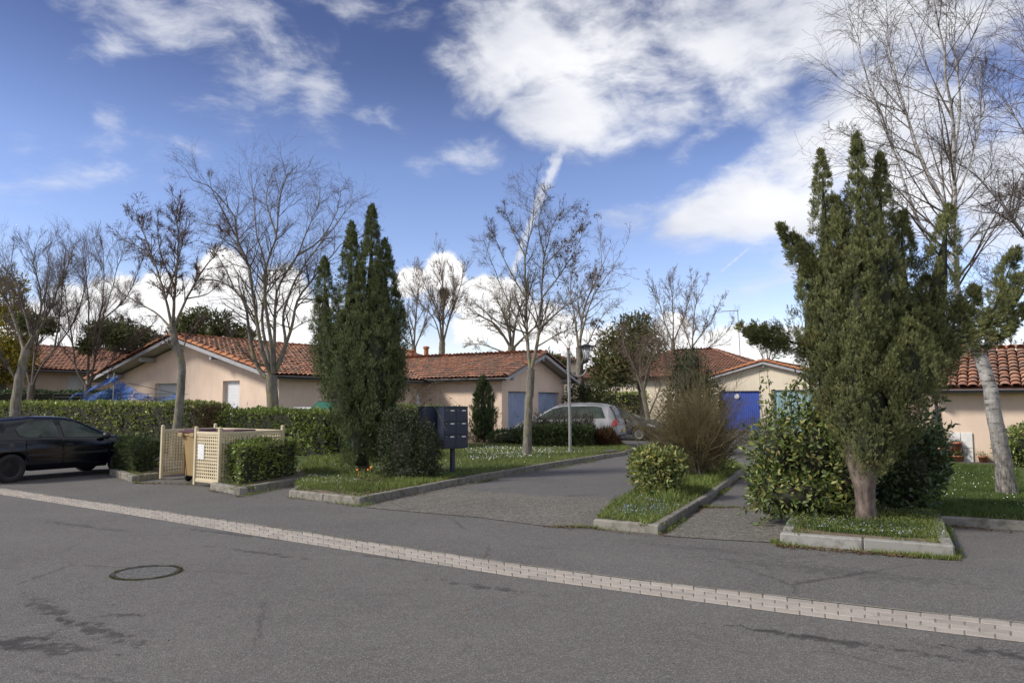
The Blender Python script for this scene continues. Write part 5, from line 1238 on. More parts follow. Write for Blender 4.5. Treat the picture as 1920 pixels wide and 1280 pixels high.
def build_cars():
    # dark hatchback parked nose-in at the left
    rw, fw = G(17, 904), G(208, 888); hd = nrm(fw - rw); lf = np.cross(UP, hd); rear = rw - hd * .72 + lf * (.83 - .10)
    car('hatchback', 'blue black five door hatchback parked nose-in before the clipped hedge', rear * V(1, 1, 0), hd, M['car_black'], 3.84, 1.66,
        [(0, .56), (.03, .78), (.07, .96), (.20, 1.10), (.46, 1.33), (.62, 1.38), (1.2, 1.43), (1.8, 1.425), (2.1, 1.385), (2.45, 1.22), (2.95, .985), (3.2, .93), (3.5, .845), (3.7, .74), (3.8, .60), (3.84, .50)],
        [(0, .95), (.8, .955), (2.0, .91), (3.0, .88), (3.84, .7)], [(.70, .355), (3.14, .355)], [(0, .80), (.1, .80), (.5, .68), (1.2, .70), (2.2, .70), (2.6, .76), (3.0, .84), (3.84, .8)],
        [(([(.86, .99), (1.0, .965), (1.68, .945)], [(.80, 1.16), (1.10, 1.315), (1.60, 1.335)]), 0), (([(1.78, .94), (2.74, .915)], [(1.73, 1.335), (1.98, 1.32), (2.22, 1.22), (2.70, .955)]), 0)],
        [('rear_window', .10, .44, .62, .50), ('windscreen', 2.92, 2.16, .64, .52)], M['rim_dark'], doors=[(.98, 1.72, 1.06), (1.75, 2.78, 1.86)], clear=.22, zk=.955)
    # silver people carrier at the garage
    rear = V(4.12, 28.6, 0) + V(.12, -.10, 0)
    car('people_carrier', 'silver people carrier with roof rails and red tail lights parked by the twin garage', rear, -D1 * .975 - D2 * .22, M['car_silver'], 4.35, 1.78,
        [(0, .6), (.03, .9), (.08, 1.02), (.22, 1.30), (.42, 1.55), (.7, 1.62), (1.4, 1.66), (2.2, 1.62), (2.6, 1.54), (3.2, 1.24), (3.55, 1.05), (4.0, .92), (4.2, .78), (4.32, .6), (4.35, .5)],
        [(0, 1.02), (2.5, .97), (3.5, .93), (4.35, .7)], [(.78, .365), (3.42, .365)], [(0, .82), (.1, .82), (.5, .74), (1.5, .76), (2.4, .75), (3.0, .76), (3.5, .84), (4.35, .8)],
        [(([(.52, 1.09), (3.28, 1.0)], [(.70, 1.49), (1.0, 1.53), (2.2, 1.51), (2.6, 1.42), (3.05, 1.16)]), 0)], [('rear_window', .10, .42, .66, .58), ('windscreen', 3.5, 2.62, .68, .60)], M['rim'], doors=[(1.05, 1.95, 1.15), (1.98, 2.95, 2.08)], rails=True)
    fw = G(1199, 826); hd = nrm(D1 * 1.0 + D2 * .12); rear = fw * V(1, 1, 0) - hd * 3.3 + np.cross(UP, hd) * .75
    car('saloon_car', 'dark grey blue car with bright alloy wheels nosing out beyond the silver people carrier', rear, hd, M['car_navy'], 4.15, 1.74,
        [(0, .6), (.03, .82), (.08, 1.0), (.25, 1.15), (.5, 1.36), (.8, 1.44), (1.4, 1.48), (2.0, 1.46), (2.3, 1.40), (2.9, 1.12), (3.2, 1.0), (3.6, .93), (3.9, .82), (4.1, .62), (4.15, .5)],
        [(0, 1.0), (2.0, .95), (3.2, .91), (4.15, .7)], [(.74, .36), (3.30, .36)], [(0, .8), (.5, .70), (2.4, .72), (3.2, .84), (4.15, .8)],
        [(([(.86, 1.03), (1.85, .99)], [(.95, 1.30), (1.4, 1.38), (1.80, 1.38)]), 0), (([(1.92, .99), (3.0, .96)], [(1.90, 1.38), (2.2, 1.35), (2.90, 1.02)]), 0)], [('rear_window', .12, .48, .62, .52), ('windscreen', 3.18, 2.32, .66, .54)], M['rim'], doors=[(1.0, 1.88, 1.1), (1.91, 3.0, 2.0)])
build_cars()

# ================================================================== STREET FURNITURE
def lattice(mb, o, ex, w, z0, z1, nv, pitch=.062, bar=.029):
    o = np.asarray(o, float)
    nx = int(w / pitch); px = w / nx; nz = int((z1 - z0) / pitch); pz = (z1 - z0) / nz
    for i in range(nx + 1): mb.box(o + ex * (i * px - bar / 2) + UP * z0 - nv * .004, ex * bar, UP * (z1 - z0), nv * .008)
    for j in range(nz + 1): mb.box(o + UP * (z0 + j * pz - bar / 2) - nv * .007, ex * w, UP * bar, nv * .014)
def panel(rt, a, b, z0=.08, z1=1.08, mid=False):
    a, b = a * V(1, 1, 0), b * V(1, 1, 0); d = b - a; L = np.linalg.norm(d); d /= L; n = V(-d[1], d[0], 0); m = MB()
    segs = [(.0, L / 2), (L / 2, L)] if mid else [(0, L)]
    for s0, s1 in segs: lattice(m, a + d * (s0 + .04), d, s1 - s0 - .08, z0 + .07, z1 - .08, n)
    p = m.build('lattice_panel', M['panel'], rt)
    for z in (z0 + .03, z1 - .03): f = MB(); f.bbox(a + d * L / 2 + UP * z, d * (L - .06), n * .035, UP * .06, .006); f.build('rail', M['panel'], p)
    for s0, s1 in segs[1:]: f = MB(); f.bbox(a + d * s0 + UP * (z0 + z1) / 2, d * .05, n * .032, UP * (z1 - z0 - .12), .006); f.build('mullion', M['panel'], p)
    return p
def build_furniture():
    A = G(302, 899) * V(1, 1, 0); B = G(365, 910) * V(1, 1, 0); C_ = B + nrm(D1 * .96 - D2 * .04) * .80; Dp = P(530, 806, 16.0) * V(1, 1, 0); E = P(404, 802, 17.45) * V(1, 1, 0)
    rt = root('bin_enclosure', 'beige lattice bin enclosure open at the front between two clipped shrubs', 'bin enclosure', (A + Dp) / 2)
    for p in (A, B, C_, Dp, E):
        m = MB(); m.bbox(p + UP * .58, D1 * .065, D2 * .065, UP * 1.12, .008); m.lathe(p + UP * 1.14, [(.034, 0), (.040, .01), (.030, .03), (.001, .04)], 10); m.build('post', M['panel'], rt)
    pb = panel(rt, B, C_); panel(rt, C_, Dp, mid=True); panel(rt, A, E, mid=True); panel(rt, E, Dp, mid=True)
    m = MB(); c = (B + C_) / 2; d = nrm(C_ - B); n = V(d[1], -d[0], 0); m.bbox(B + d * .20 + n * .014 + UP * .68, d * .21, n * .004, UP * .30, .001); m.build('notice', M['white'], pb)
    # bins
    def bin_(c, label, ang=0):
        ex, ey = D1 * cos(ang) + D2 * sin(ang), D2 * cos(ang) - D1 * sin(ang); r = root('wheeled_bin', label, 'bin', c)
        m = MB(); vs = []
        for z, w, l in ((.12, .46, .50), (.14, .48, .53), (.90, .56, .66), (.97, .58, .68), (.97, .62, .72), (1.02, .62, .72)):
            for k in range(16):
                a = 2 * pi * (k + .5) / 16; q = lambda t: np.sign(t) * abs(t) ** .35; vs.append(c + ex * q(cos(a)) * w / 2 + ey * q(sin(a)) * l / 2 + UP * z)
        fs = [(i * 16 + k, i * 16 + (k + 1) % 16, i * 16 + 16 + (k + 1) % 16, i * 16 + 16 + k) for i in range(5) for k in range(16)] + [tuple(range(16))[::-1]]
        m.add(vs, fs)
        for s in (-1, 1): m.bbox(c + ex * s * .17 - ey * .30 + UP * .52, ex * .02, ey * .05, UP * .72, .008)
        for s in (-1, 1): m.bbox(c + ex * s * .20 - ey * .37 + UP * .98, ex * .15, ey * .08, UP * .09, .015)
        m.build('body', M['bin'], r)
        m = MB(); m.bbox(c + UP * 1.04, ex * .64, ey * .76, UP * .05, .02); m.bbox(c + UP * 1.07 + ey * .03, ex * .54, ey * .62, UP * .05, .024); m.build('lid', M['binlid'], r)
        for s in (-1, 1):
            m = MB(); m.lathe(c + ex * s * .19 - ey * .18 + UP * .085 - ex * .025, [(.03, 0), (.08, .0), (.085, .01), (.085, .04), (.08, .05), (.03, .05)], 16, ex); m.build('wheel', M['rubber'], r, True)
        m = MB(); m.tube([c - ex * .2 - ey * .18 + UP * .085, c + ex * .2 - ey * .18 + UP * .085], .012, 6); m.build('axle', M['gutter'], r)
    c1 = (A + B) / 2 + D2 * .48 + D1 * .12; bin_(c1, 'ochre wheeled bin with a maroon lid at the opening of the lattice enclosure')
    bin_(c1 + D1 * .85 + D2 * .16, 'wheeled bin hidden behind the lattice, only its maroon lid showing over the rail', .1)
    # letterboxes
    pc = G(848, 897) * V(1, 1, 0)
    rt = root('letterbox_stand', 'slate blue bank of six letterboxes on posts beside the dark shrub', 'letterboxes', pc)
    ex = nrm(D2 * .93 + D1 * .37); nv = V(ex[1], -ex[0], 0)    # faces the drive
    def bank(c, w, h, dp, z, cols, rows, front):
        m = MB(); m.bbox(c + UP * (z + h / 2), ex * w, nv * dp, UP * h, .006); m.bbox(c + UP * (z + h + .008), ex * (w + .03), nv * (dp + .03), UP * .014, .004); b = m.build('cabinet', M['mail'], rt)
        if not front: return
        for i in range(cols):
            for j in range(rows):
                cw, ch = (w - .03) / cols, (h - .05) / rows; q = c + ex * (-w / 2 + .015 + cw * (i + .5)) + nv * (dp / 2 + .004) + UP * (z + .02 + ch * (j + .5))
                d = MB(); d.bbox(q, ex * (cw - .012), nv * .012, UP * (ch - .014), .004); dr = d.build('letterbox_door', M['mail'], rt)
                l = MB(); l.bbox(q + ex * cw * .18 + nv * .008 + UP * ch * .33, ex * cw * .34, nv * .006, UP * .03, .002); l.build('name_plate', M['white'], dr)
                l = MB(); l.lathe(q - ex * cw * .30 + nv * .004 + UP * ch * .36, [(.012, 0), (.012, .006), (.001, .007)], 10, nv); l.build('lock', M['steel'], dr)
                l = MB(); l.bbox(q + nv * .007 + UP * ch * .45, ex * cw * .8, nv * .003, UP * .012, .001); l.build('slot', M['maildark'], dr)
    bank(pc, .62, .90, .27, .66, 2, 3, True)
    pc2 = G(812, 896) * V(1, 1, 0); bank(pc2 - nv * .02, .62, .90, .27, .66, 2, 3, False)
    for q in (pc, pc2): m = MB(); m.bbox(q + UP * .33, ex * .085, nv * .085, UP * .66, .006); m.build('post', M['mail'], rt)
    # street lamp
    b = G(1069, 852) * V(1, 1, 0) + UP * .1; Yl = b[1]; t = P(1065, 655, Yl)
    rt = root('street_lamp', 'galvanised street lamp with a hooked arm and dark-capped lantern beside the drive', 'street lamp', b); s = Yl / F
    m = MB(); m.tube([b, b + UP * 1.2, t], [.052, .050, .042], 14); m.lathe(b, [(.13, 0), (.13, .015), (.07, .02), (.065, .12)], 14); pl = m.build('pole', M['steel'], rt, False)
    m = MB(); m.lathe(t, [(.05, -.01), (.052, .05), (.001, .06)], 12); m.build('pole_cap', M['rust'], rt)
    r = 15.5 * s; ac = P(1084, 690, Yl); arm = [ac + V(-r, 0, 28 * s)] + [ac + V(r * cos(a), 0, r * sin(a)) for a in np.linspace(pi, 2 * pi, 16)] + [ac + V(r, 0, 13 * s)]
    m = MB(); m.tube(arm, .026, 10); m.tube([arm[0], arm[0] - V(.12, 0, 0)], .02, 8); m.tube([arm[2] - UP * .0, arm[2] - V(.12, 0, 0)], .02, 8); m.build('arm', M['steel'], rt, True)
    lc = arm[-1]; lan = bpy.data.objects.new('lantern', None); COL.objects.link(lan); lan.parent = rt
    m = MB(); m.lathe(lc, [(.04, -.04), (.075, 0), (.085, .07), (.07, .08)], 16); m.build('lantern_base', M['lampcap'], lan, True)
    m = MB(); m.lathe(lc, [(.085, .08), (.145, .46)], 18); m.build('lantern_glass', M['lampglass'], lan, True)
    m = MB(); m.lathe(lc, [(.001, .08), (.03, .09), (.045, .18), (.04, .28), (.015, .30)], 12); m.build('bulb', M['white'], lan, True)
    m = MB(); m.lathe(lc, [(.001, .36), (.10, .36), (.14, .46), (.27, .47), (.275, .485), (.12, .53), (.05, .56), (.001, .57)], 22); m.build('lantern_cap', M['lampcap'], lan, True)
    for k in range(4): a = pi / 4 + k * pi / 2; m = MB(); m.tube([lc + V(cos(a) * .088, sin(a) * .088, .07), lc + V(cos(a) * .15, sin(a) * .15, .47)], .007, 5); m.build('lantern_bar', M['lampcap'], lan)
    # garden netting on wire racks
    Yn = 27.6; c = P(215, 755, Yn) * V(1, 1, 0)
    rt = root('garden_netting', 'torn blue netting draped over wire racks behind the clipped hedge', 'netting', c)
    def cloth(top, bot, seed, n=26, k=6):
        r = np.random.default_rng(seed); tp, _ = resample([P(x, y, Yn + o) for x, y, o in top], n); bt, _ = resample([P(x, y, Yn + o) for x, y, o in bot], n); v = []
        for i in range(n):
            for j in range(k): q = tp[i] + (bt[i] - tp[i]) * j / (k - 1); w = sin(pi * j / (k - 1)) + .2; v.append(q + V(0, .06 * sin(i * .6 + j * .8 + seed) * w, -.05 * w * (1 + .6 * sin(i * .9 + seed))) + r.normal(size=3) * .007)
        return np.array(v), [(i * k + j, i * k + k + j, i * k + k + j + 1, i * k + j + 1) for i in range(n - 1) for j in range(k - 1)]
    for tp, bt, sd in (([(150, 742, 0), (175, 738, .2), (205, 728, 0), (232, 722, .2), (262, 738, 0), (296, 745, .2), (333, 738, 0)], [(150, 757, 0), (190, 759, .2), (232, 757, 0), (285, 757, .2), (333, 754, 0)], 1), ([(132, 742, -.3), (165, 728, -.2), (207, 707, 0), (222, 704, 0)], [(130, 746, -.3), (168, 734, -.2), (208, 716, 0), (224, 712, 0)], 2), ([(214, 705, 0), (240, 722, .1), (262, 733, 0), (285, 744, 0)], [(212, 722, 0), (238, 742, .1), (260, 748, 0), (284, 752, 0)], 3), ([(160, 738, .3), (168, 744, .3), (185, 752, .3)], [(158, 759, .3), (168, 760, .3), (186, 760, .3)], 4)):
        v, f = cloth(tp, bt, sd); mesh_obj('net', v, f, M['net'], rt, True)
    for x0, x1 in ((100, 205), (220, 335)):
        m = MB(); a, b_ = P(x0, 738, Yn), P(x1, 738, Yn); dz = UP * .12
        for k in range(3): m.tube([a - dz * k, b_ - dz * k], .008, 5)
        for t_ in (0, .5, 1): q = a + (b_ - a) * t_; m.tube([q, q * V(1, 1, 0)], .014, 6)
        for e in (a, b_): m.tube([e, e + V(0, .8, 0)], .008, 5)
        m.build('rack', M['wire'], rt)
    m = MB(); a = P(214, 703, Yn); m.tube([a * V(1, 1, 0), a + UP * .1], .018, 6); m.build('prop', M['steel'], rt)
    m = MB(); m.tube([P(232, 716, Yn), P(332, 738, Yn)], .010, 5); m.build('line', M['wire'], rt)
    # green tarpaulin shelter and a pale garden box behind the hedge
    Yt = 23.6; c = P(612, 800, Yt) * V(1, 1, 0); rt = root('tarpaulin_shelter', 'green tarpaulin shelter between the hedge end and the tall cypress', 'shelter', c)
    pts = [P(x, 752 if 0 else y, Yt + o) for x, y, o in ((578, 770, 0), (592, 752, .4), (636, 752, .5), (660, 771, .2), (658, 800, .2), (650, 838, .2), (624, 838, 0), (580, 838, 0))]
    a, b_, c2, d2 = P(576, 770, Yt), P(596, 752.5, Yt + .5), P(640, 752.5, Yt + .5), P(652, 772, Yt); bk = V(0, 1.1, 0); m = MB(); ga, gd = a * V(1, 1, 0), d2 * V(1, 1, 0)
    v = [a, d2, c2, b_, a + bk, d2 + bk, c2 + bk * .4, b_ + bk * .4, ga, gd, ga + bk, gd + bk]; m.add(v, [(0, 1, 2, 3), (3, 2, 6, 7), (7, 6, 5, 4), (8, 9, 1, 0), (9, 11, 5, 1), (10, 8, 0, 4), (1, 5, 6, 2), (4, 0, 3, 7), (11, 10, 4, 5)]); m.build('cover', M['tarp'], rt)
    m = MB(); m.tube([b_, c2], .02, 6); m.build('ridge_pole', M['wire'], rt)
    Yb = 24.3; a = P(550, 769, Yb); b_ = P(592, 769, Yb); rt = root('garden_box', 'pale grey garden storage box lid just above the hedge by the green shelter', 'storage box', (a + b_) / 2 * V(1, 1, 0))
    w = np.linalg.norm(b_ - a); m = MB(); m.bbox((a + b_) / 2 * V(1, 1, 0) + UP * a[2] / 2 + V(0, .3, 0), V(w, 0, 0), V(0, .6, 0), UP * a[2], .03); m.build('box', M['shutter_grey'], rt); m = MB(); m.bbox((a + b_) / 2 + V(0, .3, .05), V(w + .05, 0, 0), V(0, .66, 0), UP * .10, .04); m.build('lid', M['shutter'], rt)
    # striped folded parasol and rusty stake by the garage wall
    q = P(783, 757, 33.0); rt = root('folded_parasol', 'folded grey and white striped parasol at the corner by the garage downpipe', 'parasol', q * V(1, 1, 0)); m1, m2 = MB(), MB()
    for k in range(6):
        z0 = q[2] + .48 - k * .12; (m1 if k % 2 else m2).lathe(V(q[0], q[1], z0), [(.03 + .018 * k, 0), (.045 + .018 * k, -.12)], 10)
    m1.build('white_stripe', M['white'], rt); m2.build('grey_stripe', M['shutter_grey'], rt); m = MB(); m.tube([q * V(1, 1, 0), q + UP * .6], .02, 6); m.build('pole', M['wire'], rt)
    q = P(877, 818, 30.5); m = MB(); m.tube([q * V(1, 1, 0), P(876, 771, 30.5)], .028, 6); tag(m.build('metal_stake', M['rust'], None, loc=q * V(1, 1, 0)), 'thin rusty stake standing against the garage wall by the slim conifer', 'stake')
build_furniture()

# ================================================================== PLANTS
def build_hedges():
    a, b, c = V(-5.35, 21.7, 0), V(P(392, 760, 24)[0], 24, 0), V(P(-90, 760, 28.2)[0], 28.2, 0)
    def back(p, q, t): d = nrm(q - p); n = V(-d[1], d[0], 0); n = n if n[1] > 0 else -n; return p + n * t, q + n * t
    a2, b2 = back(a, b + V(.25, -.1, 0), .95); hedge('clipped_hedge', 'clipped laurel hedge from the bare tree trunk to the green shelter, behind the bin enclosure', [a, b + V(.25, -.1, 0), b2, a2], 1.38, 8500, M['laurel_bright'], size=(.08, .14))
    b3, c3 = back(b, c, 1.0); hedge('clipped_hedge', 'long clipped laurel hedge in front of the blue netting, behind the black hatchback', [b, c, c3, b3], 1.60, 13000, M['laurel'], size=(.09, .17))
    # the bare, brown gap where the two hedges meet
    n = 1500; p = b + V(.15, -.12, 0) + rng.normal(size=(n, 3)) * V(.32, .12, 0) + UP * rng.uniform(.7, 1.58, (n, 1)); v, f = scatter(BLADE, p, rng.normal(size=p.shape) * .5 + UP, rng.uniform(.08, .2, n)); rt = root('dry_hedge_plant', 'dry brown leafless gap in the clipped hedge behind the leaning bare tree', 'shrub', b); mesh_obj('twigs', v, f, M['bare_twig'], rt)
    d, e = V(P(-70, 740, 30.5)[0], 30.5, 0), V(P(243, 740, 32.2)[0], 32.2, 0); d2, e2 = back(d, e, .9)
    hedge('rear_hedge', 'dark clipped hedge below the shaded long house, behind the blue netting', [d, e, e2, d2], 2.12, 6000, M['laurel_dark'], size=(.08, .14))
    d, e = G(700, 849) * V(1, 1, 0), G(874, 844) * V(1, 1, 0); d2, e2 = back(d, e, .9)
    hedge('garden_hedge', 'clipped hedge with a sunlit yellow green top behind the letterboxes', [d, e, e2, d2], 1.50, 5200, M['laurel_bright'], size=(.06, .11))
    p, q, r = G(407, 911) * V(1, 1, 0), G(447, 918) * V(1, 1, 0), G(560, 897) * V(1, 1, 0)
    hedge('box_hedge', 'low clipped bright green hedge in a kerbed bed beside the bin enclosure', [p, q, r, p + (r - q)], .84, 5200, M['laurel_bright'], size=(.05, .095), zb=.12, bulge=.06, gaps=False)
    p, q, r = G(214, 886) * V(1, 1, 0), G(247, 895) * V(1, 1, 0), G(298, 889) * V(1, 1, 0)
    hedge('low_conifer', 'low dark conifer in a kerbed bed between the black hatchback and the bins', [p, q, r, p + (r - q) + V(-.2, .5, 0)], .74, 4200, M['juniper'], size=(.07, .15), tpl=SPRAY, zb=.12, bulge=.12, cat='shrub', core=.2, gaps=False)
    p, q = G(982, 842) * V(1, 1, 0), G(1106, 844) * V(1, 1, 0); p2, q2 = back(p, q, 1.2)
    hedge('juniper_hedge', 'low dark green juniper hedge between the lamp post and the twin garage', [p, q, q2, p2], .76, 7000, M['juniper'], size=(.10, .2), tpl=SPRAY, zb=.1, bulge=.12, core=.22, gaps=False)
    c = G(950, 838) * V(1, 1, 0); blob_shrub('spreading_juniper', 'small spreading juniper low on the ground left of the juniper hedge', c, [(c + V(0, .4, .28), .75, .6, .34), (c + V(.7, .5, .4), .5, .6, .45)], 2600, M['juniper'], size=(.1, .18), tpl=SPRAY)
    c = G(1137, 842) * V(1, 1, 0) + V(0, .4, 0); rt = root('brown_shrub', 'dense brown leafless shrub at the end of the juniper hedge by the silver car', 'shrub', c)
    n = 9000; d = nrm(rng.normal(size=(n, 3)) * V(1, 1, .8)); d[:, 2] = np.abs(d[:, 2]); rr = rng.uniform(.1, 1, n) ** .4; p = c + d * rr[:, None] * V(.55, .55, .72) * (1 + .15 * wob3(d * 3, 1))[:, None]; v, f = scatter(BLADE, p, d + UP * .6 + rng.normal(size=p.shape) * .5, rng.uniform(.08, .22, n)); mesh_obj('twigs', v, f, M['brown_twig'], rt)
    c = P(1050, 845, 27.5) * V(1, 1, 0); rt = root('grey_hedge', 'grey leafless hedge in front of the silver people carrier', 'hedge', c)
    n = 3600; p = c + np.column_stack([rng.uniform(-1.15, 1.25, n), rng.uniform(-.25, .25, n), rng.uniform(.15, 1, n) ** .7 * (1.10 + .16 * rng.normal(size=n))]); v, f = scatter(BLADE, p, UP + rng.normal(size=p.shape) * .5, rng.uniform(.08, .22, n)); mesh_obj('twigs', v, f, M['grey_twig'], rt)
    a, b = P(1095, 750, 47) * V(1, 1, 0), P(1215, 750, 47) * V(1, 1, 0); a2, b2 = back(a, b, 1.2); hedge('far_hedge', 'clipped green hedge below the small shuttered house, beyond the cars', [a, b, b2, a2], 2.25, 3000, M['laurel'], size=(.1, .2))
    c = G(1925, 884) * V(1, 1, 0); blob_shrub('round_laurel', 'rounded dark laurel at the edge of the lawn right of the leaning birch', c, [(c + V(.0, .3, .55), .46, .5, .52), (c + V(.5, .4, .6), .6, .6, .6)], 2600, M['laurel_bright'], size=(.06, .11))
def arching(rt, mat_stem, mat_leaf, stems, leaf_n, size, r=.006, tpl=LEAFN, name='sprig'):
    for st in stems:
        pts, L = resample(st, 16); m = MB(); m.tube(list(pts), list(np.linspace(r, r * .4, 16)), 5)
        s = m.build(name, mat_stem, rt); k = rng.integers(2, 16, leaf_n); p = pts[k] + rng.normal(size=(leaf_n, 3)) * .02; t = nrm(pts[k] - pts[k - 1])
        v, f = scatter(tpl, p, t * .5 + rng.normal(size=p.shape) * .8, rng.uniform(*size, leaf_n)); mesh_obj('sprig_leaves', v, f, mat_leaf, s)
def build_shrubs():
    # dark shrub beside the left cypress, with arching wands over the letterboxes
    Y = 15.4; c = G(768, 909) * V(1, 1, 0); k = Y / F
    rt = blob_shrub('grey_green_shrub', 'dark grey green shrub crowding the letterboxes, with thin arching wands', c + UP * .08, [(P(762, 842, Y + .3), 58 * k, .62, 72 * k), (P(745, 815, Y + .5), 38 * k, .5, 52 * k), (P(800, 850, Y + .2), 30 * k, .45, 52 * k), (P(770, 885, Y), 52 * k, .5, 28 * k)], 13000, M['grey_leaf'], size=(.04, .085), tpl=LEAFN, out=.5, up=.5, jit=.6, clump=420, core=.5, inner=.6)
    arching(rt, M['twig'], M['grey_leaf'], [[P(x0, 770, Y + .3), P((x0 + x1) / 2, ym, Y + .1), P(x1, y1, Y + o)] for x0, x1, ym, y1, o in ((755, 835, 728, 712, .0), (760, 880, 712, 720, .3), (770, 862, 730, 760, -.2), (740, 800, 735, 708, .2), (780, 850, 745, 778, 0), (765, 905, 705, 722, .4), (750, 770, 730, 700, .1), (790, 836, 760, 806, -.4))], 34, (.03, .07))
    # yellowing laurel at the mouth of the drive
    Y = 12.9; k = Y / F; c = G(1235, 938) * V(1, 1, 0)
    blob_shrub('small_laurel', 'small bushy laurel with yellowing leaves at the front of the drive island', c, [(P(1232, 888, Y), 50 * k, .46, 50 * k), (P(1240, 915, Y - .1), 38 * k, .4, 26 * k), (P(1215, 868, Y + .1), 32 * k, .36, 30 * k), (P(1258, 868, Y + .1), 30 * k, .36, 30 * k)], 3300, M['laurel_yellow'], size=(.06, .115), core=.5, inner=.6)
    # leafless fountain of twigs behind it
    Y = 15.2; k = Y / F; c = G(1312, 906) * V(1, 1, 0)
    rt = root('twiggy_shrub', 'tall leafless shrub of fine brown twigs fanning up on the drive island', 'shrub', c)
    n = 620; a = rng.uniform(0, 2 * pi, n); sp = np.abs(rng.normal(size=n)) * .75 + .05
    d = np.column_stack([np.cos(a) * sp, np.sin(a) * sp, np.ones(n)]); p0 = c + np.column_stack([np.cos(a) * .12, np.sin(a) * .12, rng.uniform(.15, .8, n)]) + V(0, .1, 0); d[:, 0] -= .11; p0[:, :2] += (d * (p0[:, 2:3] - .1) * .6)[:, :2]
    L = rng.uniform(.6, 1.95, n) / (1 + .22 * sp); pt, rd = grow(p0, d, L, rng.uniform(.004, .007, n), 9, .11, -.01); parts = [batch_tubes(pt, rd, 4)]
    q, dd, ln, rr, _ = spawn(pt, rd, L, 12, .6, .34, .15, 1, rmin=.0022); pt2, rd2 = grow(q, dd, ln, rr, 5, .16, .02); parts.append(batch_tubes(pt2, rd2, 3))
    v, f = merge(parts); mesh_obj('twigs', v, f, M['olive_twig'], rt)
    m = MB()
    for k_ in range(7): a_ = k_ * .9; m.tube([c + V(cos(a_) * .03, sin(a_) * .03, 0), c + V(cos(a_) * .1, sin(a_) * .1, .3), c + V(cos(a_) * .2, sin(a_) * .2, .75)], [.035, .025, .012], 7)
    m.build('stems', M['bark'], rt)
    # evergreen bulk behind the twigs
    Y = 17.2; k = Y / F; c = P(1312, 880, Y) * V(1, 1, 0)
    rt = blob_shrub('evergreen_shrub', 'tall dark evergreen shrub behind the leafless twigs on the drive island', c, [(P(1318, 860, Y), 55 * k, .6, 45 * k), (P(1312, 780, Y + .2), 46 * k, .55, 75 * k), (P(1285, 715, Y + .3), 34 * k, .45, 45 * k), (P(1340, 830, Y), 38 * k, .5, 60 * k), (P(1300, 680, Y + .4), 26 * k, .36, 30 * k)], 5200, M['grey_leaf'], size=(.05, .10), tpl=LEAFN, core=.45, inner=.5, out=.4, up=.5)
    # big mixed laurel left of the right-hand cypress
    Y = 10.7; k = Y / F; c = P(1530, 970, Y) * V(1, 1, 0)
    rt = blob_shrub('spreading_laurel', 'big loose laurel with green and yellow leaves spreading left of the many-topped cypress', c + UP * .1, [(P(1520, 860, Y), 78 * k, .55, 95 * k), (P(1555, 790, Y + .2), 55 * k, .5, 85 * k), (P(1455, 850, Y), 55 * k, .45, 75 * k), (P(1490, 930, Y - .3), 85 * k, .5, 42 * k), (P(1440, 915, Y - .1), 42 * k, .4, 45 * k), (P(1580, 900, Y - .2), 45 * k, .4, 70 * k)], 5200, M['mixed_leaf'], size=(.06, .115), core=.55, inner=.62, out=.5, up=.1, jit=.7)
    st = [[P(x0, y0, Y + o), P((x0 + x1) / 2 - 4, (y0 + y1) / 2, Y + o - .1), P(x1, y1, Y + o - .05)] for x0, y0, x1, y1, o in ((1460, 800, 1438, 690, 0), (1480, 800, 1470, 735, .1), (1500, 780, 1495, 705, .2), (1530, 760, 1520, 690, .2), (1560, 740, 1552, 668, .3), (1440, 850, 1398, 800, 0), (1430, 900, 1385, 870, -.1), (1440, 940, 1388, 955, -.3), (1470, 960, 1415, 985, -.4), (1545, 720, 1510, 640, .3), (1430, 870, 1392, 835, 0), (1580, 960, 1640, 945, -.5), *[(1440 + i * 9.5, 830 - (i % 3) * 20, 1432 + i * 9.6 + (i * 37 % 17) - 8, 700 + (i * 53 % 60), .1 + (i % 4) * .12) for i in range(14)])]
    arching(rt, M['twig'], M['mixed_leaf'], st, 32, (.05, .105), .007, LEAF)
    Y = 11.0; k = Y / F; c = P(1700, 960, Y) * V(1, 1, 0)
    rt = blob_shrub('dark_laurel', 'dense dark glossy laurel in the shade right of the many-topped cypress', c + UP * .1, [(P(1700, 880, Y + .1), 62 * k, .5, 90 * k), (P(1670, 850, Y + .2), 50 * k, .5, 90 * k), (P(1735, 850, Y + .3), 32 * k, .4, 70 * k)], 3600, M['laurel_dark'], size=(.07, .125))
    arching(rt, M['twig'], M['laurel_dark'], [[P(1735, 820, Y), P(1750, 790, Y), P(1768, 752, Y)], [P(1740, 830, Y), P(1760, 810, Y), P(1785, 800, Y)], [P(1730, 800, Y), P(1740, 770, Y), P(1745, 745, Y)]], 22, (.08, .14), .007, LEAF)
    # slim conifer against the garage
    Y = 29.6; k = Y / F; b = P(908, 826, Y); rt = root('slim_conifer', 'slim dark upright conifer against the garage wall by the downpipe', 'tree', b * V(1, 1, 0)); cm = MB()
    v, f = column_sprays([(P(907, 832, Y), P(905, 708, Y), 20 * k, .35), (P(917, 828, Y), P(916, 728, Y), 14 * k, .35), (P(898, 828, Y), P(898, 735, Y), 14 * k, .35)], 22, (.12, .22), SPRAY2, cm, .12, 14, .25); mesh_obj('crown', v, f, M['juniper'], rt); cm.build('branches', M['core'], rt, True)
    m = MB(); m.tube([V(b[0], b[1], 0), V(b[0], b[1], .5)], .07, 8); m.build('trunk', M['bark_cyp'], rt)
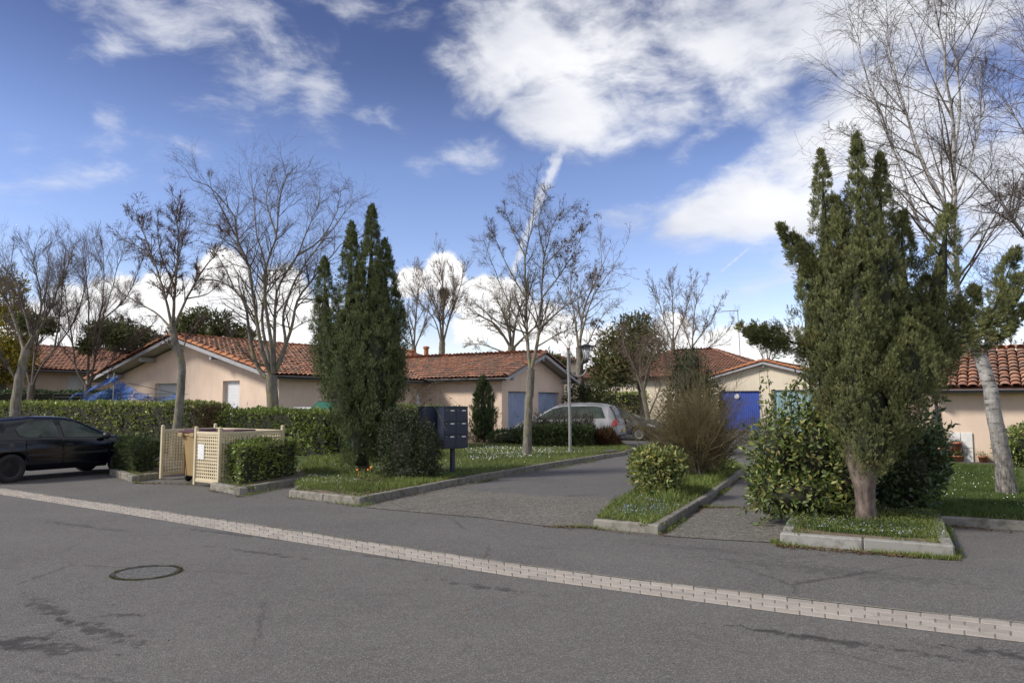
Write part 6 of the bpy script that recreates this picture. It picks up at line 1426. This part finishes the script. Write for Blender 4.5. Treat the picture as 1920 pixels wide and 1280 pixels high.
def build_cypresses():
    Y = 16.7; k = Y / F; base = G(680, 895) * V(1, 1, 0)
    rt = root('italian_cypress', 'tall dark cypress with several narrow tops beside the grey green shrub', 'tree', base); cm = MB()
    cols = [((692, 820, 0), (697, 388, 0), 36, .45), ((652, 790, -.1), (659, 420, .1), 33, .42), ((620, 750, .1), (607, 485, .1), 27, .5), ((724, 770, .1), (722, 452, .1), 33, .45), ((705, 800, -.35), (706, 520, -.1), 42, .5), ((648, 800, -.25), (640, 590, -.2), 38, .5), ((735, 725, 0), (742, 545, .1), 26, .5), ((676, 885, -.1), (676, 690, -.2), 40, .6), ((690, 860, .1), (700, 640, .2), 42, .6), ((608, 700, .2), (598, 560, .2), 18, .5), ((672, 760, -.4), (676, 500, 0), 38, .5), ((728, 790, -.1), (735, 640, -.1), 30, .5)]
    C = [(P(a[0], a[1], Y + a[2]), P(b[0], b[1], Y + b[2]), r * k, pk) for a, b, r, pk in cols]
    v, f = column_sprays(C, 60, (.05, .105), SPRAY2, cm, .06, 24, .38, .5); mesh_obj('crown', v, f, M['cypress_dark'], rt); cm.build('branches', M['cypcore'], rt, True)
    m = MB(); m.tube([base, base + UP * .35, base + V(0, 0, .8)], [.17, .13, .12], 12); m.build('trunk', M['bark_cyp'], rt, True)
    Y = 10.05; k = Y / F; base = G(1625, 988) * V(1, 1, 0)
    rt = root('broad_cypress', 'broad many-topped cypress on a thick bare trunk in the pale kerbed bed', 'tree', base); cm = MB()
    cols = [((1628, 800, .1), (1606, 256, 0), 44, .36), ((1560, 725, .1), (1540, 284, .1), 33, .42), ((1655, 770, .2), (1650, 292, .1), 40, .36), ((1595, 700, -.2), (1567, 372, 0), 40, .45), ((1690, 760, .2), (1692, 400, .2), 40, .45), ((1720, 720, .1), (1738, 520, .1), 46, .5), ((1742, 660, 0), (1781, 382, 0), 30, .5), ((1532, 715, 0), (1519, 480, 0), 34, .5),
            ((1598, 830, -.2), (1580, 520, -.2), 52, .55), ((1668, 830, -.2), (1690, 540, -.2), 60, .58), ((1728, 750, .1), (1735, 560, .1), 50, .5), ((1628, 885, -.25), (1630, 560, -.5), 58, .6), ((1562, 770, -.1), (1545, 580, -.2), 46, .55), ((1630, 885, 0), (1638, 740, 0), 50, .6), ((1700, 760, -.5), (1705, 600, -.5), 50, .5), ((1600, 780, -.5), (1610, 430, -.3), 40, .5), ((1660, 640, -.4), (1640, 400, -.2), 34, .5),
            ((1752, 690, .1), (1772, 560, .1), 38, .5), ((1560, 700, -.3), (1556, 470, -.2), 34, .5)]
    C = [(P(a[0], a[1], Y + a[2]), P(b[0], b[1], Y + b[2]), r * k * 1.1, pk) for a, b, r, pk in cols]
    br = [((1545, 658, 0), (1388, 613, -.1), 13, .55), ((1480, 634, 0), (1400, 630, -.2), 9, .5), ((1560, 575, 0), (1464, 422, 0), 18, .45), ((1520, 505, 0), (1476, 440, .1), 14, .4), ((1750, 660, 0), (1900, 610, -.2), 24, .5), ((1790, 640, 0), (1935, 575, -.3), 25, .55), ((1850, 620, -.2), (1905, 470, -.2), 20, .5), ((1880, 600, -.2), (1950, 500, -.4), 24, .5), ((1800, 600, 0), (1830, 540, 0), 14, .5)]
    CB = [(P(a[0], a[1], Y + a[2]), P(b[0], b[1], Y + b[2]), r * k, pk) for a, b, r, pk in br]
    v, f = merge([column_sprays(C, 98, (.036, .080), SPRAY2, cm, .045, 24, .42, .5), column_sprays(CB, 80, (.04, .085), SPRAY2, cm, .05, 50, .6, .15)]); mesh_obj('crown', v, f, M['cypress'], rt); cm.build('branches', M['cypcore'], rt, True)
    m = MB(); tp = [(1624, 992, .165), (1624, 975, .135), (1623, 945, .122), (1622, 915, .132), (1620, 895, .165), (1620, 870, .215), (1620, 840, .24), (1622, 790, .18)]
    m.tube([P(x, y, Y) if i else base - UP * .05 for i, (x, y, r) in enumerate(tp)], [r for *_, r in tp], 18)
    vv = np.array(m.v); nz = wob3(vv * V(9, 9, 2), 1); ctr = np.array([P(1624, 900, Y)[0], Y, 0]); dd = nrm((vv - ctr) * V(1, 1, 0)); m.v = [tuple(x) for x in vv + dd * (nz * .022)[:, None]]
    m.build('trunk', M['bark_cyp'], rt, True)

LV = [(1, .75, .34, .10, .05, 7, 4, .2), (6, .7, .5, .13, .03, 5, 3, .15), (5, .7, .5, .16, .02, 4, 3, .1)]
def build_bare_trees():
    # the broad bare tree behind the hedge
    bare_tree('bare_tree', 'big grey bare tree with many wide-forking limbs in front of the pink gable house', 25.6, [
        ([(512, 850), (512, 780), (510, 740), (509, 703)], .235, .19, 0),
        ([(508, 712), (487, 695), (470, 645), (461, 577), (442, 547), (412, 527), (371, 523)], .12, .02, 12),
        ([(508, 705), (490, 650), (474, 551), (465, 495), (446, 450), (441, 405), (424, 386), (397, 356), (358, 336), (346, 318)], .11, .012, 24),
        ([(512, 700), (508, 640), (497, 560), (500, 500), (518, 440), (522, 380), (538, 335), (556, 312)], .11, .012, 22),
        ([(514, 700), (515, 600), (522, 540), (556, 480), (582, 420), (598, 385), (603, 350)], .10, .012, 20),
        ([(518, 690), (545, 620), (560, 560), (600, 505), (640, 458), (688, 436)], .10, .012, 18),
        ([(518, 695), (535, 650), (532, 590), (556, 520), (590, 470), (640, 410), (668, 370)], .09, .012, 18),
        ([(508, 690), (491, 600), (500, 520), (483, 440), (473, 370), (465, 318)], .09, .012, 20),
        ([(446, 450), (420, 400), (400, 360), (390, 325)], .045, .01, 12), ([(465, 495), (430, 440), (390, 420), (350, 410)], .045, .01, 12), ([(518, 440), (500, 380), (505, 340), (516, 310)], .05, .01, 12),
        ([(556, 480), (600, 450), (630, 400), (640, 350)], .05, .01, 12), ([(505, 690), (470, 672), (440, 640), (424, 605)], .05, .012, 8), ([(442, 547), (420, 500), (400, 470), (380, 460)], .04, .01, 8), ([(560, 560), (600, 560), (650, 540), (680, 520)], .035, .01, 9), ([(545, 620), (580, 600), (620, 600)], .03, .008, 7)],
        [(1.1, .75, .21, .10, .03, 7, 4, .2), (7, .7, .58, .13, .01, 5, 3, .1), (6, .7, .68, .16, .0, 5, 3, .1)], M['bark'], M['twig'], 11, depth=.55)
    # leaning bare tree behind the bins
    kd = 20.4
    bare_tree('bare_tree', 'bare tree with hanging seed clusters, its trunk leaning up behind the bin enclosure', kd, [
        ([(328, 862), (332, 800), (338, 740), (341, 685), (330, 645), (322, 612)], .135, .09, 0),
        ([(322, 614), (311, 560), (292, 500), (264, 420), (253, 392)], .06, .01, 26), ([(324, 614), (328, 540), (335, 460), (331, 410), (334, 385)], .07, .01, 26), ([(326, 612), (350, 560), (378, 510), (408, 470), (425, 430)], .06, .01, 22),
        ([(320, 614), (290, 585), (245, 560), (205, 530)], .045, .009, 18), ([(340, 672), (348, 640), (370, 606), (392, 590)], .035, .008, 10), ([(338, 668), (310, 640), (270, 610), (215, 592)], .035, .008, 14), ([(311, 560), (330, 500), (345, 440), (350, 400)], .04, .008, 20), ([(292, 500), (270, 470), (235, 450), (215, 430)], .035, .008, 16), ([(350, 560), (390, 550), (420, 520)], .03, .008, 12), ([(328, 540), (300, 470), (295, 400)], .04, .008, 16)],
        [(1, .7, .17, .10, .03, 6, 4, .2), (7, .6, .58, .12, .03, 5, 3, .1), (6, .6, .7, .17, -.03, 4, 3, .1)], M['bark'], M['twig_red'], 12, depth=.6, rmin=.0027,
        extra=lambda rt, tips: mesh_obj('seed_clusters', *scatter(LEAFN, tips[-1].reshape(-1, 3)[::5][:3200], V(0, 0, -1) + rng.normal(size=(len(tips[-1].reshape(-1, 3)[::5][:3200]), 3)) * .3, .055), M['dead_leaf'], rt))
    up = [(1, .5, .21, .07, .08, 7, 4, .15), (8, .45, .6, .09, .07, 5, 3, .1), (6, .5, .7, .12, .05, 5, 3, .1)]
    bare_tree('bare_tree', 'pale trunked bare tree rising behind the roof of the black hatchback', 22.2, [
        ([(20, 862), (26, 790), (32, 740), (41, 690), (48, 655)], .17, .12, 0), ([(46, 660), (30, 610), (10, 560), (-18, 505)], .07, .012, 16), ([(48, 655), (70, 610), (77, 560), (62, 490), (54, 455)], .07, .01, 22), ([(50, 655), (84, 600), (102, 560), (126, 500), (138, 465)], .07, .01, 22), ([(58, 630), (42, 570), (22, 500), (26, 465)], .05, .01, 18), ([(35, 720), (10, 680), (-20, 650)], .05, .01, 10), ([(84, 600), (120, 590), (160, 560)], .03, .008, 10)], up, M['bark'], M['twig'], 13)
    cl = lambda spots, Y, m='evergreen': (lambda rt, tips: [blob_shrub('x', '', '', [(P(x, y, Y + o), r * Y / F, r * Y / F, r * Y / F * .8)], 900, M[m], size=(.1, .25), tpl=LEAFN, core=0, parent=rt, inner=.1) or None for x, y, r, o in spots])
    bare_tree('bare_tree', 'bare tree with an ivy clump, rising right of the pale trunk, behind the hedge', 29.5, [
        ([(57, 800), (57, 750), (60, 722)], .16, .12, 0), ([(58, 725), (48, 690), (40, 640), (20, 560), (6, 475)], .06, .01, 20), ([(62, 722), (75, 690), (102, 655), (140, 600), (166, 510), (164, 462)], .06, .01, 22), ([(60, 725), (66, 660), (85, 560), (90, 460)], .07, .01, 24), ([(102, 655), (112, 590), (118, 520), (124, 465)], .05, .01, 20)], up, M['bark_dark'], M['twig_red'], 14, extra=cl([(52, 605, 22, 0), (88, 612, 18, 0)], 29.5))
    bare_tree('bare_tree', 'multi-stemmed bare tree with a bushy olive clump, behind the blue netting', 30.2, [
        ([(165, 800), (165, 750), (164, 722)], .17, .13, 0), ([(162, 725), (142, 690), (136, 640), (122, 560), (112, 470)], .065, .01, 22), ([(165, 722), (166, 650), (165, 560), (155, 460)], .08, .01, 24), ([(168, 722), (175, 690), (192, 600), (216, 520), (228, 470)], .065, .01, 22), ([(168, 722), (182, 700), (232, 660), (300, 592)], .05, .01, 20), ([(166, 650), (190, 580), (195, 500), (193, 465)], .05, .01, 22), ([(136, 640), (108, 600), (85, 540)], .04, .01, 12), ([(192, 600), (235, 560), (262, 500), (270, 475)], .045, .01, 18)], up, M['bark_dark'], M['twig_red'], 15, extra=cl([(188, 622, 26, 0), (165, 648, 18, 0), (222, 632, 22, 0)], 30.2))
    # tree on the lawn with a few leaves left
    def lastleaves(rt, tips):
        q = np.concatenate([t.reshape(-1, 3) for t in tips[1:]]); m = q[:, 0] > P(1040, 500, 22.5)[0]; q = q[m]; w = rng.permutation(len(q))[:420]; q = q[w]
        v, f = scatter(LEAF, q, V(0, 0, -1) + rng.normal(size=q.shape) * .4, rng.uniform(.06, .12, len(q))); mesh_obj('dead_leaves', v, f, M['dead_leaf'], rt)
    bare_tree('lawn_tree', 'slender bare tree on the daisied lawn, forked low, with last brown leaves', 22.5, [
        ([(988, 858), (990, 790), (994, 725), (996, 692)], .135, .12, 0), ([(995, 695), (989, 640), (986, 560), (985, 480), (1000, 410), (1001, 350)], .085, .01, 28), ([(996, 692), (1008, 640), (1015, 560), (1021, 480), (1034, 430), (1056, 390)], .085, .01, 28),
        ([(988, 640), (960, 580), (932, 520), (905, 445)], .04, .009, 16), ([(986, 560), (952, 500), (920, 425)], .04, .009, 16), ([(1011, 615), (1052, 580), (1100, 545), (1120, 500)], .04, .009, 18), ([(1015, 560), (1060, 500), (1100, 425)], .04, .009, 18), ([(1018, 500), (1078, 440), (1106, 405)], .035, .009, 16), ([(988, 625), (930, 600), (882, 560)], .035, .008, 14), ([(1006, 650), (1060, 620), (1122, 600)], .035, .008, 14), ([(985, 480), (960, 430), (945, 390)], .03, .008, 14), ([(1021, 480), (1010, 420), (1025, 360)], .03, .008, 14)],
        [(1, .7, .19, .10, .03, 6, 4, .15), (7, .65, .58, .13, .02, 5, 3, .1), (6, .65, .7, .16, .0, 5, 3, .1)], M['bark'], M['twig'], 16, depth=.6, extra=lastleaves)
    # birches at the right
    bl = [(1, .6, .30, .07, .03, 8, 4, .2), (7, .6, .55, .12, -.03, 6, 3, .15), (5, .6, .6, .13, -.10, 5, 3, .1)]
    bare_tree('birch', 'leaning white birch with a rough dark base on the right lawn', 12.9, [
        ([(1890, 936), (1880, 860), (1865, 780), (1852, 710), (1838, 668)], .155, .105, 0), ([(1840, 672), (1815, 640), (1800, 570), (1793, 500), (1788, 380), (1787, 240), (1765, 100), (1740, -40)], .085, .012, 26), ([(1793, 500), (1765, 460), (1722, 415), (1672, 270), (1630, 165), (1594, 20)], .045, .008, 22), ([(1790, 430), (1760, 360), (1728, 300), (1706, 235), (1670, 100), (1660, -20)], .045, .008, 22), ([(1845, 690), (1848, 650), (1850, 620)], .04, .03, 3),
        ([(1788, 380), (1820, 300), (1840, 200), (1830, 90)], .03, .007, 16), ([(1722, 415), (1680, 380), (1620, 340)], .025, .006, 14), ([(1787, 300), (1800, 200), (1790, 60), (1800, -30)], .035, .007, 16), ([(1728, 300), (1690, 280), (1610, 260), (1580, 250)], .02, .005, 12), ([(1793, 480), (1830, 440), (1880, 420), (1920, 400)], .03, .007, 14)], bl, M['birch'], M['twig'], 17, depth=.35, rmin=.0026)
    bare_tree('birch', 'second birch at the right edge, its drooping twigs hanging into view', 14.5, [
        ([(2010, 920), (2005, 780), (1990, 640), (1975, 520)], .14, .1, 0), ([(1976, 530), (1950, 480), (1890, 400), (1830, 330), (1780, 300)], .06, .008, 22), ([(1975, 520), (1965, 400), (1940, 300), (1890, 200), (1850, 150)], .06, .008, 24), ([(1975, 520), (1980, 350), (1960, 200), (1930, 80), (1920, 0)], .07, .008, 26), ([(1970, 560), (1930, 590), (1880, 540), (1840, 520)], .04, .008, 22), ([(1965, 400), (1910, 360), (1860, 380)], .04, .007, 18)], bl, M['birch'], M['twig_red'], 18, depth=.35, rmin=.003)
    # ---- trees beyond the roofs
    far = [(1, .5, .32, .07, .08, 7, 4, .15), (7, .5, .5, .11, .05, 5, 3, .15), (5, .6, .5, .15, .04, 4, 3, .1)]
    wide = [(1, .7, .34, .10, .04, 7, 4, .15), (6, .7, .5, .14, .02, 5, 3, .15), (4, .7, .5, .18, .0, 4, 3, .1)]
    nest = lambda rt, tips: blob_shrub('x', '', '', [(P(832, 551, 58), .42, .42, .40)], 700, M['core'], size=(.2, .4), tpl=BLADE, core=.6, parent=rt, inner=.3)
    bare_tree('far_tree', 'tall bare tree holding a round dark nest, beyond the house with chimney pots', 58, [([(828, 740), (828, 680), (829, 640)], .32, .24, 0), ([(829, 645), (822, 590), (800, 540), (788, 510)], .14, .02, 16), ([(829, 640), (832, 570), (828, 520), (824, 488)], .16, .02, 18), ([(830, 645), (845, 590), (862, 540), (870, 500)], .14, .02, 16), ([(829, 650), (815, 600), (790, 570), (770, 540)], .1, .02, 12), ([(832, 600), (850, 560), (850, 500)], .08, .02, 12)], far, M['bark'], M['twig_pale'], 19, rmin=.009, extra=nest)
    bare_tree('far_tree', 'pale bare tree just right of the tall cypress, left of the nest tree', 60, [([(775, 740), (776, 680), (776, 650)], .25, .2, 0), ([(776, 655), (765, 600), (752, 560), (745, 530)], .11, .02, 14), ([(776, 650), (780, 590), (785, 540), (778, 510)], .12, .02, 16), ([(777, 655), (795, 610), (806, 570)], .1, .02, 12), ([(776, 650), (755, 630), (740, 590)], .08, .02, 10)], far, M['bark'], M['twig_pale'], 20, rmin=.009)
    bare_tree('far_tree', 'lichen yellow spreading tree beyond the garage ridge, behind the lawn tree', 52, [([(955, 740), (957, 690), (960, 650)], .36, .28, 0), ([(960, 655), (930, 610), (895, 590), (868, 570)], .16, .02, 16), ([(960, 650), (948, 600), (925, 550), (905, 540)], .15, .02, 16), ([(960, 650), (968, 600), (985, 560), (1010, 540)], .16, .02, 16), ([(960, 655), (995, 620), (1030, 590), (1050, 560)], .14, .02, 16), ([(958, 640), (955, 580), (960, 540)], .12, .02, 14), ([(945, 660), (900, 645), (870, 650)], .08, .02, 10)], wide, M['bark'], M['twig_yel'], 21, rmin=.009)
    bare_tree('far_tree', 'pale grey plane-like tree with upright stems behind the lamp post', 42, [([(1090, 800), (1088, 720), (1086, 650)], .26, .2, 0), ([(1086, 660), (1078, 600), (1070, 540), (1075, 480)], .12, .015, 16), ([(1087, 650), (1095, 580), (1120, 520), (1145, 460)], .11, .015, 16), ([(1088, 690), (1105, 640), (1125, 600), (1150, 570)], .08, .015, 12), ([(1086, 700), (1070, 660), (1045, 630)], .07, .015, 10), ([(1087, 640), (1110, 560), (1150, 500), (1165, 470)], .08, .015, 12)], wide, M['bark'], M['twig_pale'], 22, rmin=.007)
    bare_tree('far_tree', 'upright bare tree behind the weathered hipped roof, left of the aerial', 60, [([(1266, 760), (1264, 680), (1262, 640)], .2, .16, 0), ([(1262, 645), (1245, 600), (1235, 560), (1228, 535)], .09, .015, 14), ([(1262, 640), (1262, 590), (1258, 540), (1255, 520)], .1, .015, 16), ([(1263, 640), (1280, 600), (1292, 560), (1298, 530)], .09, .015, 14), ([(1262, 660), (1240, 630), (1215, 600)], .07, .015, 10)], far, M['bark'], M['twig_pale'], 23, rmin=.009)
    bare_tree('far_tree', 'bare tree leaning right behind the weathered hipped roof, next to the aerial', 58, [([(1296, 760), (1296, 690), (1298, 650)], .18, .14, 0), ([(1298, 655), (1300, 610), (1305, 570), (1318, 540)], .09, .015, 14), ([(1298, 650), (1320, 620), (1340, 590), (1352, 560)], .08, .015, 14), ([(1298, 670), (1330, 650), (1365, 620), (1375, 600)], .07, .015, 12), ([(1298, 660), (1285, 620), (1280, 580)], .07, .015, 10)], far, M['bark'], M['twig_pale'], 24, rmin=.009)
    bare_tree('far_tree', 'low bare tree over the ridge between the aerial and the cream garage', 70, [([(1440, 760), (1440, 700), (1440, 670)], .2, .16, 0), ([(1440, 690), (1420, 650), (1408, 625)], .09, .015, 14), ([(1440, 680), (1436, 640), (1432, 618)], .09, .015, 14), ([(1440, 690), (1462, 650), (1475, 630)], .09, .015, 14), ([(1440, 680), (1450, 640), (1456, 618)], .09, .015, 12)], far, M['bark'], M['twig_pale'], 25, rmin=.011)
    bare_tree('far_tree', 'distant bare tree at the right edge above the tiled house ridge', 60, [([(1895, 760), (1895, 700), (1895, 680)], .2, .16, 0), ([(1895, 690), (1880, 660), (1872, 640)], .08, .015, 12), ([(1895, 690), (1896, 660), (1894, 635)], .08, .015, 12), ([(1895, 690), (1912, 660), (1922, 640)], .08, .015, 12)], far, M['bark'], M['twig_pale'], 26, rmin=.010)
    bare_tree('young_tree', 'young bare tree with grey stems between the cars and the leafless shrub', 33, [([(1218, 850), (1216, 790), (1205, 735)], .13, .1, 0), ([(1206, 738), (1190, 690), (1172, 650), (1165, 610)], .06, .01, 26), ([(1206, 735), (1215, 690), (1235, 640), (1245, 600)], .06, .01, 26), ([(1216, 780), (1240, 720), (1262, 660), (1270, 610)], .06, .01, 30), ([(1218, 800), (1250, 760), (1290, 700), (1330, 660)], .05, .01, 30), ([(1205, 735), (1200, 680), (1210, 640)], .05, .01, 24)], wide, M['bark'], M['twig_pale'], 27, rmin=.005)
def tree_foliage(name, label, base, trunk, blobs, n, mat, size, Y):
    rt = root(name, label, 'tree', base); m = MB()
    for pl, r0, r1 in trunk: pts, _ = resample([P(x, y, Y) for x, y in pl], 10); m.tube(list(pts), list(np.linspace(r0, r1, 10)), 8)
    m.build('trunk', M['bark_dark'], rt, True)
    k = Y / F; blob_shrub('x', '', '', [(P(x, y, Y + o), rx * k, (rx + ry) / 2 * k, ry * k) for x, y, rx, ry, o in blobs], n, mat, size=size, tpl=LEAFN, core=.45, parent=rt, inner=.45, clump=60, out=.5, up=.3, jit=.6) if False else blob_sh(rt, [(P(x, y, Y + o), rx * k, (rx + ry) / 2 * k, ry * k) for x, y, rx, ry, o in blobs], n, mat, size)
    return rt
def blob_sh(rt, blobs, n, mat, size):
    vol = np.array([b[1] * b[3] for b in blobs]); ids = rng.choice(len(blobs), n, p=vol / vol.sum()); C = np.array([b[0] for b in blobs])[ids]; R = np.array([b[1:4] for b in blobs])[ids]
    # clumps of leaves spread through each blob
    nc = max(20, n // 28); cd = nrm(rng.normal(size=(nc, 3))) * rng.uniform(.45, 1.02, nc)[:, None]; w = rng.integers(0, nc, n)
    p = C + (cd[w] + rng.normal(size=(n, 3)) * .12) * R; d = nrm(p - C)
    v, f = scatter(LEAFN, p, d * .5 + UP * .25 + rng.normal(size=p.shape) * .7, rng.uniform(*size, n)); mesh_obj('crown', v, f, mat, rt)
def build_far_green():
    Y = 41; tree_foliage('round_tree', 'round olive brown evergreen tree behind the cars, right of the street lamp', P(1205, 800, Y) * V(1, 1, 0), [([(1205, 830), (1204, 760), (1195, 710), (1180, 660)], .16, .05), ([(1204, 740), (1215, 700), (1222, 650)], .1, .03)], [(1180, 640, 52, 42, 0), (1150, 670, 42, 45, .5), (1205, 655, 42, 40, -.4), (1135, 700, 30, 40, 0), (1195, 610, 30, 25, 0), (1170, 690, 40, 40, -.6)], 9000, M['olive'], (.16, .34), Y)
    Y = 47; tree_foliage('evergreen_tree', 'dark evergreen tree just over the ridge of the pink gable house', P(385, 800, Y) * V(1, 1, 0), [([(385, 800), (385, 640)], .2, .1)], [(385, 612, 52, 34, 0), (350, 625, 34, 26, 0), (428, 628, 36, 22, .5), (460, 632, 28, 16, 0)], 5200, M['evergreen'], (.2, .4), Y)
    Y = 35; tree_foliage('mimosa_tree', 'yellow green mimosa at the left edge behind the bare trees', P(5, 800, Y) * V(1, 1, 0), [([(5, 800), (5, 650)], .16, .06)], [(8, 560, 36, 50, 0), (20, 620, 42, 50, 0), (0, 690, 44, 45, 0), (40, 660, 30, 40, 0)], 6500, M['mimosa'], (.14, .3), Y)
    Y = 44; tree_foliage('conifer_tree', 'dark bushy evergreen over the long house roof, left of the gable', P(265, 800, Y) * V(1, 1, 0), [([(265, 800), (265, 650)], .2, .1)], [(262, 640, 34, 26, 0), (215, 630, 40, 32, 0), (295, 648, 22, 16, 0)], 4200, M['evergreen'], (.2, .4), Y)
    Y = 50; tree_foliage('dark_pine', 'small dark tree at the right foot of the garage gable roof', P(1035, 800, Y) * V(1, 1, 0), [([(1035, 800), (1035, 690)], .15, .08)], [(1028, 682, 24, 22, 0), (1045, 690, 18, 18, 0)], 1600, M['olive'], (.2, .4), Y)
    Y = 36; tree_foliage('ivy_shrub', 'ragged dark green shrub beside the right corner of the twin garage', P(1095, 800, Y) * V(1, 1, 0), [([(1095, 830), (1095, 760)], .08, .05)], [(1080, 745, 24, 30, 0), (1112, 738, 28, 26, 0), (1100, 765, 34, 22, -.5)], 3400, M['evergreen'], (.1, .22), Y)
    Y = 24; tree_foliage('tall_evergreen_shrub', 'tall grey green shrub rising behind the leafless twigs, left of the cream garage', P(1288, 850, Y) * V(1, 1, 0), [([(1290, 860), (1290, 700)], .06, .03)], [(1300, 720, 42, 45, 0), (1275, 770, 40, 50, 0), (1330, 750, 30, 50, 0), (1285, 680, 28, 28, .3)], 4600, M['grey_leaf'], (.08, .17), Y)
build_hedges(); build_shrubs(); build_cypresses(); build_bare_trees(); build_far_green()
